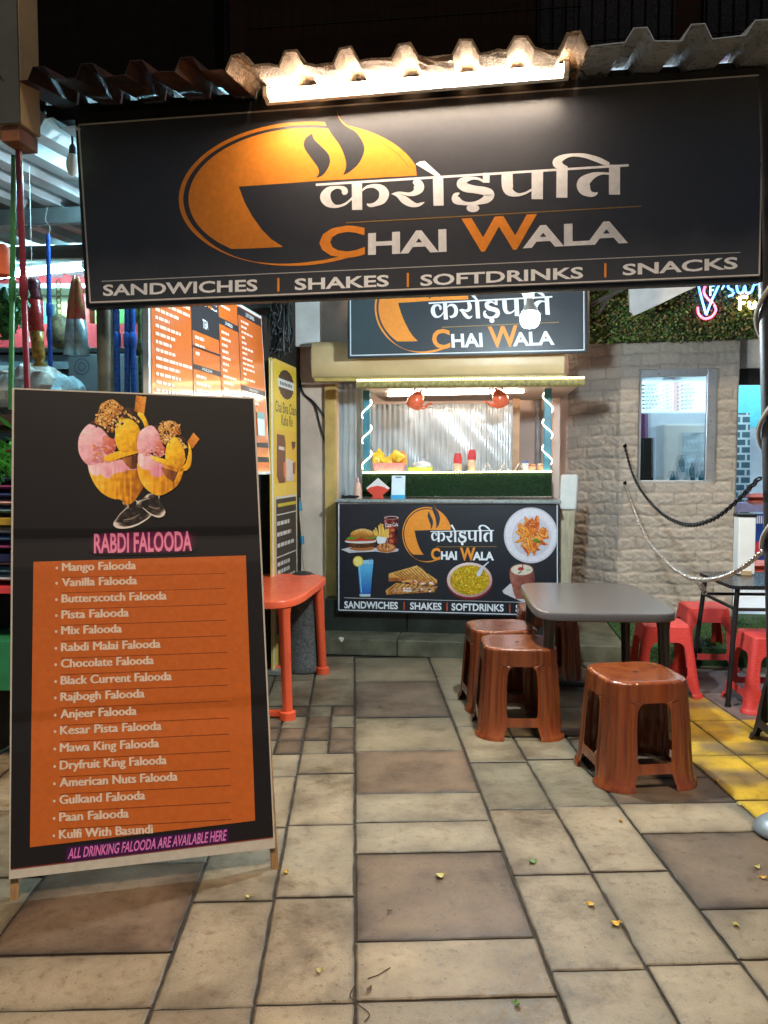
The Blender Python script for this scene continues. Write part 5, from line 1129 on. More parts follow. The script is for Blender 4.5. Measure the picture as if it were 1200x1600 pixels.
def sundae(big):
    if big:
        A.gpoly(cl([(480, 960), (590, 950), (606, 990), (700, 1048), (708, 1082), (610, 1148), (480, 1178), (412, 1162), (406, 1128), (450, 1068), (500, 1010)]), glass(556, 1080, 165, 105)); A.gpoly(cl([(492, 958), (582, 950), (584, 1000), (510, 1010)]), ball(540, 980, 50, 30, (14, 10, 10), (44, 30, 24), (150, 130, 120)))
        A.stroke([(412 + 0, 1140, 4), (430, 1168, 12), (500, 1172, 15), (590, 1150, 13), (680, 1098, 10), (708, 1064, 4)], c8(232, 222, 216)); A.stroke([(418, 1120, 4), (455, 1066, 8), (505, 1018, 9), (530, 990, 4)], c8(190, 178, 170)); A.stroke([(480, 1110, 4), (550, 1098, 9), (620, 1062, 4)], c8(150, 134, 124)); A.poly([(505, 965), (522, 962), (530, 1010), (518, 1020)], c8(176, 162, 152))
        A.gpoly([(588, 95), (672, 108), (652, 255), (574, 222)], ball(620, 170, 50, 90, *WAc, lx=0.6, ly=0, sc_=12))
        A.gpoly(cl([(600, 240), (650, 252), (690, 345), (665, 372), (625, 330)]), ball(650, 300, 45, 70, *YEc))
        A.gpoly(cl([(203, 680), (235, 790), (300, 880), (385, 932), (462, 945), (505, 985), (565, 962), (625, 880), (652, 815), (640, 700), (500, 660), (300, 680)]), streak(JU, 410, 230))
        A.gpoly(cl([(200, 640), (216, 725), (262, 752), (300, 738), (355, 774), (420, 728), (480, 722), (520, 702), (602, 692), (602, 585), (480, 615), (330, 630)]), streak(PKc, 400, 260))
        A.gpoly([(470, 605), (600, 580), (604, 690), (545, 696), (505, 660)], streak(BR3, 540, 70))
        A.gpoly(cl([(205, 328), (140, 398), (116, 480), (130, 582), (200, 662), (300, 640), (400, 560), (425, 455), (350, 362), (285, 325)]), ball(262, 490, 150, 170, *PKc, nz=.3, sc_=30))
        A.gpoly(cl([(330, 420), (415, 450), (425, 520), (380, 575), (330, 560), (315, 480)]), ball(370, 490, 60, 80, (190, 70, 50), (226, 120, 100), (240, 170, 160), sc_=12))
        for q_ in range(90): A.ell(rg.uniform(235, 415), rg.uniform(495, 640), rg.uniform(6, 16), rg.uniform(5, 11), c8(*rg.choice([(240, 170, 180), (222, 130, 150), (240, 140, 110), (226, 150, 70), (248, 200, 206)])), n=9)
        A.gpoly(cl([(330, 600), (460, 545), (620, 530), (615, 560), (480, 600), (370, 635)]), ball(470, 580, 150, 50, *YEc, sc_=14))
        A.gpoly(cl([(430, 310), (413, 400), (430, 505), (470, 555), (560, 552), (622, 530), (630, 420), (600, 330), (540, 282), (480, 270)]), ball(520, 420, 110, 145, *YEc, nz=.35, sc_=26))
        A.gpoly(cl([(210, 322), (262, 296), (335, 335), (412, 378), (410, 445), (368, 430), (310, 365), (240, 335)]), ball(320, 360, 110, 60, *CH3, sc_=14))
        A.gpoly(cl([(250, 300), (285, 220), (300, 172), (345, 142), (395, 128), (450, 165), (492, 208), (448, 262), (412, 310), (400, 400), (330, 352), (262, 328)]), ball(370, 250, 120, 140, *CRc, nz=.9, sc_=14)); crumbs((262, 480, 140, 390), 190, lambda a, b_: b_ > 140 + abs(a - 385) * 0.75 and b_ < 400 - abs(a - 370) * .4)
        A.gpoly(cl([(468, 250), (480, 213), (540, 198), (602, 258), (642, 312), (658, 372), (625, 388), (600, 332), (540, 284), (490, 282)]), ball(560, 290, 90, 90, *CH3, sc_=14)); tri = [(492 + t * 130, 228 + t * 90) for t in [rg.random() for _ in range(34)]]
    else:
        A.gpoly(cl([(690, 900), (770, 900), (782, 960), (826, 1040), (802, 1082), (738, 1082), (600, 975), (640, 942)]), glass(716, 1000, 115, 90)); A.gpoly(cl([(696, 905), (765, 905), (762, 945), (700, 945)]), ball(730, 925, 40, 24, (14, 10, 10), (44, 30, 24), (150, 130, 120)))
        A.stroke([(640, 1008, 4), (700, 1058, 9), (760, 1082, 13), (808, 1074, 11), (824, 1040, 4)], c8(232, 222, 216)); A.stroke([(610, 968, 4), (660, 945, 7), (700, 935, 4)], c8(180, 168, 160)); A.stroke([(690, 1000, 4), (740, 1016, 8), (780, 1012, 4)], c8(150, 134, 124))
        A.gpoly([(1056, 400), (1104, 452), (1048, 530), (1000, 482)], ball(1050, 465, 60, 60, *WAc, lx=.5, ly=-.3, sc_=12))
        A.gpoly(cl([(1010, 490), (1038, 540), (1035, 660), (990, 712), (955, 690), (1000, 630)]), ball(1010, 600, 40, 110, *YEc, sc_=14))
        A.gpoly(cl([(603, 640), (606, 740), (640, 822), (700, 882), (775, 912), (855, 882), (932, 820), (972, 720), (960, 690), (840, 640), (700, 620)]), streak(JU, 770, 190))
        A.gpoly(cl([(615, 555), (604, 650), (650, 702), (690, 700), (722, 755), (800, 750), (826, 690), (745, 600), (690, 570)]), streak(PKc, 710, 110)); A.gpoly([(790, 680), (930, 722), (895, 805), (828, 760)], streak(BR3, 860, 80)); A.gpoly([(930, 722), (972, 712), (940, 800), (895, 805)], ball(935, 755, 40, 50, *JU))
        A.gpoly(cl([(690, 346), (622, 390), (596, 480), (612, 562), (680, 572), (770, 542), (812, 482), (802, 430), (762, 378), (730, 350)]), ball(700, 455, 110, 115, *PKc, nz=.3, sc_=26)); A.gpoly(cl([(760, 470), (812, 480), (820, 560), (780, 590), (750, 540)]), ball(785, 530, 40, 60, (190, 70, 50), (226, 120, 100), (240, 170, 160), sc_=10))
        for q_ in range(55): A.ell(rg.uniform(640, 815), rg.uniform(515, 595), rg.uniform(5, 12), rg.uniform(4, 8), c8(*rg.choice([(240, 170, 180), (222, 130, 150), (240, 140, 110), (226, 150, 70), (248, 200, 206)])), n=9)
        A.gpoly(cl([(715, 590), (800, 610), (960, 670), (960, 700), (850, 665), (740, 630)]), ball(840, 645, 130, 50, *YEc, sc_=14))
        A.gpoly(cl([(880, 440), (838, 500), (826, 600), (852, 655), (950, 682), (992, 620), (1002, 540), (962, 462), (920, 440)]), ball(912, 560, 90, 125, *YEc, nz=.35, sc_=24))
        A.gpoly(cl([(735, 350), (770, 352), (830, 430), (835, 500), (812, 510), (770, 400)]), ball(790, 420, 50, 80, *CH3, sc_=12))
        A.gpoly(cl([(768, 362), (828, 310), (890, 308), (940, 350), (952, 412), (900, 432), (850, 470), (822, 500), (790, 430)]), ball(860, 390, 90, 90, *CRc, nz=.9, sc_=12)); crumbs((775, 945, 312, 480), 120, lambda a, b_: b_ < 430 or a < 870)
        A.gpoly(cl([(922, 436), (980, 440), (1012, 500), (1012, 572), (992, 612), (980, 540), (950, 480)]), ball(975, 510, 45, 80, *CH3, sc_=12)); tri = [(936 + t * 60, 450 + t * 80) for t in [rg.random() for _ in range(22)]]
    for a, b_ in tri: A.ell(a + rg.uniform(-12, 12), b_ + rg.uniform(-10, 10), 8, 5, c8(*rg.choice([(246, 206, 130), (230, 170, 80)])), rot=rg.uniform(0, 90), n=6)
sundae(True); sundae(False)
A.mb.build('ice_cream_picture', m_ink, fo_)
# ================================================================== LEFT SHOP
lP = front(60, 500, 6.6)
m_blue_sheet = mat('shop_ceiling_sheet', (0.62, 0.66, 0.68), 0.45, 0.3, var=0.2, scale=3)
cd = V((447 / 1250, 1, 0)).normalized(); cs = V((cd.y, -cd.x, 0)); c0 = dp(118, 225, 3.62); c0 = V((c0.x, c0.y, 3.02))
x = MB(); n = 260; m_ = 12
for j in range(m_ + 1):
    for i in range(n + 1):
        s_ = -5.2 + 5.2 * i / n; k = (i % 10); h = 0.05 * (1 if k in (2, 3, 4) else (0.5 if k in (1, 5) else 0)); x.v.append(c0 + cs * s_ + cd * (0.0 + 3.6 * j / m_) + ZZ * (h + 0.0))
for j in range(m_):
    for i in range(n): k = j * (n + 1) + i; x.face((k, k + 1, k + n + 2, k + n + 1))
x.build('shop_ceiling', m_blue_sheet, label='ribbed metal ceiling of the left shop lit blue white', cat='ceiling', solid=0.004)
for (py, yy, lab) in ((343, 4.75, 'grey steel beam across the shop ceiling, nearer one'), (408, 5.55, 'grey steel beam across the shop ceiling, farther one')):
    p = dp(60, py, yy); x = MB(); x.box(V((p.x, p.y, 2.96)) - UX * 0.9, 4.2, 0.06, 0.09, UX, VY); x.build('ceiling_beam', mat('grey_beam', (0.16, 0.17, 0.17), 0.5, 0.3), label=lab, cat='beam', bevel=0.004, group='beams of the left shop ceiling')
tube_lamp('shop_tube', 'added cool tube lamp, unseen behind the main sign, brightening the left shop', dp(150, 290, 4.3), dp(400, 285, 4.3), 0.02, emis('added_tube_glow_near', (0.38, 0.82, 1.0), 90), ZZ * -1, 0.05, m_white)  # added lamp, out of view: brightens the shop ceiling and the hanging goods
tube_lamp('shop_tube', 'lit cool tube lamp inside the left shop', dp(-40, 435, 6.0), dp(129, 418, 5.8), 0.02, emis('cool_tube_glow', (0.42, 0.88, 1.0), 42), ZZ * -1, 0.05, m_white)
x = MB(); P = [up(lP.hit(-420, 500), 0), up(lP.hit(330, 500), 0), up(lP.hit(330, 500), 3.05), up(lP.hit(-420, 500), 3.05)]; x.slab(P, 0.1, lP.n); x.build('shop_back_wall', mat('pale_yellow_wall', (0.40, 0.40, 0.24), 0.6, var=0.3, scale=5), label='pale back wall of the left shop', cat='wall')
def band_l(name, y0, y1, off, m, label, cat, th=0.03, x0=-300, x1=245):
    x = MB(); x.slab(rect_on(lP, x0, y0, x1, y1, off), th, lP.n); return x.build(name, m, label=label, cat=cat, bevel=0.003)
m_red = mat('red_banner', (0.66, 0.06, 0.07), 0.45, var=0.12)
band_l('red_pelmet', 430, 452, 0.06, m_red, 'plain red band below the cool tube lamp in the left shop', 'pelmet')
band_l('steel_shelf', 456, 463, 0.3, m_alu, 'grey steel shelf edge above the shop cabinets', 'shelf', 0.28)
rf = thing('red_fascia', 'red fascia with white letters in the left shop', 'sign', lP.hit(60, 552, 0.30))
x = MB(); x.slab(rect_on(lP, -300, 516, 245, 551, 0.30), 0.03, lP.n); x.build('board', m_red, rf)
A = Art(lP, 0.303)
for ch, xa, xb, ya, yb in (('K', 5, 16, 546, 526), ('A', 69, 81, 543, 525), ('C', 157, 165, 540, 524), (',', 160, 163, 546, 541)): A.text(ch, (xa, ya), (xb, ya), (xb, yb), (xa, yb), c8(240, 235, 232), 0.01)
A.mb.build('lettering', m_ink, rf)
band_l('black_shelf_edge', 553, 560, 0.34, mat('black_laminate', (0.01, 0.01, 0.01), 0.4), 'black shelf edge under the red fascia', 'shelf', 0.3)
band_l('grey_counter_front', 562, 584, 0.30, mat('blue_grey_panel', (0.10, 0.13, 0.15), 0.5), 'blue grey counter front in the left shop', 'counter', 0.05)
band_l('dark_counter_base', 586, 800, 0.28, mat('dark_laminate', (0.02, 0.022, 0.025), 0.5), 'dark base of the left shop counter', 'counter', 0.05)
rg = random.Random(15)
gc = [(0.02, 0.16, 0.03), (0.10, 0.36, 0.05), (0.6, 0.62, 0.2), (0.75, 0.72, 0.5), (0.5, 0.3, 0.06), (0.12, 0.3, 0.36), (0.6, 0.08, 0.06)]
for k in range(9):
    px = -30 + 30 * k; hh_ = rg.uniform(0.12, 0.26); b_ = lP.hit(px, 514, 0.16); nm = ('carton', 'packet')[k % 2]; ci = rg.randrange(7)
    x = MB(); x.box(b_ + ZZ * hh_ / 2, rg.uniform(0.08, 0.14), 0.08, hh_, UX, VY)
    x.build('goods_packet', mat('goods_%s' % ['green', 'leaf', 'olive', 'cream', 'ochre', 'sea', 'crimson'][ci], gc[ci], 0.4, var=0.3, scale=25), label='small coloured packet standing on the shelf above the red fascia', cat='packet', bevel=0.008, group='packets above the red fascia')
def stick(px0, py0, px1, py1, d0, d1, r, m, label, hook=False, name='broom_stick', cat='broom stick'):
    p, q = dp(px0, py0, d0), dp(px1, py1, d1); o = thing(name, label, cat, q, 'coloured sticks hanging and standing at the left shop')
    rod('pole', m, p, q, r, o)
    x = MB(); mid = p.lerp(q, 0.52); x.tube([mid - (q - p) * 0.045, mid - (q - p) * 0.035, mid + (q - p) * 0.035, mid + (q - p) * 0.045], [r * 1.02, r * 1.35, r * 1.35, r * 1.02], 12); x.build('joint_sleeve', m, o, smooth=True)
    if hook: x = MB(); x.tube(smooth([tuple(p - ZZ * 0.01), tuple(p + ZZ * 0.03 + UX * 0.012), tuple(p + ZZ * 0.055), tuple(p + ZZ * 0.075 - UX * 0.012), tuple(p + ZZ * 0.14)], 4), 0.003, 6); x.build('hook', m_alu, o)
    return o
m_gs = mat('green_coat', (0.04, 0.22, 0.06), 0.35, var=0.15, coat=0.4); m_ms = mat('maroon_coat', (0.20, 0.015, 0.03), 0.35, var=0.15, coat=0.4); m_bs = mat('blue_coat', (0.015, 0.09, 0.42), 0.3, var=0.15, coat=0.5)
stick(22, 243, 17, 640, 3.45, 3.5, 0.011, m_gs, 'green broom stick hanging at the left edge'); stick(29, 231, 44, 640, 3.4, 3.5, 0.013, m_ms, 'maroon broom stick hanging beside the green one', True)
stick(75, 366, 79, 592, 4.3, 4.3, 0.012, m_bs, 'single blue stick hanging from a hook in the left shop', True)
for i, (a, b_) in enumerate(((173, 174), (181, 184), (199, 199), (205, 210))): stick(a, 400, b_, 650, 4.3, 4.3, 0.0155, m_bs, ('first', 'second', 'third', 'fourth')[i] + ' from left of the blue sticks right of the greenish post')
stick(165, 420, 167, 650, 4.35, 4.35, 0.008, m_ms, 'thin maroon stick just right of the greenish post'); stick(217, 420, 220, 650, 4.25, 4.25, 0.010, mat('patterned_coat', (0.10, 0.12, 0.03), 0.5, var=0.9, scale=60), 'dark speckled stick beside the clear tube')
stick(228, 420, 229, 650, 4.2, 4.2, 0.020, mat('clear_tube', (0.30, 0.36, 0.42), 0.15, 0.3, var=0.15), 'pale clear plastic tube beside the orange menu board', name='plastic_tube', cat='tube')
# hanging packets, bouquets and a net bag
def hung(name, label, cat, top, parts, m_list, group=None):
    o = thing(name, label, cat, top, group); return o
p0, p1 = dp(50, 437, 4.0), dp(62, 572, 4.0); o = thing('toy_packet', 'long red and dark packet hanging from the shop ceiling', 'packet', p1)
d = (p1 - p0); e_ = d.normalized(); prof = [(0, .030), (.04, .038), (.12, .036), (.2, .04), (.22, .042), (.24, .04), (.5, .036), (.53, .034), (.58, .036), (.6, .033), (.72, .03), (.9, .03), (.95, .02), (1, .036)]
for nm, a_, b_, mm in (('top_cap', 0, 5, mat('packet_maroon', (0.12, 0.02, 0.03), 0.25, var=0.5, scale=30)), ('red_wrap', 5, 9, mat('packet_red', (0.50, 0.03, 0.03), 0.25, var=0.25, scale=30)), ('gold_wrap', 9, 13, mat('packet_gold', (0.50, 0.26, 0.05), 0.25, var=0.6, scale=40))):
    x = MB(); x.tube([p0 + d * t for t, r_ in prof[a_:b_ + 1]], [r_ for t, r_ in prof[a_:b_ + 1]], 14); x.build(nm, mm, o, smooth='all')
x = MB(); x.tube([p0, V((p0.x, p0.y, 2.98))], 0.002, 5); x.build('string', m_white, o)
m_film = mat('shiny_film', (0.35, 0.45, 0.48), 0.12, 0.4, var=0.4, scale=20); m_gr = mat('bouquet_red', (0.40, 0.02, 0.04), 0.3, var=0.6, scale=30, alt=(0.25, 0.16, 0.03))
for i, (ax_, bx_, lab) in enumerate(((116, 111, 'cone shaped shiny packet hanging left of its twin by the sign'), (122, 127, 'cone shaped red and gold packet hanging close to the sign end'))):
    a_, b_ = dp(ax_, 430, 4.2), dp(bx_, 556, 4.2); o = thing('cone_packet', lab, 'packet', b_, 'cone packets by the sign end'); d = b_ - a_
    x = MB(); x.tube([a_ + d * t for t in (0, .1, .35, .55)], [.006, .016, .028, .030], 12); x.build('filled_top', m_gr, o, smooth='all'); x = MB(); x.tube([a_ + d * t for t in (.552, .75, 1)], [.031, .036, .042], 12); x.build('clear_bottom', m_film, o, smooth='all')
c = dp(93, 518, 4.5); o = thing('net_bag', 'brown net bag of round goods hanging on a ring chain', 'bag', c)
x = MB(); x.lathe([(0.01, 0.095), (0.035, 0.08), (0.062, 0.03), (0.07, -0.02), (0.06, -0.065), (0.03, -0.09)], c, 20); x.build('bag_body', mat('brown_net', (0.20, 0.15, 0.07), 0.6, var=0.6, scale=40, bump=0.8), o, smooth='all')
x = MB()
for k in range(6): cc = c + ZZ * (0.11 + 0.03 * k); x.tube([cc + UX * (0.013 * cos(t)) + ZZ * (0.02 * sin(t)) for t in [2 * pi * j / 12 for j in range(12)]], 0.003, 5, closed=True)
x.build('ring_chain', mat('brass_wire', (0.3, 0.2, 0.08), 0.4, 0.7), o)
x = MB(); p = dp(4, 408, 3.6); x.lathe([(0.02, 0.07), (0.032, 0.05), (0.034, -0.06), (0.012, -0.07)], p, 14); x.build('orange_tassel', mat('orange_cloth', (0.75, 0.14, 0.05), 0.7), label='orange tassel hanging at the left edge above the green bundle', cat='tassel', smooth=True)
x = MB(); rg = random.Random(30); p = dp(8, 490, 3.8)
for k in range(420):
    c = p + V((rg.gauss(0, .04), rg.gauss(0, .03), rg.gauss(0, .045))); u_ = V((rg.gauss(0, 1), rg.gauss(0, 1), rg.gauss(0, 1))).normalized() * 0.026; v_ = u_.orthogonal().normalized() * 0.008; g = rg.uniform(.6, 1.5); x.quad(c - u_, c - v_, c + u_, c + v_, (0.03 * g, 0.16 * g, 0.03 * g))
x.lathe([(0.01, -0.12), (0.03, -0.08), (0.035, 0.06), (0.01, 0.12)], p, 10, col=(0.02, 0.08, 0.02)); x.build('green_bundle', ink('leaf_print', 0.5), label='bundle of green leafy goods hanging at the left edge', cat='bundle')
o = thing('grey_carton', 'grey carton with a faint round mark behind the greenish post', 'carton', dp(135, 620, 4.9)); gp_ = front(135, 600, 4.7); x = MB(); x.slab(rect_on(gp_, 106, 553, 205, 640), 0.3, gp_.n); x.build('box_body', mat('grey_card', (0.16, 0.165, 0.17), 0.7, var=0.08), o, bevel=0.006)
A = Art(gp_, 0.001, 0.0004); A.ell(128, 573, 12, 13, c8(70, 74, 78)); A.ell(128, 573, 10.6, 11.6, c8(112, 115, 118)); A.ell(128, 573, 6, 6.6, c8(72, 76, 80)); A.ell(128, 573, 4.8, 5.2, c8(112, 115, 118)); A.mb.build('round_mark', m_ink, o)
rg = random.Random(33)
for px, py, s_, cc, nm, lab in ((20, 612, 0.16, (0.55, 0.60, 0.55), 'milky_film', 'milky plastic bag heaped at the left edge behind the menu board'), (50, 600, 0.14, (0.72, 0.60, 0.52), 'pale_film', 'pale cream plastic bag heaped behind the menu board'), (86, 604, 0.11, (0.50, 0.62, 0.66), 'bluish_film', 'bluish white crumpled bag heaped behind the menu board')):
    c = dp(px, py + 18, 4.1); x = MB(); n = 18; m2 = 10
    for j in range(m2 + 1):
        for i in range(n):
            t_, f_ = 2 * pi * i / n, pi * j / m2; r_ = s_ * (1 + rg.uniform(-.18, .18)); x.v.append(c + V((r_ * 1.2 * sin(f_) * cos(t_), r_ * sin(f_) * sin(t_), r_ * .75 * cos(f_) + s_ * .3)))
    for j in range(m2):
        for i in range(n): i2 = (i + 1) % n; x.face((j * n + i, j * n + i2, (j + 1) * n + i2, (j + 1) * n + i))
    x.build('plastic_bag', mat(nm, cc, 0.2, var=0.3, scale=20, bump=0.6), label=lab, cat='bag', group='plastic bags behind the menu board', smooth=True, ang=25)
# table that carries the bags and the low shelf with folded cloth at the far left
p = dp(40, 660, 4.1); x = MB(); tbz = dp(50, 632, 4.1).z - 0.06; x.box(V((p.x - 0.15, p.y + 0.25, tbz - 0.03)), 1.1, 0.9, 0.05, UX, VY)
for sx in (-0.5, 0.35):
    for sy in (-0.15, 0.6): x.box(V((p.x - 0.15 + sx, p.y + sy + 0.05, (tbz - 0.06) / 2)), 0.05, 0.05, tbz - 0.06)
x.build('goods_table', mat('dark_wood', (0.05, 0.035, 0.025), 0.6), label='dark table carrying the plastic bags in the left shop', cat='table', bevel=0.003)
shf = thing('cloth_shelf', 'low open shelf with red edges at the far left', 'shelf', hz(-12, 1010)); sp = front(5, 800, 4.0)
for i, (yy, mm) in enumerate(((700, m_red), (815, mat('mustard_edge', (0.5, 0.34, 0.05), 0.5)), (872, mat('navy_edge', (0.02, 0.03, 0.12), 0.5)), (922, m_red), (1040, mat('green_base', (0.02, 0.20, 0.08), 0.5)))):
    x = MB(); a_ = sp.hit(-60, yy); b_ = sp.hit(26, yy); x.box((a_ + b_) / 2 + VY * 0.2, (b_ - a_).length, 0.4, 0.035 if i < 4 else 0.25, UX, VY); x.build('shelf_board', mm, shf, bevel=0.003)
x = MB(); a_, b_ = sp.hit(24, 800), sp.hit(-58, 800)
for q_ in (a_, b_): x.box(V((q_.x, q_.y, 0.85)) + VY * 0.2, 0.03, 0.4, 1.65, UX, VY)
x.build('shelf_side', mat('dark_wood', (0.05, 0.035, 0.025), 0.6), shf)
CL = [(0.04, 0.10, 0.22), (0.5, 0.55, 0.6), (0.10, 0.22, 0.30), (0.62, 0.36, 0.36), (0.02, 0.05, 0.16), (0.3, 0.05, 0.16)]
for yy, n_ in ((812, 5), (869, 3), (919, 3)):
    z0 = sp.hit(5, yy).z + 0.018
    for k in range(n_):
        ci = (k + yy) % 6; x = MB(); c = sp.hit(-4, yy); pillow(x, V((c.x, c.y, z0 + 0.024)) + VY * 0.14, UX, VY, ZZ, 0.10, 0.12, 0.022); z0 += 0.040
        x.build('folded_cloth', mat('cloth_%s' % ('navy', 'pale', 'teal', 'rose', 'ink', 'plum')[ci], CL[ci], 0.85, var=0.2, scale=30), label='folded coloured cloth stacked on the low shelf at the far left', cat='cloth', group='folded cloths on the low shelf', smooth='all')
x = MB(); rg = random.Random(31); p = dp(2, 715, 3.75)
for k in range(60):
    c = p + V((rg.gauss(0, .04), rg.gauss(0, .03), rg.gauss(0, .05))); u_ = V((rg.uniform(-.2, 1), rg.gauss(0, .4), rg.uniform(-1, .3))).normalized() * 0.06; v_ = u_.cross(V((0, 1, 0))).normalized() * 0.010; g = rg.uniform(.6, 1.5); x.quad(c - u_, c - v_, c + u_, c + v_, (0.04 * g, 0.26 * g, 0.03 * g))
x.build('leaf_garland', MATS['leaf_print'], label='bright green leaf garland at the left edge above the cloth shelf', cat='garland')
# hanging board of the left shop (upper left corner)
xb = thing('hanging_board', 'thick pale board hanging in the upper left corner with a brown wooden batten below', 'board', dp(48, 200, 3.37))
a_ = dp(33, 193, 3.3); b_ = dp(64, 212, 3.437); sd_ = (b_ - a_); sd_.z = 0; ln = sd_.length; sd_ = sd_.normalized(); fr_ = V((sd_.y, -sd_.x, 0)); zb = a_.z
x = MB(); x.box(V((a_.x, a_.y, zb + 1.2)) + sd_ * ln / 2 - fr_ * 0.6, ln, 1.2, 2.4, sd_, fr_); x.build('panel', mat('beige_ply', (0.34, 0.24, 0.13), 0.6, var=0.12, scale=5), xb, bevel=0.004)
x = MB(); x.box(V((a_.x, a_.y, zb + 1.2)) - fr_ * 0.61 - sd_ * 0.006, 0.008, 1.22, 2.4, sd_, fr_); x.build('front_skin', mat('olive_sheet', (0.045, 0.05, 0.042), 0.6, var=0.12, scale=5), xb)
x = MB(); x.box(V((a_.x, a_.y, zb - 0.035)) + sd_ * ln / 2 - fr_ * 0.05, ln * 0.97, 0.075, 0.06, sd_, fr_); x.build('batten', mat('brown_wood', (0.20, 0.075, 0.03), 0.5, var=0.3, scale=14), xb, bevel=0.003)
c = dp(114, 256, 3.8); o = thing('unlit_bulb', 'small unlit white bulb hanging at the left end of the main signboard', 'light bulb', c)
x = MB(); x.lathe([(0.008, -0.055), (0.022, -0.045), (0.03, -0.02), (0.03, 0.01), (0.02, 0.04)], c, 16); x.build('globe', m_white, o, smooth=True); x = MB(); x.lathe([(0.017, 0.041), (0.015, 0.075), (0.005, 0.09), (0.004, 0.3)], c, 12); x.build('bulb_holder', m_frame, o, smooth=True)
# ================================================================== RIGHT SHOP
hP = Plane(bW.o + bW.n * 0.16, bW.n)
hd = thing('hedge_panel', 'panel of dense artificial green leaves above the brick wall', 'hedge panel', hP.hit(1050, 538))
HA, HB = hP.hit(906, 537), hP.hit(1215, 527); hz1 = hP.hit(1000, 395).z
x = MB(); x.slab([HA, HB, up(HB, hz1), up(HA, hz1)], 0.05, hP.n, (0.02, 0.035, 0.012)); x.build('backing', ink('hedge_backing', 0.9), hd)
x = MB(); rg = random.Random(40); L = (HB - HA).length
for k in range(9000):
    c = HA.lerp(HB, rg.random()); c = c + ZZ * (rg.random() ** 1 * (hz1 - c.z)) + ZZ * rg.gauss(0, .012) + hP.n * (abs(rg.gauss(0, .03)) + 0.005)
    u_ = V((rg.gauss(0, 1), rg.gauss(0, 1), rg.gauss(0, 1))).normalized(); v_ = u_.cross(hP.n + V((rg.gauss(0, .5), rg.gauss(0, .5), rg.gauss(0, .5)))).normalized(); s_ = rg.uniform(0.011, 0.022)
    g = rg.choice([.5, .8, 1, 1.3, 2.0]); cc = rg.choice([(0.05, 0.115, 0.02), (0.075, 0.13, 0.03), (0.11, 0.13, 0.035), (0.045, 0.09, 0.022), (0.14, 0.10, 0.04)])
    x.quad(c - u_ * s_, c - v_ * s_ * .55, c + u_ * s_, c + v_ * s_ * .55, tuple(q_ * g for q_ in cc))
x.build('foliage', ink('leaf_print', 0.5), hd)
nP = Plane(bW.o + bW.n * 0.24, bW.n)
ne = thing('neon_sign', 'neon sign of blue, pink and warm white tubes on the hedge panel', 'neon sign', nP.hit(1135, 500))
def neon(name, paths, col_, s_, r_=0.010):
    m = emis('neon_' + name, col_, s_); x = MB()
    for P in paths: x.tube(smooth([tuple(nP.hit(*p)) for p in P], 4), r_, 8)
    x.build(name + '_tube', m, ne)
neon('pink', [[(1108, 436), (1102, 447), (1100, 457), (1106, 467), (1115, 475), (1118.5, 485), (1112, 495), (1101, 498), (1092, 491), (1090, 480)]], (1.0, 0.03, 0.09), 2.6)
neon('blue', [[(1089, 436), (1095, 462), (1103.5, 492)], [(1103.5, 492), (1112, 470), (1126, 440)], [(1146, 440), (1139, 444), (1138, 450), (1145, 454), (1145, 460), (1138, 463)], [(1151, 446), (1153, 456), (1160, 457), (1164, 447), (1166, 457), (1174, 456), (1178, 446), (1184, 443)]], (0.012, 0.20, 1.0), 2.8)
neon('pale', [[(1110, 447), (1110, 462)], [(1110, 447), (1117, 446)], [(1110, 454), (1115, 453)], [(1130, 442), (1134, 440), (1128, 452)]], (0.12, 0.45, 1.0), 2, 0.007)
neon('warm', [[(1156, 484), (1156, 467)], [(1153, 467), (1160, 464), (1168, 464)], [(1156, 474), (1164, 473)], [(1171, 471), (1171, 479), (1176, 481), (1180, 472), (1180, 480), (1184, 479)]], (1.0, 0.62, 0.25), 6, 0.011)
x = MB(); fp = front(1030, 465, 6.3); P = [(982, 449), (1100, 440), (1066, 456), (1040, 470), (992, 492), (985, 486)]
x.slab([fp.hit(*p) + VY * (0.10 * ((p[0] - 982) / 118)) for p in P], 0.02, fp.n); x.build('canvas_flap', mat('white_canvas', (0.62, 0.60, 0.58), 0.7, var=0.1), label='white canvas flap hanging in front of the hedge panel', cat='canvas', bevel=0.004)
x = MB(); x.tube([dp(925, 476, 6.6), dp(982, 446, 6.3)], 0.02, 10); x.tube([dp(935, 490, 6.6), dp(960, 452, 6.4)], 0.014, 10); x.build('awning_arm', mat('grey_arm', (0.14, 0.13, 0.12), 0.4, 0.6), label='grey folded awning arm beside the canvas flap', cat='awning arm', smooth=True)
tube_lamp('room_tube', 'added cool tube lamp, unseen behind the lintel, brightening the right shop doorway', rp(1.45, 0.7, 2.9), rp(2.6, 0.7, 2.9), 0.02, emis('added_door_tube_glow', (0.55, 0.9, 1.0), 34), ZZ * -1, 0.045, m_white)  # extra tube added out of sight to light up the doorway
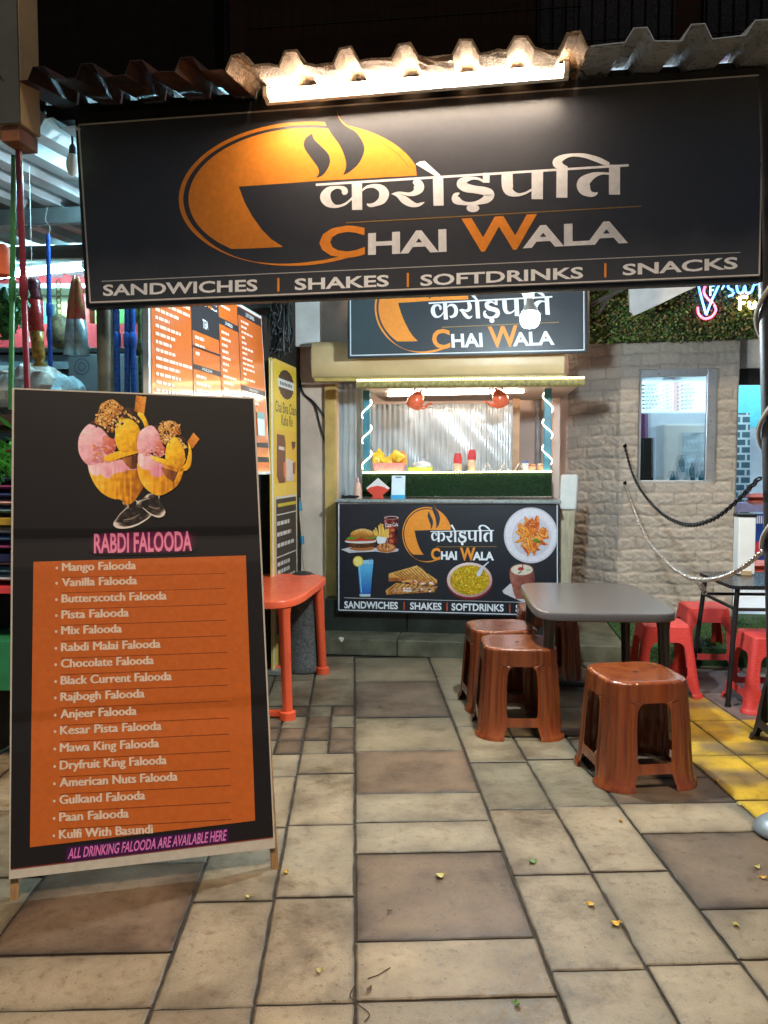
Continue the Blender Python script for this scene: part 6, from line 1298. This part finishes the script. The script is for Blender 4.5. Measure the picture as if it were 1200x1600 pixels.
# inside the window
wP = front(1056, 620, 9.3)
for i, (xa, xb, txt) in enumerate(((990, 1050, 'left'), (1051, 1112, 'right'))):
    o = thing('menu_lightbox', 'glowing white menu panel with a red strip, %s one seen through the window' % txt, 'light box', wP.hit((xa + xb) / 2, 648), 'glowing menu panels behind the window')
    x = MB(); x.slab(rect_on(wP, xa, 596, xb, 644), 0.06, wP.n); x.build('lit_panel', emis('menu_panel_glow', (0.55, 0.95, 1.0), 0.33), o)
    A = Art(wP, 0.002, 0.0008); A.poly([(xa + 2, 597), (xa + 9, 597), (xa + 9, 643), (xa + 2, 643)], c8(226, 60, 50)); rg = random.Random(i)
    for r_ in range(7):
        u = xa + 13; e_ = xa + rg.uniform(26, 36)
        while u < e_: l = rg.uniform(2, 5); A.poly([(u, 601 + r_ * 6), (u + l, 601 + r_ * 6), (u + l, 603.2 + r_ * 6), (u, 603.2 + r_ * 6)], c8(40, 70, 80)); u += l + 1
        A.poly([(xa + 50, 601 + r_ * 6), (xa + 54, 601 + r_ * 6), (xa + 54, 603 + r_ * 6), (xa + 50, 603 + r_ * 6)], c8(60, 90, 100))
    A.mb.build('menu_print', m_ink, o)
def cab(name, label, cat, x0, x1, y0, y1, dep, m, th=0.3, **k):
    pl = front(x0, y0, dep); x = MB(); x.slab(rect_on(pl, x0, y0, x1, y1), th, pl.n); return x.build(name, m, label=label, cat=cat, bevel=0.006, **k)
cab('dark_cabinet', 'black cabinet standing behind the window at its lower left', 'cabinet', 985, 1021, 684, 900, 8.3, MATS['black_laminate'], 0.4)
cab('purple_panel', 'purple panel on the wall behind the window', 'panel', 990, 1013, 646, 690, 9.0, mat('purple_paint', (0.18, 0.03, 0.16), 0.5), 0.05)
cab('black_post', 'black upright inside the window at its right side', 'upright', 1106, 1122, 684, 800, 7.7, MATS['black_laminate'], 0.08)
fr_o = thing('display_fridge', 'white display fridge with bluish goods behind the window', 'fridge', front(1055, 700, 8.9).hit(1060, 900)); pl = front(1055, 700, 8.9)
x = MB(); x.slab(rect_on(pl, 1036, 662, 1104, 900), 0.4, pl.n); x.build('fridge_body', m_white, fr_o, bevel=0.02)
x = MB(); x.slab(rect_on(pl, 1066, 676, 1100, 770, 0.02), 0.018, pl.n); x.build('fridge_door', mat('frosted_door', (0.5, 0.62, 0.68), 0.2, var=0.5, scale=14), fr_o)
for k in range(8):
    x = MB(); c = pl.hit(1044 + 7 * k + random.uniform(-2, 2), 762 - 12 * (k % 3), 0.25); x.lathe([(0.03, 0), (0.034, 0.02), (0.033, 0.12), (0.014, 0.16), (0.014, 0.19)], c, 12)
    x.build('bottle', mat(('teal_bottle', 'clear_bottle')[k % 2], ((0.02, 0.12, 0.18), (0.55, 0.6, 0.65))[k % 2], 0.15), label='small bottle in front of the display fridge behind the window', cat='bottle', group='bottles behind the window', smooth=True)
fa = thing('ceiling_fan', 'grey three bladed ceiling fan seen through the window', 'ceiling fan', dp(1050, 589, 8.6)); c = dp(1050, 588, 8.6)
x = MB(); x.lathe([(0.02, -0.05), (0.09, -0.04), (0.10, 0.0), (0.07, 0.05), (0.02, 0.07), (0.015, 0.35)], c, 18); x.build('motor', m_alu, fa, smooth=True)
for k in range(3):
    t_ = R(20 + 120 * k); dd = V((cos(t_), sin(t_), 0)); x = MB(); x.box(c + dd * 0.36, 0.52, 0.11, 0.01, dd, dd.cross(ZZ)); x.build('blade', m_alu, fa, bevel=0.003)
tube_lamp('room_tube', 'lit cool tube lamp on the ceiling of the right shop', rp(0.2, 1.3, 3.02), rp(2.7, 1.3, 3.02), 0.02, emis('room_tube_glow', (0.62, 0.86, 1.0), 8), ZZ * -1, 0.045, m_white)
# doorway at the right edge
cab('door_lintel', 'pale grey lintel over the doorway at the right edge', 'lintel', 1152.5, 1260, 500, 575, 7.4, mat('pale_grey_paint', (0.42, 0.42, 0.42), 0.6), 0.15)
cab('door_transom', 'dark slatted transom under the lintel', 'transom', 1152.5, 1260, 576, 601, 7.45, m_frame, 0.06)
cab('cyan_partition', 'cyan partition wall seen through the doorway', 'wall', 1140, 1230, 602, 668, 9.2, mat('cyan_paint', (0.16, 0.66, 0.74), 0.5, var=0.1), 0.06)
m_bb, t, b = _nodes('blue_brick'); tc = t.nodes.new('ShaderNodeTexCoord'); br = t.nodes.new('ShaderNodeTexBrick'); mp_ = t.nodes.new('ShaderNodeMapping'); mp_.inputs['Rotation'].default_value = (R(90), 0, 0)
t.links.new(tc.outputs['Object'], mp_.inputs[0]); t.links.new(mp_.outputs[0], br.inputs['Vector']); br.inputs['Scale'].default_value = 1; br.inputs['Brick Width'].default_value = 0.12; br.inputs['Row Height'].default_value = 0.085; br.inputs['Mortar Size'].default_value = 0.012
br.inputs['Color1'].default_value = (0.05, 0.11, 0.15, 1); br.inputs['Color2'].default_value = (0.08, 0.16, 0.20, 1); br.inputs['Mortar'].default_value = (0.55, 0.65, 0.68, 1); t.links.new(br.outputs[0], b.inputs['Base Color'])
cab('brick_pillar', 'blue grey brick pillar with white joints inside the doorway', 'pillar', 1150, 1172, 645, 1000, 8.9, m_bb, 0.15)
cab('lilac_counter', 'lilac counter with goods seen through the doorway', 'counter', 1150, 1240, 786, 800, 8.6, mat('lilac_top', (0.50, 0.42, 0.62), 0.4), 0.5)
for k, (px, py, w_) in enumerate(((1183, 776, 0.16), (1184, 783, 0.17), (1187, 893, 0.14), (1187, 882, 0.13))):
    pl = front(px, py, 8.4 if k < 2 else 6.6); c = pl.hit(px, py); x = MB(); pillow(x, c, UX, VY, ZZ, w_ / 2 + 0.03, 0.1, 0.04)
    x.build('red_packet', mat('packet_brick', (0.45, 0.08, 0.05), 0.4, var=0.2), label='brownish red packet stacked %s' % ('on the lilac counter' if k < 2 else 'low at the right edge behind the metal table'), cat='packet', group='red packets on the lilac counter' if k < 2 else 'red packets low at the right edge', smooth='all')
pl = front(1190, 830, 7.1); o = thing('blue_poster', 'dark blue board with white marks and a red shape by the doorway', 'poster', pl.hit(1195, 880)); x = MB(); x.slab(rect_on(pl, 1180, 803, 1240, 876), 0.02, pl.n); x.build('poster_board', mat('navy_print', (0.01, 0.05, 0.28), 0.4), o)
A = Art(pl, 0.002); [A.poly([(1182 + 3.2 * k, 806), (1184 + 3.2 * k, 806), (1184 + 3.2 * k, 818), (1182 + 3.2 * k, 818)], c8(214, 220, 235)) for k in range(6)]
A.mb.build('poster_print', m_ink, o); A = Art(pl, 0.003); A.ell(1185, 858, 5, 13, c8(210, 50, 70), n=18); A.mb.build('red_shape', m_ink, o)
# ================================================================== CHAINS from the brick wall to the right post
def chain(name, label, pts, m, pitch, wire, wide, end_m=None, group=None):
    A_ = bW.hit(*pts[0]); hn = (PR - up(A_, 0)); hn = V((hn.y, -hn.x, 0)); pl = Plane(A_, hn)
    P = [pl.hit(*p) for p in pts]; P[0] = bW.hit(*pts[0], 0.01); Q = smooth([tuple(p) for p in P], 12); Q = [V(q_) for q_ in Q]
    o = thing(name, label, 'chain', P[len(P) // 2], group)
    acc = 0; L = [0]
    for a, b_ in zip(Q, Q[1:]): acc += (b_ - a).length; L.append(acc)
    n = int(acc / pitch); x = MB(); k = 0
    for i in range(n):
        s_ = (i + 0.5) * pitch
        while k < len(L) - 2 and L[k + 1] < s_: k += 1
        f = (s_ - L[k]) / max(1e-6, L[k + 1] - L[k]); c = Q[k].lerp(Q[k + 1], f); d = (Q[k + 1] - Q[k]).normalized(); u_ = d.cross(hn.normalized()).normalized(); w_ = d.cross(u_); a_ = u_ if i % 2 else w_
        x.tube([c + d * (pitch * .72 * cos(t_)) + a_ * (wide * sin(t_)) for t_ in [2 * pi * j / 10 for j in range(10)]], wire, 5, closed=True)
    x.build('links', m, o, smooth='all')
    x = MB(); x.tube([P[0] + bW.n * -0.03, P[0] + bW.n * 0.03], 0.014, 8); x.tube([P[0] + bW.n * 0.03 + ZZ * (0.02 * cos(t_)) + bW.n * (0.02 * sin(t_)) for t_ in [2 * pi * j / 10 for j in range(10)]], 0.005, 5, closed=True); x.build('wall_hook', MATS['iron_bars'], o, smooth='all')
    return o, P
m_ch = mat('black_chain', (0.02, 0.022, 0.026), 0.35, 0.6, var=0.3); m_sc = mat('silver_chain', (0.55, 0.5, 0.45), 0.3, 0.8, var=0.2)
chain('link_chain', 'black link chain hanging from the brick wall to the right post, upper one', [(976, 697), (987, 736), (1003, 768), (1030, 799), (1058, 816), (1085, 820), (1118, 809), (1148, 786), (1172, 762), (1191, 742)], m_ch, 0.040, 0.0042, 0.0105)
co_, P = chain('rope_chain', 'silver twisted chain hanging lower from the brick wall to the right post', [(976, 755), (990, 797), (1010, 840), (1040, 877), (1072, 900), (1100, 906), (1132, 901), (1164, 884), (1191, 862)], m_sc, 0.022, 0.0050, 0.0085)
x = MB(); c = P[5]
for k in range(4): x.tube([c - ZZ * (0.02 + 0.014 * k) + UX * (0.012 * cos(t_) - 0.02 + 0.008 * k) + ZZ * (0.014 * sin(t_)) for t_ in [2 * pi * j / 10 for j in range(10)]], 0.003, 5, closed=True)
x.build('clasp', m_sc, co_)
# ================================================================== STOOLS AND TABLES
def stool(name, label, topw, botw, H, rad, wy0, wy1, w0, rail_b, flute, m, sharp_top=0.018, grp=None, ns=4):
    """one moulded plastic stool, standing at the world origin"""
    o = thing(name, label, 'stool', (0, 0, 0), grp); sc_ = 0.62
    def half(h): return botw + (topw - botw) * h / H
    def side(k, s, h, push=0.0, inset=0.0):
        a = half(h) - inset; r = max(0.01, rad + (0.01 if h < H * .5 else 0) - inset * 0.5); f = abs(s)
        if f <= sc_: px, py, nx, ny = (f / sc_) * (a - r), -a, 0.0, -1.0
        else: t_ = (f - sc_) / (1 - sc_) * pi / 4; px, py, nx, ny = a - r + r * sin(t_), -a + r - r * cos(t_), sin(t_), -cos(t_)
        px *= (1 if s >= 0 else -1); nx *= (1 if s >= 0 else -1)
        fl = flute * (0.5 - 0.5 * cos((f - w0) / (1 - w0) * pi * 2 * 2.5)) if (flute and f > w0) else 0
        fl *= min(1, (H - h) / (0.10 * H)) if h > 0.9 * H else min(1, max(0, (h - 0.03) / 0.03))
        px += nx * (push - fl); py += ny * (push - fl)
        c_, s_ = cos(k * pi / 2), sin(k * pi / 2); return V((px * c_ - py * s_, px * s_ + py * c_, h))
    nl, no = 20, 6
    rows = []                                               # (h, w, push, zone)
    rc = 0.10
    rows.append((H - sharp_top, w0, 0, 'a')); rows.append((wy1 + 0.012, w0, 0, 'a'))
    for q_ in range(6):
        t_ = q_ / 5; rows.append((wy1 - rc * 0.55 * (1 - cos(t_ * pi / 2)) - 0.0, w0 * (0.55 + 0.45 * sin(t_ * pi / 2)), 0, 'w'))
    rows.append(((wy1 + wy0) / 2, w0, 0, 'w'))
    for q_ in range(4):
        t_ = q_ / 3; rows.append((wy0 + 0.03 * (1 - t_), w0 * (1 - 0.12 * t_ * t_), 0, 'w'))
    rows.append((rail_b, w0 * 0.95, 0, 'r')); rows.append((0.03, w0 * 1.08, 0, 'f')); rows.append((0.026, w0 * 1.08, 0.012, 'f')); rows.append((0.0, w0 * 1.08, 0.014, 'f'))
    def cols(w): return [-1 + (1 - w) * i / nl for i in range(nl)] + [-w + 2 * w * i / no for i in range(no)] + [w + (1 - w) * i / nl for i in range(nl + 1)]
    nc = 2 * nl + no
    seat = MB(); legs = [MB() for _ in range(4)]; rails = [MB() for _ in range(4)]
    def quad(mb, k, r1, r2, i):
        (h1, w1, p1, _), (h2, w2, p2, _) = r1, r2; c1, c2 = cols(w1), cols(w2)
        pts = [side(k, c2[i], h2, p2), side(k, c2[i + 1], h2, p2), side(k, c1[i + 1], h1, p1), side(k, c1[i], h1, p1)]
        per = half(0) * 2; mb.quad(*pts, uv=[((k + c2[i] / 2) * per, h2), ((k + c2[i + 1] / 2) * per, h2), ((k + c1[i + 1] / 2) * per, h1), ((k + c1[i] / 2) * per, h1)])
    for k in range(4):
        for j in range(len(rows) - 1):
            r1, r2 = rows[j], rows[j + 1]; z_ = r2[3] if r1[3] != 'a' or r2[3] == 'a' else 'a'
            for i in range(nc):
                op = nl <= i < nl + no
                if r1[3] == 'a': quad(seat, k, r1, r2, i)
                elif op:
                    if r2[3] == 'r': quad(rails[k], k, r1, r2, i)
                else: quad(legs[k if i < nl else (k + 1) % 4], k, r1, r2, i)
    # seat top: rounded rim and slightly dished plate
    ring = []
    for (ins, h) in ((0, H - sharp_top), (0.003, H - sharp_top * .45), (0.010, H - 0.003), (0.022, H), (0.05, H - 0.001), (0.10, H - 0.004)):
        R_ = []
        for k in range(4): R_ += [side(k, c, H - sharp_top, -0.0, ins) for c in cols(w0)[:-1]]
        R_ = [V((p.x, p.y, h)) for p in R_]; ring.append(R_)
    n = len(ring[0]); i0 = len(seat.v)
    for R_ in ring: seat.v += R_
    for j in range(len(ring) - 1):
        for i in range(n):
            i2 = (i + 1) % n; q_ = (i0 + j * n + i, i0 + j * n + i2, i0 + (j + 1) * n + i2, i0 + (j + 1) * n + i); seat.face(q_, uv=[(seat.v[a].x, seat.v[a].y) for a in q_])
    q_ = [i0 + (len(ring) - 1) * n + i for i in range(n)]; seat.face(q_, uv=[(seat.v[a].x, seat.v[a].y) for a in q_])
    # one welded shell: its normals and thickness run on across the parts
    parts = [('seat', seat)] + [('leg', l) for l in legs] + [('rail', l) for l in rails]
    idx = {}; NV = []; FS = []
    for pi_, (_, mb) in enumerate(parts):
        for f, u_ in zip(mb.f, mb.uv):
            g, gu_ = [], []
            for a, t_ in zip(f, u_):
                v = mb.v[a]; key = (round(v.x, 5), round(v.y, 5), round(v.z, 5))
                if key not in idx: idx[key] = len(NV); NV.append(v)
                if idx[key] not in g: g.append(idx[key]); gu_.append(t_)
            if len(g) > 2: FS.append((pi_, g, gu_))
    NN = [V((0, 0, 0)) for _ in NV]; edge = {}
    for pi_, g, _ in FS:
        nn = V((0, 0, 0))
        for q_ in range(1, len(g) - 1): nn += (NV[g[q_]] - NV[g[0]]).cross(NV[g[q_ + 1]] - NV[g[0]])
        for a in g: NN[a] += nn
        for a, b_ in zip(g, g[1:] + g[:1]): edge[(a, b_)] = pi_
    NN = [n_.normalized() if n_.length > 0 else ZZ for n_ in NN]
    for pi_, (nm, _) in enumerate(parts):
        mp = {}; vs, fs, us, ns_ = [], [], [], []
        def vid(a, inner):
            if (a, inner) not in mp: mp[(a, inner)] = len(vs); vs.append(NV[a] - NN[a] * (0.0045 if inner else 0))
            return mp[(a, inner)]
        for p_, g, gu_ in FS:
            if p_ != pi_: continue
            fs.append([vid(a, 0) for a in g]); us += gu_; ns_ += [NN[a] for a in g]
            fs.append([vid(a, 1) for a in g[::-1]]); us += gu_[::-1]; ns_ += [-NN[a] for a in g[::-1]]
            for a, b_ in zip(g, g[1:] + g[:1]):
                if (b_, a) not in edge:
                    fs.append([vid(b_, 0), vid(a, 0), vid(a, 1), vid(b_, 1)]); us += [(0, 0)] * 4
                    rn2 = (NV[a] - NV[b_]).cross(-NN[a]).normalized(); ns_ += [rn2] * 4
        me = bpy.data.meshes.new(nm); me.from_pydata([tuple(v) for v in vs], [], fs); me.shade_smooth()
        ul = me.uv_layers.new(name='UVMap'); ul.data.foreach_set('uv', [c for u_ in us for c in u_])
        me.normals_split_custom_set([tuple(n_) for n_ in ns_]); me.materials.append(m)
        ob = bpy.data.objects.new(nm, me); COL.objects.link(ob); ob.parent = o
    x = MB(); x.lathe([(0.012, H - 0.0035), (0.0125, H - 0.0028)], (0, 0, 0), 16); x.build('seat_hole', m_frame, o)
    return o
m_bst, t, b = _nodes('marbled_brown_plastic'); n1 = _noise(t, 1.0, 5, (22, 22, 1.4)); n2 = _noise(t, 1.0, 3, (90, 90, 5))
r1 = _ramp(t, n1.outputs[0], [(0.28, (0.125, 0.022, 0.007)), (0.44, (0.205, 0.043, 0.011)), (0.62, (0.27, 0.064, 0.015)), (0.78, (0.235, 0.052, 0.012))]); t.links.new(r1.outputs[0], b.inputs['Base Color'])
b.inputs['Roughness'].default_value = 0.24; b.inputs['Coat Weight'].default_value = 0.6; b.inputs['Coat Roughness'].default_value = 0.15; _bump(t, b, n2.outputs[0], 0.08, 0.003)
m_rst, t, b = _nodes('red_woven_plastic'); tc = t.nodes.new('ShaderNodeTexCoord'); br = t.nodes.new('ShaderNodeTexBrick'); t.links.new(tc.outputs['UV'], br.inputs['Vector'])
br.inputs['Scale'].default_value = 1; br.inputs['Brick Width'].default_value = 0.036; br.inputs['Row Height'].default_value = 0.016; br.inputs['Mortar Size'].default_value = 0.003; br.inputs['Mortar Smooth'].default_value = 1.0
br.inputs['Color1'].default_value = (0.56, 0.045, 0.04, 1); br.inputs['Color2'].default_value = (0.64, 0.06, 0.05, 1); br.inputs['Mortar'].default_value = (0.50, 0.035, 0.03, 1); t.links.new(br.outputs[0], b.inputs['Base Color']); b.inputs['Roughness'].default_value = 0.5; _bump(t, b, br.outputs['Fac'], -0.7, 0.012)
m_blk = mat('black_woven_plastic', (0.012, 0.012, 0.013), 0.5, var=0.3, scale=40, bump=0.6, bdist=0.01)
s0 = stool('plastic_stool', 'brown marbled stool nearest the camera in front of the dark table', 0.206, 0.243, 0.515, 0.105, 0.128, 0.415, 0.46, 0.078, 0.010, m_bst, grp='brown plastic stools around the dark table')
s0.location = (1.405, 3.90, 0); s0.rotation_euler = (0, 0, R(5))
dup(s0, (0.955, 4.60, 0), R(-4), 'brown stool by the left side of the dark table, the nearer of the pair there')
dup(s0, (0.945, 5.075, 0), R(3), 'brown stool touching the plinth end of the pair left of the dark table')
dup(s0, (1.40, 5.72, 0), R(-8), 'brown stool mostly hidden behind the far side of the dark table')
s1 = stool('woven_stool', 'red woven plastic stool just right of the nearest brown stool, beside the dark table leg', 0.150, 0.215, 0.47, 0.030, 0.13, 0.36, 0.50, 0.085, 0, m_rst, 0.012, grp='red woven plastic stools')
s1.location = (2.12, 5.37, 0); s1.rotation_euler = (0, 0, R(-9))
dup(s1, (2.69, 6.02, 0), R(-8), 'red woven stool farthest back, under the black metal table by the turf')
dup(s1, (2.66, 4.98, 0), R(-6), 'red woven stool cut by the right edge of the picture')
s2_ = stool('black_stool', 'black woven plastic stool of which one leg shows at the right edge', 0.15, 0.215, 0.47, 0.030, 0.13, 0.36, 0.50, 0.085, 0, m_blk, 0.012)
s2_.location = (2.44, 4.16, 0); s2_.rotation_euler = (0, 0, R(-6))
def table(name, label, m, mt, W, D, Hh, rail_axis, legr=0.03, rnd=5.0, lip=0.05):
    o = thing(name, label, 'table', (0, 0, 0)); x = MB(); n = 72
    def ol(s_, ins): 
        P = []
        for k in range(n):
            t_ = 2 * pi * k / n; c_, q_ = cos(t_), sin(t_); P.append(((W / 2 - ins) * (abs(c_) ** (2 / s_)) * (1 if c_ >= 0 else -1), (D / 2 - ins) * (abs(q_) ** (2 / s_)) * (1 if q_ >= 0 else -1)))
        return P
    lay = [(0.012, Hh - lip), (0.0, Hh - lip + 0.006), (0.0, Hh - 0.012), (0.004, Hh - 0.004), (0.012, Hh), (0.022, Hh - 0.0015), (0.03, Hh - 0.0015)]
    for ins, h in lay:
        for a, b_ in ol(rnd, ins): x.v.append(V((a, b_, h)))
    for j in range(len(lay) - 1):
        for i in range(n): i2 = (i + 1) % n; x.face((j * n + i, j * n + i2, (j + 1) * n + i2, (j + 1) * n + i))
    x.face([i for i in range(n)][::-1]); x.face([(len(lay) - 1) * n + i for i in range(n)]); x.build('tabletop', mt, o, smooth=True, ang=35)
    lx, ly = W / 2 - 0.085, D / 2 - 0.10
    for sx in (-1, 1):
        for sy in (-1, 1):
            x = MB(); P = []; m_ = 24
            for (r_, h, e) in ((legr * 1.35, Hh - lip, 0), (legr * 1.1, Hh - lip - 0.05, 0.002), (legr, Hh * .5, 0.012), (legr * 0.95, 0.05, 0.025), (legr * 1.5, 0.045, 0.025), (legr * 1.55, 0.0, 0.025)):
                for k in range(m_): t_ = 2 * pi * k / m_; rr = r_ * (1 - 0.07 * (k % 4 == 0)); x.v.append(V((sx * (lx + e) + rr * cos(t_), sy * (ly + e) + rr * sin(t_), h)))
            for j in range(5):
                for k in range(m_): k2 = (k + 1) % m_; x.face((j * m_ + k2, j * m_ + k, (j + 1) * m_ + k, (j + 1) * m_ + k2))
            x.build('leg', m, o, smooth=True, ang=45)
    for s_ in (-1, 1):
        x = MB()
        if rail_axis == 'x': x.box((0, s_ * (ly + 0.02), 0.03), 2 * lx - 0.04, 0.035, 0.04)
        else: x.box((s_ * (lx + 0.02), 0, 0.03), 0.035, 2 * ly - 0.04, 0.04)
        x.build('base_rail', m, o, bevel=0.008)
    return o
m_tb = mat('dark_brown_plastic', (0.035, 0.026, 0.022), 0.35, var=0.15, coat=0.3); m_tt, t, b = _nodes('brown_tabletop'); n1 = _noise(t, 2.5, 5); r_ = _ramp(t, n1.outputs[0], [(0.3, (0.118, 0.088, 0.075)), (0.7, (0.138, 0.105, 0.090))]); t.links.new(r_.outputs[0], b.inputs['Base Color']); b.inputs['Coat Weight'].default_value = 0.6; b.inputs['Coat Roughness'].default_value = 0.2; b.inputs['Roughness'].default_value = 0.30
t1 = table('plastic_table', 'dark brown plastic table with a glossy top among the brown stools', m_tb, m_tt, 0.80, 1.16, 0.725, 'x', rnd=7)
t1.location = (1.475, 4.90, 0); t1.rotation_euler = (0, 0, R(-6.5))
m_rt = mat('orange_red_plastic', (0.86, 0.105, 0.035), 0.35, var=0.08, scale=4, coat=0.25)
t2 = table('plastic_table', 'orange red plastic table half hidden behind the falooda menu board', m_rt, m_rt, 0.90, 1.22, 0.73, 'x', 0.033, rnd=5.5)
ctr = V((-0.262, 5.33, 0)) - UX * 0.45; t2.location = (ctr.x, ctr.y, 0); t2.rotation_euler = (0, 0, -A0)
# black metal table on the right
bt = thing('metal_table', 'black metal framed table beside the doorway at the right', 'table', (2.75, 5.4, 0)); H_ = 0.776
a_ = hz(1146, 915, H_); b_ = hz(1092, 893, H_); e_ = (b_ - a_); e_.z = 0; w_ = V((e_.y, -e_.x, 0)).normalized() * 0.75
x = MB(); P = [a_, a_ + w_, b_ + w_, b_]; mid = sum((p for p in P), V((0, 0, 0))) / 4; P = [mid + (p - mid) * 1.03 for p in P]
def rc_(P, r):
    out = []
    for i in range(4):
        p, q_, s_ = P[i - 1], P[i], P[(i + 1) % 4]; d1, d2 = (p - q_).normalized(), (s_ - q_).normalized()
        for k in range(6): t_ = k / 5; A1, A2_ = q_ + d1 * r, q_ + d2 * r; out.append(A1.lerp(q_, t_).lerp(q_.lerp(A2_, t_), t_))
    return out
x.slab([p + ZZ * 0.0 for p in rc_(P, 0.07)], 0.025, ZZ); x.build('tabletop', mat('black_gloss', (0.014, 0.014, 0.018), 0.25, var=0.1), bt, bevel=0.003)
feet = []
for p in (a_, a_ + w_, b_ + w_, b_):
    t_ = mid + (p - mid) * 0.90; f_ = mid + (p - mid) * 1.06; f_.z = 0; t_.z = H_ - 0.03; x = MB(); x.tube([t_, f_ + ZZ * 0.03, f_], [0.016, 0.016, 0.022], 12); x.build('leg', m_frame, bt, smooth=True); feet.append((t_, f_))
for i in range(4):
    p, q_ = feet[i], feet[(i + 1) % 4]; x = MB(); x.tube([p[0].lerp(p[1], 0.17), q_[0].lerp(q_[1], 0.17)], 0.011, 10); x.build('cross_bar', m_frame, bt, smooth=True)
c = hz(1166, 899, H_); o = thing('white_canister', 'tall white square canister with a dark lid standing on the black metal table', 'canister', c)
x = MB(); x.box(c + ZZ * 0.205 + VY * 0.06, 0.115, 0.115, 0.40, UX, VY); x.build('canister_body', m_white, o, bevel=0.008)
x = MB(); x.box(c + ZZ * 0.416 + VY * 0.06, 0.124, 0.124, 0.02, UX, VY); x.build('lid', m_frame, o, bevel=0.004); x = MB(); x.box(c + ZZ * 0.016 + VY * 0.0, 0.07, 0.006, 0.03, UX, VY); x.build('base_label', mat('tan_label', (0.45, 0.30, 0.16), 0.5), o)
# ================================================================== small things on the ground
def leaf(px, py, s_, kind, label, rot, hgt=0.001):
    s_ *= 0.72; p = hz(px, py, hgt); x = MB(); rg = random.Random(px * 7 + py); n = 9; u_ = V((cos(rot), sin(rot), 0)); v_ = V((-sin(rot), cos(rot), 0)); L = []
    for k in range(n):
        t_ = k / (n - 1); w_ = s_ * 0.42 * sin(pi * t_ ** 0.8); z = 0.003 + 0.010 * (t_ - .5) ** 2 * 4 * rg.uniform(.5, 1.2)
        for q_ in (-1, 0, 1): x.v.append(p + u_ * (s_ * (t_ - .5)) + v_ * (w_ * q_) + ZZ * (z + abs(q_) * 0.003))
    for k in range(n - 1):
        for q_ in (0, 1): x.face((k * 3 + q_, k * 3 + q_ + 1, k * 3 + q_ + 4, k * 3 + q_ + 3))
    x.tube([p + u_ * s_ * .48 + ZZ * 0.006, p + u_ * s_ * .75 + v_ * 0.01 + ZZ * 0.003], 0.0012, 5)
    cc = {'green': (0.12, 0.26, 0.05), 'yellow': (0.62, 0.36, 0.03), 'pale': (0.50, 0.42, 0.12), 'brown': (0.12, 0.06, 0.025)}[kind]
    x.build('fallen_leaf', mat('leaf_' + kind, cc, 0.5, var=0.25, scale=40), label=label, cat='leaf', group='leaves fallen on the paving', at=p)
leaf(832, 1348, 0.045, 'green', 'green fallen leaf on a pale tile right of the brown slab', 0.4); leaf(923, 1415, 0.042, 'yellow', 'yellow fallen leaf just above the orange one right of the brown slab', 2.2)
leaf(962, 1445, 0.05, 'yellow', 'bright orange yellow leaf lying on a tile joint', 0.1); leaf(688, 1370, 0.055, 'pale', 'pale yellow green leaf lying on the brown slab', 0.3)
leaf(808, 1571, 0.034, 'green', 'green fallen leaf nearest the bottom edge', 1.8); leaf(499, 1519, 0.032, 'pale', 'pale leaf on the tile left of the bottom twig', 0.2); leaf(447, 1365, 0.035, 'yellow', 'yellow leaf beside the right foot of the falooda board', 1.0)
leaf(1183, 1357, 0.036, 'pale', 'pale leaf on the dark slab at the right edge, upper of two', 0.3); leaf(1192, 1373, 0.036, 'yellow', 'yellow leaf on the dark slab at the right edge, lower of two', 2.6); leaf(1150, 1448, 0.035, 'pale', 'pale leaf at the lower edge of the dark slab on the right', 1.2)
leaf(970, 1284, 0.028, 'yellow', 'small yellow leaf in front of the nearest brown stool', 1.0); leaf(388, 1403, 0.030, 'pale', 'pale leaf left of the right foot of the falooda board', 0.1); leaf(577, 1548, 0.028, 'brown', 'dry brown leaf on the tile below the brown slab', 0.8)
leaf(608, 1426, 0.022, 'brown', 'tiny dry brown scrap on the brown slab', 0.1); leaf(1155, 1258, 0.04, 'pale', 'pale leaf straddling the joint by the yellow tiles', -0.3); leaf(1120, 1222, 0.03, 'yellow', 'yellow leaf on the joint beside the nearest brown stool', 0.4)
x = MB(); p = hz(566, 1575); x.tube(smooth([tuple(p + V((a, b_, 0.003))) for a, b_ in ((-.02, .10), (-.035, .05), (-.01, .01), (.02, -.03), (.005, -.06))], 5), 0.0016, 6); x.build('twig', mat('dry_twig', (0.06, 0.03, 0.015), 0.8), label='thin curled dry twig near the bottom edge', cat='twig', at=p)
p = hz(590, 1530); x = MB(); x.tube([p + V((-.03, 0, .003)), p + V((0, .012, .004)), p + V((.04, .05, .003))], 0.0015, 6); x.build('twig', MATS['dry_twig'], label='short straight twig beside the dry brown leaf', cat='twig', at=p)
p = P_STEP.hit(533, 999, 0.004); x = MB(); x.slab([p + UX * a + ZZ * b_ for a, b_ in ((-.022, .012), (-.005, .022), (.02, .016), (.022, 0), (.004, -.024), (-.008, -.008))], 0.004, -VY); x.build('paper_scrap', mat('scrap_white', (0.7, 0.66, 0.58), 0.7), label='small white paper scrap on the edge of the stone step', cat='paper scrap')
